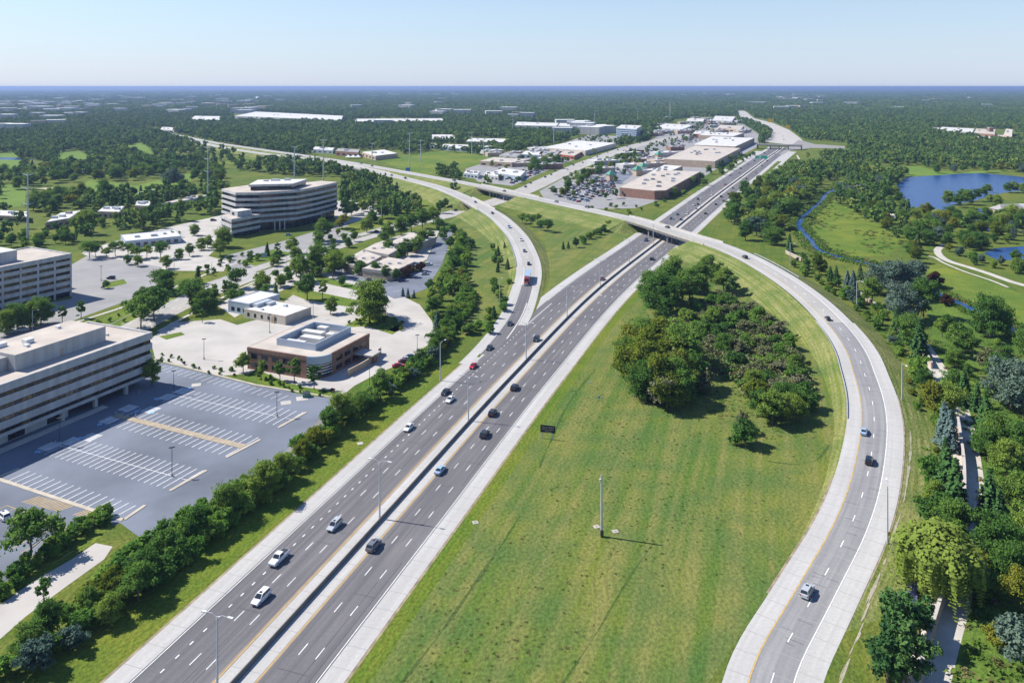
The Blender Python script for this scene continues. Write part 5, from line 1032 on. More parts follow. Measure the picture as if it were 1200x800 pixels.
scatter(Zr, [(1100, 380), (1150, 385), (1200, 405), (1200, 470), (1150, 470), (1112, 440)], 9, [('shrub', 2), ('dark_shrub', 2), ('tree', 2)], 3, 8, 24, cap=16)
# -- riverside and lake
Zl = 'the riverside trees right of the highway'
scatter(Zl, [(848, 262), (862, 236), (880, 225), (905, 214), (925, 205), (945, 205), (960, 216), (945, 240), (930, 252), (925, 280), (935, 296), (905, 300), (880, 285), (860, 275)], 8.6, [('tree', 6), ('tree_yellow', 1.6), ('spruce', 1), ('silver', .5)], 9, 15, 31, cap=62)
Zk = 'the lake shore trees'
scatter(Zk, [(992, 212), (1015, 205), (1040, 214), (1048, 226), (1058, 244), (1072, 252), (1062, 270), (1090, 285), (1090, 305), (1068, 310), (1050, 292), (1040, 272), (1005, 250), (982, 232)], 10.5, [('tree', 6), ('tree_yellow', 1.8), ('spruce', .8), ('silver', .8)], 8, 12, 32, cap=52)
for px, py, h, k in ((1112, 240, 13, 'tree'), (1122, 243, 12, 'tree'), (1134, 240, 14, 'tree'), (1145, 236, 12, 'tree'), (1128, 236, 12, 'tree'), (1152, 230, 10, 'tree'), (1158, 226, 9, 'tree'), (1180, 226, 11, 'tree'), (1190, 226, 12, 'tree'), (1200, 227, 11, 'tree'), (1160, 240, 10, 'tree'), (1170, 242, 11, 'tree'), (1187, 258, 14, 'willow'), (1178, 266, 13, 'willow'), (1195, 268, 12, 'tree'), (1166, 268, 9, 'tree'), (1150, 275, 11, 'tree_yellow'), (1138, 265, 12, 'tree'), (1122, 266, 11, 'tree'), (1110, 262, 11, 'tree_yellow'), (1100, 258, 10, 'willow'), (1090, 262, 10, 'tree_yellow'), (1130, 285, 9, 'tree'), (1145, 288, 8, 'silver'), (1112, 295, 6, 'tree_yellow'), (1085, 280, 14, 'tree'), (1070, 285, 9, 'dark_shrub'), (1165, 285, 7, 'tree'), (1180, 285, 7, 'tree'), (1125, 300, 6, 'silver_shrub'), (1140, 305, 6, 'dark_shrub'), (1150, 308, 5, 'silver_shrub'), (1192, 320, 9, 'tree'), (1165, 314, 5, 'tree'), (1190, 200, 12, 'silver'), (1200, 203, 12, 'silver'), (1098, 203, 11, 'tree'), (1118, 202, 10, 'silver'), (1128, 201, 8, 'tree'), (1155, 202, 13, 'tree'), (1172, 200, 9, 'tree_yellow'), (1062, 205, 10, 'tree')): plant(Zk, k, px, py, h)
scatter(Zk, [(1066, 250), (1090, 250), (1110, 252), (1150, 250), (1178, 262), (1215, 282), (1165, 288), (1130, 300), (1108, 292), (1085, 292)], 8.6, [('tree', 5), ('tree_yellow', 1.6), ('silver', .8), ('dark_shrub', 1.5)], 7, 11, 63, cap=48)
scatter(Zk, [(1135, 306), (1160, 310), (1200, 307), (1215, 320), (1175, 318), (1140, 312)], 7.5, [('tree', 2), ('silver_shrub', 2), ('dark_shrub', 3)], 5, 8, 64, cap=20)
# -- golf course and power line strip (nearest trees)
Zf = 'the golf course trees'
for px, py, h, k in ((123, 235, 15, 'tree'), (200, 218, 14, 'silver'), (210, 218, 11, 'silver'), (100, 275, 13, 'tree'), (93, 272, 11, 'tree'), (20, 222, 10, 'tree')): plant(Zf, k, px, py, h)
for poly, sp, n, sd in (([(105, 213), (150, 212), (205, 206), (200, 200), (150, 205), (110, 208)], 15, 26, 41), ([(0, 214), (50, 222), (90, 214), (100, 205), (60, 200), (0, 206)], 15, 26, 42), ([(36, 246), (60, 250), (100, 243), (122, 238), (105, 232), (50, 234)], 12, 20, 43), ([(226, 212), (250, 222), (262, 212), (258, 200), (235, 204)], 12, 14, 44)):
    scatter(Zf, poly, sp, [('tree', 6), ('tree_yellow', 1)], 9, 14, sd, cap=n)
Zp = 'the scrub under the power line'
scatter(Zp, [(30, 288), (80, 276), (130, 266), (200, 252), (255, 240), (255, 232), (200, 243), (130, 258), (60, 270), (20, 276)], 7.5, [('shrub', 3), ('dark_shrub', 3), ('tree', 1.4)], 4, 8, 45, cap=48)
scatter(Zp, [(-10, 288), (40, 292), (90, 285), (80, 278), (20, 280)], 8, [('shrub', 2), ('tree', 2)], 5, 9, 46, cap=16)
# -- retail strip
scatter('the planting between the retail block and the highway', [(782, 232), (792, 236), (850, 204), (880, 186), (886, 180), (872, 181), (830, 200), (800, 216)], 10, [('tree', 3), ('dark_shrub', 2), ('spruce', 1)], 6, 10, 51, cap=30)
scatter('the shrubs on the bank in front of the nearest retail block', [(680, 248), (735, 254), (775, 243), (790, 232), (770, 235), (700, 244)], 10, [('shrub', 2), ('dark_shrub', 2)], 3, 5, 52, cap=14)
scatter('the trees along the local road by the retail lots', [(640, 228), (655, 226), (668, 214), (700, 197), (740, 180), (745, 184), (705, 203), (680, 218), (660, 232)], 11, [('tree', 3), ('tree_yellow', 1)], 6, 10, 53, cap=40)
scatter('the trees left of the local road above the flyover', [(618, 203), (640, 200), (655, 192), (650, 186), (625, 192)], 11, [('tree', 3)], 8, 12, 54, cap=14)

# emit: one Empty per tree with trunk and crown; shrubs are one mesh. Labels name the zone and the order within it
REST = []
def emit_plants():
    cnt = {}
    byzone = {}; lim = {}
    PLANTS.sort(key=lambda q: q[3]-(5 if q[7] else 0)); keep, rest = [], []
    for p in PLANTS:
        nm = NAMES[p[1]][0]; lim[nm] = lim.get(nm, 0)+1; (keep if lim[nm] <= 285 else rest).append(p)
    PLANTS[:] = keep; REST.extend(rest)
    for i, p in enumerate(PLANTS): byzone.setdefault((p[0], p[1]), []).append(p)
    r = random.Random(99)
    for (zone, kind), L in byzone.items():
        L.sort(key=lambda q: q[3])
        for i, (z_, k, x, y, z, h, wf, own) in enumerate(L):
            nm, cat = NAMES[k]; tm, cm, H, W = proto(k, r.randrange(6 if k in ('tree',) else 3)); s = h/H
            lab = own or (f'{LOOK[k]}, {ordinal(i+1)} nearest of its kind in {zone}' if len(L) > 1 else f'only {LOOK[k]} in {zone}')
            lab = ' '.join(lab.split()[:16])
            if tm is None:
                o = bpy.data.objects.new(nm, cm); C.objects.link(o); o.location = (x, y, z); o.rotation_euler.z = r.uniform(0, 6.28); o.scale = (s*wf, s*wf, s); tag(o, lab, cat, zone.replace('the ', '', 1))
            else:
                o = empty(nm, (x, y, z), r.uniform(0, 6.28), lab, cat, zone.replace('the ', '', 1)); o.scale = (s*wf, s*wf, s)
                for n_, me in (('trunk', tm), ('crown', cm)): c = bpy.data.objects.new(n_, me); C.objects.link(c); c.parent = o
emit_plants()

# -- far woods and other uncountable growth: one object per mass, instancing a few tree shapes
def gn_stuff(name, X, Y, Z, rz, sx, sz, ix, protos, z0=0):
    me = bpy.data.meshes.new(name); n = len(X); me.vertices.add(n); me.vertices.foreach_set('co', np.stack([X, Y, Z], 1).astype(np.float32).reshape(-1))
    for nm, arr, ty in (('rz', rz, 'FLOAT'), ('sx', sx, 'FLOAT'), ('sz', sz, 'FLOAT'), ('ix', ix, 'INT')):
        a = me.attributes.new(nm, ty, 'POINT'); a.data.foreach_set('value', np.asarray(arr, np.int32 if ty == 'INT' else np.float32))
    col = bpy.data.collections.new(name+'_shapes')
    for i, pm in enumerate(protos): col.objects.link(bpy.data.objects.new(f'{name}_shape', pm))
    ng = bpy.data.node_groups.new(name, 'GeometryNodeTree'); ng.interface.new_socket('Geometry', in_out='INPUT', socket_type='NodeSocketGeometry'); ng.interface.new_socket('Geometry', in_out='OUTPUT', socket_type='NodeSocketGeometry')
    N, L = ng.nodes, ng.links; gi, go_ = N.new('NodeGroupInput'), N.new('NodeGroupOutput'); ci = N.new('GeometryNodeCollectionInfo'); ci.inputs[0].default_value = col; ci.inputs[1].default_value = True; ci.inputs[2].default_value = True
    ip = N.new('GeometryNodeInstanceOnPoints'); ip.inputs['Pick Instance'].default_value = True
    def attr(nm, ty): a = N.new('GeometryNodeInputNamedAttribute'); a.data_type = ty; a.inputs[0].default_value = nm; return a.outputs[0]
    cx = N.new('ShaderNodeCombineXYZ'); L.new(attr('rz', 'FLOAT'), cx.inputs[2]); cs_ = N.new('ShaderNodeCombineXYZ'); a = attr('sx', 'FLOAT'); L.new(a, cs_.inputs[0]); L.new(a, cs_.inputs[1]); L.new(attr('sz', 'FLOAT'), cs_.inputs[2])
    L.new(gi.outputs[0], ip.inputs['Points']); L.new(ci.outputs[0], ip.inputs['Instance']); L.new(attr('ix', 'INT'), ip.inputs['Instance Index']); L.new(cx.outputs[0], ip.inputs['Rotation']); L.new(cs_.outputs[0], ip.inputs['Scale']); L.new(ip.outputs[0], go_.inputs[0])
    o = bpy.data.objects.new(name, me); C.objects.link(o); md = o.modifiers.new('scatter', 'NODES'); md.node_group = ng; return tag(o, kind='stuff')
# low detail tree and patch shapes
def far_tree(seed, H=12, W=11):
    Q, cen = crown_round(seed, H, W, 2.0, 13, 22, 1.5, .7, .7); return quads_mesh('far_tree', Q, M['far_leaf'])
def far_patch(seed):
    r = np.random.default_rng(seed); out = []
    for i in range(9):
        H = r.uniform(9, 14); W = r.uniform(9, 13); Q, _ = crown_round(seed*31+i, H, W, 1, 7, 9, 2.8, .7, .75); Q += np.array([r.uniform(-13, 13), r.uniform(-13, 13), 0]); out.append(Q)
    return quads_mesh('far_patch', np.concatenate(out), M['far_leaf'])
def far_conifer(seed): return quads_mesh('far_conifer', crown_cone(seed, 12, 6, .5, 1.2, 8, 8, 5), M['needle'])
FT = [far_tree(300+i, 12, 9.5+i*.7) for i in range(6)]+[far_conifer(9)]; FP = [far_patch(400+i) for i in range(5)]
EXC = [wpoly(f_) for f_ in FW]+[wpoly(p) for p in (lake, pond,
    [(0, 0+330), (300, 330), (600, 260), (640, 250)],
    [(632, 224), (640, 240), (700, 247), (750, 248), (792, 236), (850, 204), (888, 178), (893, 160), (872, 146), (830, 140), (790, 148), (745, 171), (700, 190), (660, 209)],
    [(540, 212), (600, 222), (648, 199), (690, 182), (728, 170), (730, 158), (690, 156), (640, 172), (580, 185), (540, 196)],
    [(440, 186), (510, 177), (575, 183), (640, 173), (700, 161), (705, 164), (640, 181), (580, 191), (500, 206), (470, 199)],
    [(862, 129), (866, 140), (884, 146), (904, 156), (902, 163), (893, 171), (905, 184), (935, 184), (1000, 183), (990, 170.5), (1000, 168), (944, 164), (938, 161), (925, 151.5), (905, 143), (884, 138), (873, 129)],
    [(365, 185), (425, 187), (470, 184), (470, 176), (420, 176), (366, 176)], [(273, 143), (402, 143.5), (404, 136.5), (300, 131), (273, 135)],
    [(602, 150), (690, 151), (690, 145), (604, 144)], [(720, 163), (752, 163), (754, 147), (720, 148)], [(1094, 158), (1190, 165), (1190, 152), (1100, 149)], [(222, 142), (262, 142.5), (262, 137), (224, 137)],
    [(760, 153), (835, 160), (870, 152), (862, 136), (800, 139)], [(494, 175), (550, 176), (550, 170), (496, 169)], [(412, 144.5), (522, 144), (520, 139), (415, 139.5)],
    [(545, 168), (594, 169), (594, 163), (548, 162)], [(1060, 207), (1060, 196), (1076, 193), (1090, 198), (1160, 199), (1190, 199), (1150, 204)], [(120, 151), (210, 155), (212, 151), (130, 149)])]
def woods(name, y0, y1, sp, protos, base_s, jit, seed, extra=None, hz=(.75, 1.2)):
    r = np.random.default_rng(seed); ny = int((y1-y0)/sp); Xs, Ys = [], []
    for j in range(ny):
        y = y0+(j+.5)*sp; lim = .665*y+60; n = int(2*lim/sp); x = (np.arange(n)-n/2+.5)*sp
        Xs.append(x+r.uniform(-jit, jit, n)*sp); Ys.append(np.full(n, y)+r.uniform(-jit, jit, n)*sp)
    X, Y = np.concatenate(Xs), np.concatenate(Ys)
    k = np.ones(X.shape, bool)
    for P in EXC: k &= ~inside(X, Y, P)
    for P in FBLK:
        if P[:, 1].min() < y1 and P[:, 1].max() > y0:
            for dy in (0, 9, 18): k &= ~inside(X, Y+dy, P)
    k &= (RC.dist(X, Y) > 19) & (HW.dist(X, Y) > 38); da = RA.dist(X, Y); db = RB.dist(X, Y); k &= (da > 17) & (db > 17)
    for bx, by, rad in FARB:
        k &= ~(((X-bx)/(rad*1.1))**2+((Y-(by-rad*1.6))/(rad*1.2+by*.02))**2 < 1)
    g_ = np.sin(X*.0031+1.3+np.sin(Y*.0017)*2)*np.sin(Y*.0023+.7+np.sin(X*.0021)*1.7)+.35*np.sin(X*.017+Y*.013)
    k &= (g_ < .98) | (r.uniform(0, 1, X.shape) < .25)
    if extra is not None: k &= extra(X, Y, r)
    X, Y = X[k], Y[k]; n = len(X); s = base_s*r.uniform(.75, 1.2, n); print(name, n)
    return gn_stuff(name, X, Y, np.zeros(n), r.uniform(0, 6.28, n), s, s*r.uniform(*hz, n)/1.0, r.integers(0, len(protos), n), protos)
NEARW = [wpoly(p) for p in ([(-40, 250), (36, 246), (40, 232), (30, 212), (-40, 214)], [(-40, 214), (105, 208), (200, 203), (262, 198), (330, 206), (400, 208), (425, 205), (380, 196), (300, 188), (200, 178), (-40, 172)], [(405, 262), (400, 215), (430, 208), (455, 212), (458, 228), (500, 246), (520, 252), (500, 262), (440, 250)],
    [(-40, 293), (60, 288), (100, 284), (190, 266), (254, 250), (262, 226), (226, 224), (140, 234), (60, 246), (-40, 246)], [(455, 216), (500, 224), (535, 236), (556, 226), (510, 214), (470, 210)],
    [(600, 232), (585, 236), (566, 228), (545, 222), (560, 219), (590, 227)], [(505, 208), (540, 214), (556, 208), (548, 200), (520, 203)], [(820, 250), (860, 268), (900, 285), (930, 260), (960, 215), (990, 200), (940, 185), (905, 205)], [(960, 232), (1000, 252), (1055, 290), (1062, 262), (1045, 222), (1060, 206), (1230, 200), (1230, 180), (960, 180)], [(1105, 285), (1160, 282), (1230, 280), (1230, 262), (1160, 260)])]
if REST:
    ks = sorted({p[1] for p in REST}); pm = []; sl_ = {}
    for k in ks:
        sl_[k] = len(pm); pm += [proto(k, j)[1] for j in range(3)]
    A_ = np.array([(p[2], p[3], p[5]/proto(p[1], 0)[2], p[6]) for p in REST]); rg = np.random.default_rng(8); n = len(A_)
    gn_stuff('background_trees', A_[:, 0], A_[:, 1], np.zeros(n), rg.uniform(0, 6.28, n), A_[:, 2]*A_[:, 3], A_[:, 2], np.array([sl_[p[1]] for p in REST])+rg.integers(0, 3, n), pm); print('rest', n)
nearP = np.array([(p[2], p[3]) for p in PLANTS+REST])
def near_ok(X, Y, r):
    k = np.zeros(X.shape, bool)
    for P in NEARW: k |= inside(X, Y, P)
    k |= Y > 1180
    k &= r.uniform(0, 1, X.shape) < np.where(Y < 1180, .85, 1)
    k &= (RV.dist(X, Y) > 13)
    for q in nearP[(nearP[:, 1] > 480)]: k &= (X-q[0])**2+(Y-q[1])**2 > 60
    return k
rgt = np.random.default_rng(77); XX, YY = [], []
for P_, n_ in (([(640, 234), (672, 240), (720, 236), (730, 214), (760, 190), (800, 168), (850, 154), (868, 146), (830, 140), (790, 150), (745, 173), (700, 194), (660, 213)], 520), ([(560, 213), (600, 218), (648, 199), (690, 182), (726, 170), (728, 160), (690, 160), (640, 176), (580, 189)], 160)):
    P_ = wpoly(P_); x = rgt.uniform(P_[:, 0].min(), P_[:, 0].max(), n_*4); y = rgt.uniform(P_[:, 1].min(), P_[:, 1].max(), n_*4); k_ = inside(x, y, P_) & (RC.dist(x, y) > 16); XX.append(x[k_][:n_]); YY.append(y[k_][:n_])
XX, YY = np.concatenate(XX), np.concatenate(YY); kk = np.ones(XX.shape, bool)
for o in FBLK: kk &= ~inside(XX, YY, o)
XX, YY = XX[kk], YY[kk]; n = len(XX); s_ = rgt.uniform(.32, .8, n); print('retail trees', n); gn_stuff('retail_lot_trees', XX, YY, np.zeros(n), rgt.uniform(0, 6.28, n), s_*.9, s_, rgt.integers(0, 6, n), FT)
woods('nearby_woods', 520, 1500, 10.0, FT, 1.0, .45, 61, near_ok)
woods('distant_woods', 1500, 3200, 10.6, FT, 1.02, .45, 62)
woods('far_woods', 3200, 7000, 24, FP, 1.0, .4, 63)
woods('horizon_woods', 7000, 17000, 44, FP, 1.9, .4, 64, None, (.45, .7))
b = MB(); r = np.random.default_rng(5); prev = None; yy = 16800.0
while yy < 58000:
    n = 330; lim = .68*yy; row = [(-lim+2*lim*i/n, yy, float(r.uniform(5, 17))) for i in range(n+1)]
    if prev:
        for i in range(n): b.poly([prev[i], prev[i+1], row[i+1], row[i]])
    prev = row; yy *= 1.03
tag(b.build('horizon_canopy', mat('far_canopy', (.05, .082, .026), .95, .4, .004, coord='pos')), kind='stuff')
# weeds and coarse grass in the infield, garden and banks
def tuft(seed, m, h=.9, wd=1.1, n=26):
    r = np.random.default_rng(seed); p = np.stack([r.normal(0, wd*.4, n), r.normal(0, wd*.4, n), r.uniform(.1, 1, n)*h*.6], 1)
    return quads_mesh('tuft', leaves(r, p, r.normal(size=(n, 3))*.6+np.array([[0, 0, .7]]), .42), M[m])
TF = [tuft(1, 'weed'), tuft(2, 'weed'), tuft(3, 'weed'), tuft(4, 'weed_dry', .7), tuft(5, 'leaf_shrub', 1.1)]
def weeds(name, poly, n, s0, s1, seed, mix=(0, 1, 2, 4), clump=.05, thr=.1):
    P = wpoly(poly); r = np.random.default_rng(seed); X = r.uniform(*np.sort(P[:, 0])[[0, -1]], n); Y = r.uniform(*np.sort(P[:, 1])[[0, -1]], n); k = inside(X, Y, P)
    f = np.sin(X*clump*1.7+2*np.sin(Y*clump*.8+seed))+np.sin(Y*clump*1.3+1.5*np.sin(X*clump+seed*.7))+r.normal(0, .45, n); k &= f > thr
    k &= (HW.dist(X, Y) > 22) & (RB.dist(X, Y) > 10); X, Y = X[k], Y[k]; m = len(X); s = r.uniform(s0, s1, m); print(name, m)
    return gn_stuff(name, X, Y, np.zeros(m), r.uniform(0, 6.28, m), s, s*r.uniform(.5, .9, m), np.array(mix)[r.integers(0, len(mix), m)], TF)
weeds('infield_weeds', infield, 7000, .2, .42, 71, (0, 1, 2, 3), .055, .3)
weeds('infield_dry_stems', infield, 5000, .2, .45, 72, (3, 3, 0), .04, .5)
weeds('infield_weeds', [(800, 470), (840, 400), (950, 420), (960, 480), (900, 520)], 1500, .3, .7, 75, (4, 1, 3), .08, -.5)
weeds('garden_weeds', [(1090, 400), (1150, 400), (1260, 440), (1300, 560), (1240, 840), (1110, 840), (1150, 640), (1145, 540)], 4200, .6, 1.6, 76, (0, 1, 2, 4, 3), .08, -.3)
weeds('bank_weeds', [(1045, 800), (1080, 640), (1085, 540), (1060, 450), (1000, 365), (940, 310), (960, 310), (1030, 365), (1085, 430), (1115, 500), (1125, 600), (1120, 650), (1080, 740)], 3000, .5, 1.3, 77, (0, 1, 2, 4), .1, -.5)
weeds('meadow_weeds', [(942, 258), (965, 238), (985, 232), (1005, 250), (1040, 270), (1058, 285), (1040, 300), (1000, 300), (965, 292)], 1600, .8, 2, 78, (0, 1, 3), .05, .2)
rg_ = np.random.default_rng(55); Pg = wpoly([(738, 440), (752, 412), (790, 372), (840, 350), (880, 362), (915, 388), (940, 430), (948, 475), (905, 490), (878, 462), (845, 432), (822, 450), (790, 474), (755, 468)])
xg, yg = rg_.uniform(Pg[:, 0].min(), Pg[:, 0].max(), 5200), rg_.uniform(Pg[:, 1].min(), Pg[:, 1].max(), 5200); kg = inside(xg, yg, Pg); xg, yg = xg[kg], yg[kg]; n = len(xg); print('scrub', n)
SC = [tuft(21, 'twig', 1.4, 1.3, 40), tuft(22, 'twig', 1.2, 1.3, 34), tuft(23, 'leaf', 1.3, 1.2, 40), tuft(24, 'leaf_shrub', 1.2, 1.3, 40), tuft(25, 'weed_dry', 1.1, 1.1, 26)]; sg = rg_.uniform(1.2, 2.6, n)
gn_stuff('grove_scrub', xg, yg, np.zeros(n), rg_.uniform(0, 6.28, n), sg, sg*rg_.uniform(.8, 1.3, n), rg_.integers(0, 5, n), SC)
rz_ = np.random.default_rng(91); ss_ = rz_.uniform(0, RV.len, 2600); oo_ = rz_.choice([-1, 1], 2600)*rz_.uniform(2.6, 7.5, 2600)**1.0
PT = np.array([tuple(RV.pos(s, o)) for s, o in zip(ss_, oo_)]); sc_ = rz_.uniform(.8, 2.0, 2600)
gn_stuff('river_reeds', PT[:, 0], PT[:, 1], np.zeros(2600), rz_.uniform(0, 6.28, 2600), sc_, sc_*rz_.uniform(.7, 1.3, 2600), np.array([0, 1, 2, 4, 3])[rz_.integers(0, 5, 2600)], TF)
b_ = [(1052, 740), (1064, 690), (1076, 690), (1072, 735)]
Q = []; r = np.random.default_rng(4); P = wpoly(b_)
for _ in range(260):
    t = r.uniform(0, 1, 2); c = P[0]*(1-t[0])*(1-t[1])+P[1]*(1-t[0])*t[1]+P[2]*t[0]*t[1]+P[3]*t[0]*(1-t[1]); Q.append((c[0], c[1], r.uniform(.6, 1.3)))
Q = np.array(Q); tag(bpy.data.objects.new('violet_flower_bed', quads_mesh('violet_flower_bed', leaves(r, Q, r.normal(size=Q.shape)+np.array([[0, 0, .8]]), .5), M['flower'])), kind='stuff'); C.objects.link(bpy.data.objects['violet_flower_bed'])

# ------------------------------------------------------------------ vehicles
def loft(b, st, mi=0):
    R_ = [[(x, -w_*.93, zl), (x, -w_, zl+.16), (x, -w_, zt-.16), (x, -w_*.88, zt), (x, w_*.88, zt), (x, w_, zt-.16), (x, w_, zl+.16), (x, w_*.93, zl)] for x, w_, zl, zt in st]
    for q, t in zip(R_, R_[1:]):
        for k in range(8): b.poly([q[k], t[k], t[(k+1) % 8], q[(k+1) % 8]][::-1], mi)
    b.poly(R_[0], mi); b.poly(R_[-1][::-1], mi)
KINDS = {   # stations rear->front; cabin: rear base, rear roof, front roof, front base, belt z, roof z, base half width, roof half width
 'sedan': ([(-2.35, .70, .36, .80), (-2.2, .84, .24, .96), (-1.2, .90, .2, 1.0), (.9, .90, .2, .98), (1.9, .87, .22, .84), (2.25, .78, .28, .70), (2.35, .62, .36, .60)], (-1.75, -1.0, .25, 1.15, .97, 1.46, .80, .60)),
 'suv': ([(-2.3, .76, .42, 1.0), (-2.2, .90, .28, 1.12), (-1.2, .95, .26, 1.14), (1.0, .95, .26, 1.12), (1.95, .92, .28, 1.02), (2.3, .82, .34, .88), (2.38, .66, .42, .76)], (-2.2, -1.9, .35, 1.1, 1.1, 1.76, .86, .68)),
 'wagon': ([(-2.35, .76, .40, .94), (-2.25, .88, .26, 1.02), (-1.2, .92, .22, 1.04), (1.0, .92, .22, 1.02), (1.95, .88, .24, .90), (2.3, .78, .3, .76), (2.4, .62, .38, .66)], (-2.2, -1.85, .45, 1.35, 1.0, 1.64, .83, .66)),
 'pickup': ([(-2.8, .88, .48, 1.12), (-2.7, .98, .36, 1.16), (-.6, .99, .34, 1.18), (1.2, .99, .34, 1.16), (2.3, .96, .34, 1.10), (2.72, .88, .38, .98), (2.8, .74, .46, .84)], (-.75, -.55, .7, 1.35, 1.15, 1.86, .88, .70))}
CAR = {}
def car_meshes(kind):
    if kind in CAR: return CAR[kind]
    st, (rb_, rr_, fr, fb, zb, zr, wb, wr) = KINDS[kind]; P = {}
    b = MB(); loft(b, st); B4 = [(rb_, -wb, zb), (rb_, wb, zb), (fb, wb, zb), (fb, -wb, zb)]; T4 = [(rr_, -wr, zr), (rr_, wr, zr), (fr, wr, zr), (fr, -wr, zr)]
    for k in range(4): b.poly([B4[k], B4[(k+1) % 4], T4[(k+1) % 4], T4[k]][::-1])
    b.poly(T4[::-1]); P['body'] = [b.mesh('car_body', PAINT['white'])]
    P['window'] = []
    for k in range(4):
        q = [Vector(v) for v in (B4[k], B4[(k+1) % 4], T4[(k+1) % 4], T4[k])]; n = (q[1]-q[0]).cross(q[3]-q[0]).normalized(); c = sum(q, Vector())/4
        if n.dot(c-Vector((0, 0, c.z))) < 0: n = -n
        q = [c+(v-c)*.86+n*.015 for v in q]; q[0].z += .06; q[1].z += .06; m_ = MB(); m_.poly(q); P['window'].append(m_.mesh('car_window', M['car_glass']))
    L_ = st[-1][0]; T_ = st[0][0]; rad = .36 if kind in ('suv', 'pickup') else .33; P['wheel'] = []
    for x in (L_*.6, T_*.6):
        for s in (-1, 1):
            m_ = MB(); w_ = st[2][1]; m_.tube([(x, s*(w_-.2), rad), (x, s*(w_+.02), rad)], rad, 14, 0); m_.tube([(x, s*(w_+.02), rad), (x, s*(w_+.035), rad)], rad*.62, 10, 1); P['wheel'].append(m_.mesh('wheel', [M['tyre'], M['metal']]))
    P['headlight'] = []; P['tail_light'] = []
    for s in (-1, 1):
        m_ = MB(); m_.box(st[-2][0]-.02, s*st[-2][1]*.78, st[-2][3]-.22, st[-2][3]-.03, .22, .34, s*-.4); P['headlight'].append(m_.mesh('headlight', M['lamp_white']))
        m_ = MB(); m_.box(st[0][0]+.06, s*st[1][1]*.8, st[1][3]-.34, st[1][3]-.12, .2, .28); P['tail_light'].append(m_.mesh('tail_light', M['lamp_red']))
    m_ = MB(); m_.box(st[-1][0]-.02, 0, .42, .56, .08, 1.1); P['grille'] = [m_.mesh('grille', M['metal_dark'])]
    if kind == 'pickup':
        m_ = MB(); m_.box(-1.75, 0, 1.10, 1.20, 1.75, 1.55, 0); P['bed'] = [m_.mesh('bed', M['metal_dark'])]
    if kind == 'wagon' or kind == 'suv':
        m_ = MB(); m_.box(.05, 0, zr+.004, zr+.02, .55, .6); P['sunroof'] = [m_.mesh('sunroof', M['car_glass'])]
    CAR[kind] = P; return P
def far_car_mesh(kind):
    key = 'far_'+kind
    if key in CAR: return CAR[key]
    st, (rb_, rr_, fr, fb, zb, zr, wb, wr) = KINDS[kind]; b = MB(); loft(b, st[::2] if len(st) % 2 else st)
    B4 = [(rb_, -wb, zb), (rb_, wb, zb), (fb, wb, zb), (fb, -wb, zb)]; T4 = [(rr_, -wr, zr), (rr_, wr, zr), (fr, wr, zr), (fr, -wr, zr)]
    for k in range(4): b.poly([B4[k], B4[(k+1) % 4], T4[(k+1) % 4], T4[k]][::-1], 1)
    b.poly([(x, y, z+.02) for x, y, z in T4[::-1]], 0)
    for x in (st[-1][0]*.6, st[0][0]*.6): b.box(x, 0, 0, .5, .62, 1.75, 0, 2)
    CAR[key] = b.mesh('car', [PAINT['white'], M['car_glass'], M['tyre']]); return CAR[key]
NM = dict(sedan=('sedan', 'car'), suv=('suv', 'car'), wagon=('station_wagon', 'car'), pickup=('pickup_truck', 'pickup truck'))
def recolour(o, paint):
    o.material_slots[0].link = 'OBJECT'; o.material_slots[0].material = PAINT[paint]
def add_car(kind, paint, loc, hd, label, group, detail):
    nm, cat = NM[kind]
    if not detail:
        o = bpy.data.objects.new(nm, far_car_mesh(kind)); C.objects.link(o); recolour(o, paint); o.location = loc; o.rotation_euler.z = hd; return tag(o, label, cat, group)
    root = empty(nm, loc, hd, label, cat, group)
    for part, ms in car_meshes(kind).items():
        for me in ms:
            o = bpy.data.objects.new(part, me); C.objects.link(o); o.parent = root
            if part == 'body': recolour(o, paint)
    return root
CN = dict(paleblue='pale blue', dark='charcoal')
LOOKK = dict(sedan='sedan', suv='SUV', wagon='wagon', pickup='pickup truck')
def traffic(path, L, sgn, phrase, group, first=1):
    """L: (px, py, kind, paint); sgn +1 drives away from the camera"""
    q = []
    for px, py, k, c in L: s, o = path.from_px(px, py); q.append((s, o, k, c))
    if path is RC: q.sort(key=lambda t: path.pos(t[0]).y)
    else: q.sort(key=lambda t: path.pos(t[0]).y)
    for i, (s, o, k, c) in enumerate(q):
        p = path.pos(s, o, .045); hd = path.heading(s)+(0 if (sgn if sgn else (1 if o > 0 else -1)) > 0 else math.pi)
        if path is RC: hd = path.heading(s)+(0 if o < 0 else math.pi)+math.pi*0
        add_car(k, c, p, hd, f'{CN.get(c, c)} {LOOKK[k]}, {ordinal(i+first)} vehicle from the camera {phrase}', group, p.y < 420)
def hwpx(s_y, off): return None
traffic(HW, [(327, 657, 'pickup', 'white'), (306, 703, 'wagon', 'white'), (392, 618, 'wagon', 'silver'), (479, 503, 'sedan', 'white'), (527.5, 470, 'sedan', 'white'), (522, 461, 'sedan', 'dark'), (628.5, 399, 'suv', 'dark'), (706, 328, 'sedan', 'maroon'), (757, 282.5, 'suv', 'blue'), (770, 278, 'sedan', 'dark')], -1, 'on lanes coming towards us, before the bridge', 'cars coming towards the camera')
traffic(HW, [(438, 642, 'suv', 'grey'), (516, 553, 'sedan', 'paleblue'), (568, 511, 'suv', 'dark'), (577.5, 486, 'suv', 'dark'), (603, 456, 'suv', 'dark'), (764, 304.5, 'suv', 'black')], 1, 'on lanes heading away, before the bridge', 'cars driving away from the camera')
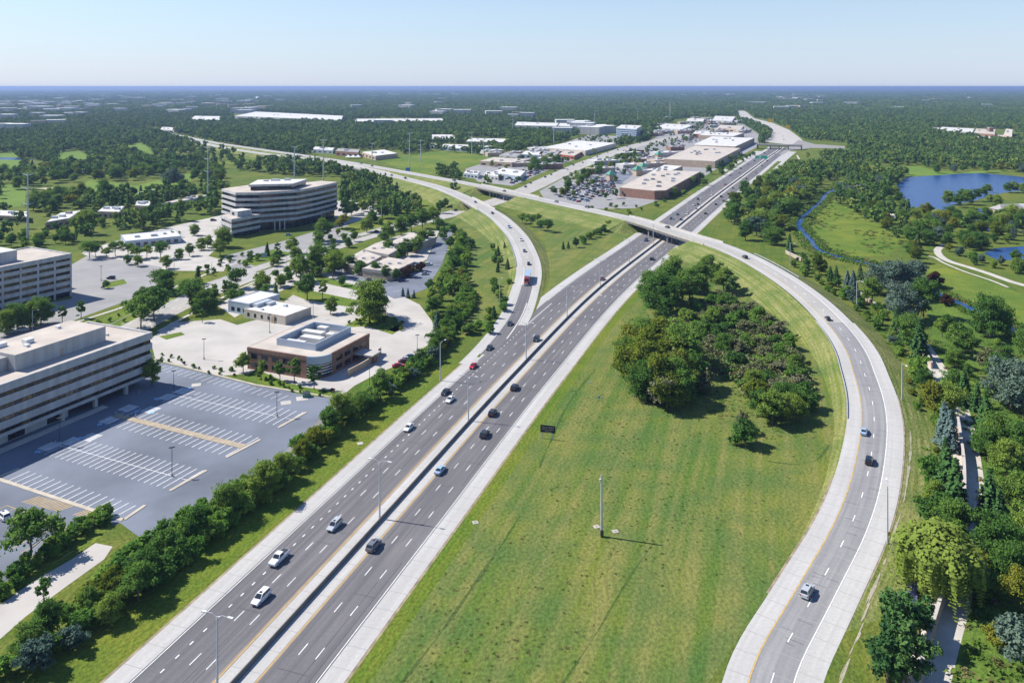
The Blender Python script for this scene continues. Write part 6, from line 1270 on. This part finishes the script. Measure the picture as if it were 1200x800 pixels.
traffic(RA, [(554.5, 430.5, 'sedan', 'red'), (573.5, 409, 'sedan', 'dark'), (597.5, 380.5, 'sedan', 'dark'), (619.5, 310, 'sedan', 'dark'), (614.5, 295, 'sedan', 'grey'), (610.5, 282, 'sedan', 'white'), (596.5, 267, 'suv', 'paleblue'), (577, 250.5, 'sedan', 'dark'), (557, 237.5, 'sedan', 'grey'), (475, 209.5, 'suv', 'dark'), (459, 206, 'sedan', 'dark'), (423, 198, 'sedan', 'silver'), (330, 183.5, 'sedan', 'dark')], -1, 'on the left flyover ramp', 'cars on the left flyover ramp')
traffic(RB, [(946, 696, 'suv', 'silver'), (1018.5, 542, 'suv', 'black'), (1012.5, 507.5, 'sedan', 'paleblue'), (970, 374.5, 'sedan', 'dark'), (873, 302.5, 'suv', 'black'), (782, 267, 'sedan', 'dark'), (688, 243.5, 'suv', 'dark'), (652, 237, 'sedan', 'grey'), (591, 224.5, 'sedan', 'dark'), (532, 212, 'suv', 'dark'), (436, 195, 'sedan', 'dark'), (423, 192, 'suv', 'grey'), (363, 184, 'sedan', 'dark')], 1, 'on the curving right ramp', 'cars on the right ramp and flyover')
traffic(HW, [(787, 257, 'suv', 'dark'), (794, 252, 'sedan', 'blue'), (798, 258, 'sedan', 'dark'), (805, 251, 'wagon', 'white'), (815, 245, 'suv', 'silver'), (813, 241, 'wagon', 'white'), (818, 240, 'sedan', 'dark'), (818, 234, 'suv', 'dark'), (834, 229, 'suv', 'white'), (850, 217, 'wagon', 'red'), (856, 206, 'sedan', 'dark'), (866, 203, 'sedan', 'dark'), (868, 198, 'suv', 'dark'), (876, 193, 'sedan', 'silver'), (884, 189, 'sedan', 'dark'), (896, 180, 'suv', 'dark'), (900, 178, 'sedan', 'silver')], -1, 'on lanes coming towards us, beyond the bridge', 'cars beyond the bridge', 1)
traffic(HW, [(827, 251, 'suv', 'dark'), (839, 240, 'sedan', 'dark'), (845, 231, 'suv', 'dark'), (848, 236, 'sedan', 'dark'), (854, 228, 'sedan', 'grey'), (859, 221, 'sedan', 'dark'), (875, 210, 'suv', 'dark'), (886, 203, 'sedan', 'silver'), (893, 195, 'sedan', 'dark'), (899, 189, 'suv', 'dark'), (908, 181, 'sedan', 'white')], 1, 'on lanes heading away, beyond the bridge', 'cars beyond the bridge', 1)
traffic(RC, [(616, 219.5, 'suv', 'dark'), (622, 215, 'sedan', 'dark'), (639, 208, 'suv', 'dark'), (646, 205, 'sedan', 'dark'), (651, 201, 'suv', 'dark'), (665, 199, 'sedan', 'white'), (672, 194, 'suv', 'grey'), (683, 191, 'sedan', 'dark'), (692, 186, 'suv', 'white'), (700, 184, 'sedan', 'dark'), (712, 179, 'sedan', 'silver'), (724, 176, 'suv', 'dark'), (441, 272, 'sedan', 'black'), (534, 247, 'sedan', 'dark'), (345, 306, 'sedan', 'silver'), (735, 172, 'sedan', 'grey'), (750, 168, 'suv', 'dark')], 0, 'on the local road under the flyovers', 'cars on the local road')
for px, py, k, c, hd, lb in ((130, 327, 'suv', 'black', 3.0, 'lone black car parked in the pale lot beside the left office'), (4, 607, 'wagon', 'white', 2.5, 'white wagon parked at the left edge of the big car park'), (467, 430, 'sedan', 'red', .25, 'red car parked in front of the row by the cul-de-sac'), (474, 425, 'sedan', 'maroon', .25, 'maroon car parked second in the row by the cul-de-sac'), (477, 422.5, 'sedan', 'silver', .25, 'silver car parked third in the row by the cul-de-sac'),
                             (482, 419.5, 'sedan', 'blue', .25, 'blue car parked last in the row by the cul-de-sac'), (27, 388, 'suv', 'silver', .4, 'silver car half hidden by trees below the left office'), (338, 276, 'sedan', 'paleblue', .4, 'pale blue car in front of the dark banded office'), (12, 390, 'sedan', 'paleblue', .4, 'pale blue car under the trees at the left edge'), (526, 296, 'wagon', 'white', 1.1, 'white van parked along the dark curved lot'), (502, 311, 'suv', 'white', .4, 'white car at the upper end of the dark curved lot'), (498, 322, 'sedan', 'silver', .4, 'silver car parked in the middle of the dark curved lot'), (432, 329, 'sedan', 'dark', 1.3, 'charcoal car in the lower stalls of the curved lot'), (448, 331, 'suv', 'black', 1.3, 'black car in the lower stalls of the curved lot'),
                             (250, 259, 'suv', 'dark', .4, 'charcoal car alone in the pale lot before the banded office'), (440, 243, 'sedan', 'white', .3, 'white car parked right of the dark banded office')):
    p = at(px, py); p.z = .04; add_car(k, c, p, hd, lb, None, p.y < 420)
# truck on the left ramp
s, o = RA.from_px(617, 334); p = RA.pos(s, o, .05); hd = RA.heading(s)+math.pi
T = empty('semi_truck', p, hd, 'red cab semi truck with pale blue trailer on the left ramp', 'truck')
b = MB(); b.box(-.9, 0, .9, 2.9, 2.2, 2.4); b.poly([(.2, -1.2, .9), (.2, 1.2, .9), (.2, 1.1, 3.5), (.2, -1.1, 3.5)]); b.box(-.9, 0, 2.9, 3.7, 2.0, 2.2); b.box(1.0, 0, .9, 1.75, 1.7, 1.9); b.build('cab', PAINT['red'], T)
b = MB(); b.poly([(.23, -1.0, 1.85), (.23, 1.0, 1.85), (.23, .95, 2.75), (.23, -.95, 2.75)]); b.build('windscreen', M['car_glass'], T)
b = MB(); b.box(1.86, 0, .95, 1.6, .06, 1.3); b.build('grille', M['metal'], T)
b = MB(); b.box(1.86, 0, .45, .85, .25, 2.3); b.build('bumper', M['metal'], T)
b = MB(); b.box(-9.4, 0, 1.15, 4.05, 14.0, 2.55); b.build('trailer', PAINT['paleblue'], T); b = MB(); b.box(-6.2, 0, .85, 1.14, 13, 1.0); b.build('chassis', M['metal_dark'], T)
for x in (1.0, -2.6, -3.8, -13.6, -14.9):
    for sd in (-1, 1): b = MB(); b.tube([(x, sd*.85, .5), (x, sd*1.2, .5)], .5, 14); b.build('wheel', M['tyre'], T)
for sd in (-1, 1): b = MB(); b.box(1.8, sd*.85, 1.0, 1.3, .1, .3); b.build('headlight', M['lamp_white'], T); b = MB(); b.tube([(-1.8, sd*1.15, .9), (-1.8, sd*1.15, 4.1)], .08, 8); b.build('exhaust_stack', M['metal'], T)
rr = random.Random(41)
DH = Path(P3([(868, 132, 0), (876, 141, 0), (894, 147, 0), (912, 156, 0), (918, 166, 0)]), 4, 2)
for i in range(16):
    k = rr.choice(['sedan', 'suv']); cl = rr.choice(['dark', 'white', 'silver', 'grey']); s = DH.len*(i+.5)/16; add_car(k, cl, DH.pos(s, rr.uniform(-14, 14), .08), DH.heading(s), f'tiny {CN.get(cl, cl)} {LOOKK[k]} on the pale distant highway', f'{CN.get(cl, cl)} {LOOKK[k]}s on the pale distant highway', False)
# parked cars of the retail lots: small copies without parts
SEEN = set(); r = random.Random(17); RETAIL = [([(650, 232), (672, 238), (700, 236), (716, 228), (722, 214), (700, 208), (676, 216)], 120, 'the lot left of the nearest retail block'), ([(700, 206), (745, 205), (772, 190), (790, 178), (762, 176), (728, 190)], 150, 'the lot left of the second retail block'), ([(790, 176), (812, 168), (840, 158), (812, 158), (788, 166)], 70, 'the lot by the far retail blocks'), ([(640, 178), (690, 181), (725, 170), (722, 167), (690, 178)], 80, 'the dealer lot beyond the local road'), ([(600, 216), (640, 200), (632, 196), (590, 208)], 44, 'the showroom lot above the flyover'), ([(765, 158), (800, 160), (860, 150), (866, 143), (820, 145)], 90, 'the far end of the retail strip')]
for poly, n, ph in RETAIL:
    P = wpoly(poly); k = 0; hd0 = .41
    for _ in range(4000):
        if k >= n: break
        x, y = r.uniform(P[:, 0].min(), P[:, 0].max()), r.uniform(P[:, 1].min(), P[:, 1].max())
        u = x*math.cos(hd0)+y*math.sin(hd0); v = -x*math.sin(hd0)+y*math.cos(hd0); u = round(u/9)*9; v = round(v/2.8)*2.8; x, y = u*math.cos(hd0)-v*math.sin(hd0), u*math.sin(hd0)+v*math.cos(hd0)
        if not inside(np.array([x]), np.array([y]), P)[0] or any(inside(np.array([x]), np.array([y]), o)[0] for o in FBLK) or (round(x), round(y)) in SEEN: continue
        SEEN.add((round(x), round(y))); c = r.choice(['white', 'white', 'silver', 'silver', 'dark', 'grey', 'black', 'blue', 'paleblue', 'red']); kd = r.choice(['sedan', 'suv', 'wagon'])
        add_car(kd, c, (x, y, .03), hd0+(math.pi if r.random() < .5 else 0), f'tiny {CN.get(c, c)} {LOOKK[kd]} parked in {ph}', f'{CN.get(c, c)} {LOOKK[kd]}s parked in {ph}', False); k += 1

# ------------------------------------------------------------------ poles, pylons, signs
def double_lamp():
    root = empty('street_lamp', (0, 0, 0)); h = 13.4
    b = MB(); b.tube([(0, 0, 0), (0, 0, h*.5), (0, 0, h)], [.22, .18, .13], 10); b.build('pole', M['metal'], root); b = MB(); b.tube([(0, 0, 0), (0, 0, .45)], [.3, .26], 10); b.build('base', M['concrete'], root)
    for s in (-1, 1):
        b = MB(); b.tube([(0, 0, h-.2), (s*1.0, 0, h+.38), (s*2.2, 0, h+.35)], [.06, .05, .04], 6); b.build('arm', M['metal'], root); b = MB(); b.box(s*2.6, 0, h+.22, h+.42, 1.0, .38); b.build('lamp_head', M['white_metal'], root)
    return root
def single_lamp(h=13.2, arm=2.4, head=True):
    root = empty('street_lamp', (0, 0, 0)); b = MB(); b.tube([(0, 0, 0), (0, 0, h*.5), (0, 0, h)], [.21, .17, .13], 10); b.build('pole', M['metal'], root); b = MB(); b.tube([(0, 0, 0), (0, 0, .4)], [.3, .26], 10); b.build('base', M['concrete'], root)
    if arm: b = MB(); b.tube([(0, 0, h-.3), (arm*.45, 0, h+.25), (arm, 0, h+.25)], [.06, .05, .04], 6); b.build('arm', M['metal'], root); b = MB(); b.box(arm+.4, 0, h+.14, h+.32, .9, .34); b.build('lamp_head', M['white_metal'], root)
    return root
pr = double_lamp(); s0, _ = HW.from_px(443, 607); first = True
k0 = 0
for i in range(-1, 17):
    s = s0+i*57.6; p = HW.pos(s, -.75, .02); o = pr if i == -1 else copy_tree(pr); o.location = p; o.rotation_euler.z = HW.heading(s)-math.pi/2
    tag(o, f'tall double-armed highway lamp beside the median barrier, {ordinal(i+2)} from the camera', 'street lamp', 'lamps along the median barrier')
ps = single_lamp(); LAMPS = [(1040, 639, 1.2, 0, 'grey single lamp post with yellow marker beside the lower right ramp'), (1057, 474, 1.6, math.pi, 'grey lamp post on the grass bank right of the ramp bend'), (1004, 363, 2.2, math.pi, 'lamp post standing outside the upper right ramp curve'), (926, 312, 2.4, math.pi, 'lamp post beside the right ramp near the red wall'), (516, 446, 1.0, 0, 'lamp post with long arm above the roadside hedge'), (585.5, 362, 1.2, 0, 'lamp post left of the truck on the ramp'), (560, 263, .6, 0, 'lamp post on the grass near the short flyover bridge'), (519, 247, .4, 0, 'lamp post at the trees beside the short flyover bridge'), (447, 262, .3, 0, 'lamp post by the junction right of the banded office'), (248, 326, .3, 0, 'lamp post at the local road junction near the left office'), (336, 318, .3, 0, 'lamp post on the local road below the banded office'), (182, 360, .3, math.pi, 'lamp post with bright arm among the thin trees'), (38, 388, .3, 0, 'lamp post under the trees between the two left offices')]
for i, (x, y, rz, fl, lb) in enumerate(LAMPS):
    o = ps if i == 0 else copy_tree(ps); o.location = at(x, y); o.rotation_euler.z = rz+fl
    if i > 8: o.scale = (.75, .75, .65)
    tag(o, lb, 'street lamp', 'single lamp posts')
pm = single_lamp(13.9, 0); pm.name = 'camera_pole'; pm.location = at(705, 628); tag(pm, 'tall plain metal pole standing alone in the infield grass', 'pole')
b = MB(); b.tube([(0, 0, .4), (0, 0, 7), (0, 0, 13.9)], [.27, .24, .2], 12); b.build('sleeve', M['metal'], pm); b = MB(); b.box(-.3, 0, 12.5, 13.0, .35, .3); b.build('sensor_box', M['white_metal'], pm); b = MB(); b.box(.05, -.3, .1, 1.5, .7, .5); b.build('cabinet', M['metal_dark'], pm)
def lot_lamp(h=7.5):
    root = empty('car_park_lamp', (0, 0, 0)); b = MB(); b.tube([(0, 0, 0), (0, 0, h)], [.1, .07], 8); b.build('pole', M['metal_dark'], root); b = MB(); b.box(0, 0, h, h+.22, 1.5, .4); b.build('lamp_head', M['metal_dark'], root); b = MB(); b.tube([(0, 0, 0), (0, 0, .8)], [.3, .28], 8); b.build('base', M['concrete'], root); return root
pl = lot_lamp(); LL = [(201.5, 558, 'dark lamp post at the lower end of the second stall row'), (324.5, 488, 'dark lamp post at the right end of the upper stall row'), (203.5, 461, 'dark lamp post at the left end of the upper stall row'), (70, 521, 'dark lamp post at the left end of the second stall row'), (239, 421, 'lamp post in the pale lot behind the big car park'), (321, 420, 'lamp post hidden by plants at the brick office corner'), (316, 390, 'lamp post between the cream bank and the brick office'), (367, 373, 'lamp post on the drive right of the cream bank'), (489, 416, 'lamp post on the cul-de-sac behind the parked row'), (118.5, 329, 'lamp post beside the lone black car'), (433, 455, 'lamp post at the driveway below the curved wall'), (177, 275, 'lamp post in the lot behind the low white building'), (204, 318, 'lamp post at the edge of the pale left lot')]
for i, (x, y, lb) in enumerate(LL):
    o = pl if i == 0 else copy_tree(pl); o.location = at(x, y); o.rotation_euler.z = .4; tag(o, lb, 'lamp post', 'car park lamp posts')
def pylon(h):
    root = empty('power_pylon', (0, 0, 0)); b = MB(); b.tube([(0, 0, 0), (0, 0, h)], [.75, .3], 10); b.build('mast', M['metal'], root)
    for z in (h-1, h*.78, h*.56):
        for s in (-1, 1):
            b = MB(); b.tube([(0, 0, z-.8), (s*4.6, 0, z+.5)], [.3, .12], 6); b.build('cross_arm', M['metal'], root); b = MB(); b.tube([(s*4.5, 0, z+.4), (s*4.5, 0, z-1.6)], .1, 5); b.build('insulator', M['metal_dark'], root)
    return root
py = pylon(40); PY = [(32.5, 285, 46, 'tall steel power pylon at the left edge behind the offices'), (243.5, 238, 50, 'tall steel power pylon beside the golf course and banded office'), (345, 209, 36, 'steel power pylon behind the banded office roof'), (379, 213, 46, 'steel power pylon right above the banded office'), (480, 199, 46, 'steel power pylon beside the blue sign on the flyover'), (553, 181, 34, 'steel power pylon above the low brown building'), (567, 183, 26, 'shorter steel power pylon right of the low brown building'), (493, 190, 30, 'steel power pylon in the green field right of the blue sign'), (649, 170, 34, 'steel power pylon left of the white car dealer'), (697, 148, 40, 'distant steel power pylon above the parking decks'), (747, 144, 42, 'distant steel power pylon right behind the blue glass office'), (436, 190, 26, 'shorter steel power pylon beside the viaduct'), (601, 158, 40, 'distant steel power pylon left of the parking decks')]
for i, (x, y, h, lb) in enumerate(PY):
    o = py if i == 0 else copy_tree(py); o.location = at(x, y); o.scale.z = h/40; o.rotation_euler.z = -.25; tag(o, lb, 'pylon', 'power line pylons')
B = Bld('radio_mast', at(785, 142), 0, 'thin lattice radio mast beyond the retail strip', 'mast'); h = 56
b = MB()
for k in range(3):
    a = k*2.09; b.tube([(1.5*math.cos(a), 1.5*math.sin(a), 0), (.7*math.cos(a), .7*math.sin(a), h)], .22, 5)
for i in range(14):
    z = h*i/14; f = 1.5-.8*i/14
    for k in range(3): a, c = k*2.09, (k+1)*2.09; b.tube([(f*math.cos(a), f*math.sin(a), z), (f*math.cos(c), f*math.sin(c), z+h/14)], .12, 4)
B.put(b, 'lattice', M['metal'])
# signs
p = at(642, 514.5); hd = HW.heading(HW.near(p.x, p.y)[0])
S = empty('roadside_sign', p, R(-14), 'wide dark sign board with faded lettering on posts beside the highway', 'sign')
b = MB(); b.box(0, 0, 1.9, 4.0, 4.4, .12); b.build('board', M['sign_dark'], S)
b = MB()
rr = random.Random(3)
for z, runs in ((3.38, ((-1.75, -.25), (.05, 1.75))), (2.78, ((-1.8, .1), (.35, 1.75))), (2.22, ((-.8, .9),))):
    for x0, x1 in runs:
        x = x0
        while x < x1: w_ = rr.uniform(.12, .2); hh = rr.choice((.2, .2, .3)); b.box(x+w_/2, -.075, z-.1, z-.1+hh, w_, .02); x += w_+.09
b.build('lettering', mat('faded_letter_paint', (.42, .40, .40), .8, .15, 2), S)
for x in (-1.6, 1.3): b = MB(); b.box(x, .16, 0, 3.9, .16, .16); b.build('post', M['metal'], S)
G = empty('overhead_sign', HW.pos(HW.sy(1050), 0), HW.heading(HW.sy(1050))-math.pi/2, 'green overhead sign panels on a cantilever arm above the far highway', 'sign')
b = MB(); b.tube([(0, 0, 0), (0, 0, 9.5)], [.4, .3], 8); b.build('mast', M['metal'], G); b = MB(); b.tube([(-6, 0, 8.6), (14, 0, 8.6)], .25, 6); b.build('arm', M['metal'], G)
for x, w_ in ((-3.5, 5), (5.5, 8)): b = MB(); b.box(x, -.4, 6.6, 10.4, w_, .15); b.build('sign_panel', M['green_sign'], G)
def panel(name, px, py, w_, h, z0, rz, m, label):
    S = empty(name, at(px, py), rz, label, 'sign'); b = MB(); b.box(0, -.12, z0, z0+h, w_, .08); b.build('panel', m, S)
    for x in ((-w_*.3, w_*.3) if w_ > 1.2 else (0,)): b = MB(); b.box(x, 0, 0, z0+h*.9, .1, .1); b.build('post', M['metal'], S)
panel('exit_sign', 858, 246, 3.2, 2.2, 1.8, -.1, M['green_sign'], 'small green sign panel on the verge right of the highway')
panel('service_sign', 478, 204.5, 5.2, 4.0, 4.0, 0, M['blue_sign'], 'blue sign panel standing between the two flyover roads')
panel('warning_sign', 1041, 636, .9, .9, 1.7, .2, M['yellow_sign'], 'small yellow warning marker at the lower right lamp post')
panel('marker_sign', 702, 469, .5, .8, .7, .1, M['blue_sign'], 'small blue marker post in the grass above the dark sign')
panel('marker_sign', 691, 453, .8, .5, 1.2, .1, M['white_metal'], 'small white T-shaped marker post in the grass')
panel('direction_sign', 903, 147, 16, 9, 8, 0, M['yellow_sign'], 'far yellow and green sign beside the pale distant highway')
panel('direction_sign', 923, 154, 9, 9, 6, 0, M['yellow_sign'], 'far yellow sign right of the pale distant highway')
panel('monument_sign', 308, 302, 5, 2.4, .3, .2, M['screen'], 'pale blue monument sign in the shrubs below the banded office')
D_ = empty('dumpster', at(359, 465), .3, 'green dumpster at the kerb below the brick office', 'dumpster'); b = MB(); b.box(0, 0, .15, 1.3, 2.4, 1.6); b.build('bin', M['green_roof'], D_); b = MB(); b.poly([(-1.2, -.85, 1.32), (1.2, -.85, 1.32), (1.2, .85, 1.6), (-1.2, .85, 1.6)]); b.poly([(-1.2, .85, 1.3), (1.2, .85, 1.3), (1.2, .85, 1.6), (-1.2, .85, 1.6)]); b.build('lid', M['metal_dark'], D_)
for i, (x, y) in enumerate(((136, 486), (159, 490), (163, 462), (65, 521))):
    Bo = empty('bollard', at(x, y), 0, f'short bollard by the near office bays, {ordinal(i+1)} of four', 'bollard', 'bollards near the office bays'); b = MB(); b.tube([(0, 0, 0), (0, 0, 1.2)], .14, 8); b.build('post', M['concrete'], Bo)

# ------------------------------------------------------------------ the air
hz = MB(); hz.prism([(-95000, -3000), (95000, -3000), (95000, 95000), (-95000, 95000)], -1, 106, 0, 0, True)
m = bpy.data.materials.new('haze_air'); m.use_nodes = True; N = m.node_tree.nodes; L = m.node_tree.links; N.remove(N['Principled BSDF']); v = N.new('ShaderNodeVolumePrincipled')
v.inputs['Color'].default_value = (*HAZE_COLOR, 1); v.inputs['Density'].default_value = HAZE_DENSITY; v.inputs['Anisotropy'].default_value = .2; L.new(v.outputs[0], N['Material Output'].inputs['Volume'])
tag(hz.build('haze', m), kind='stuff')
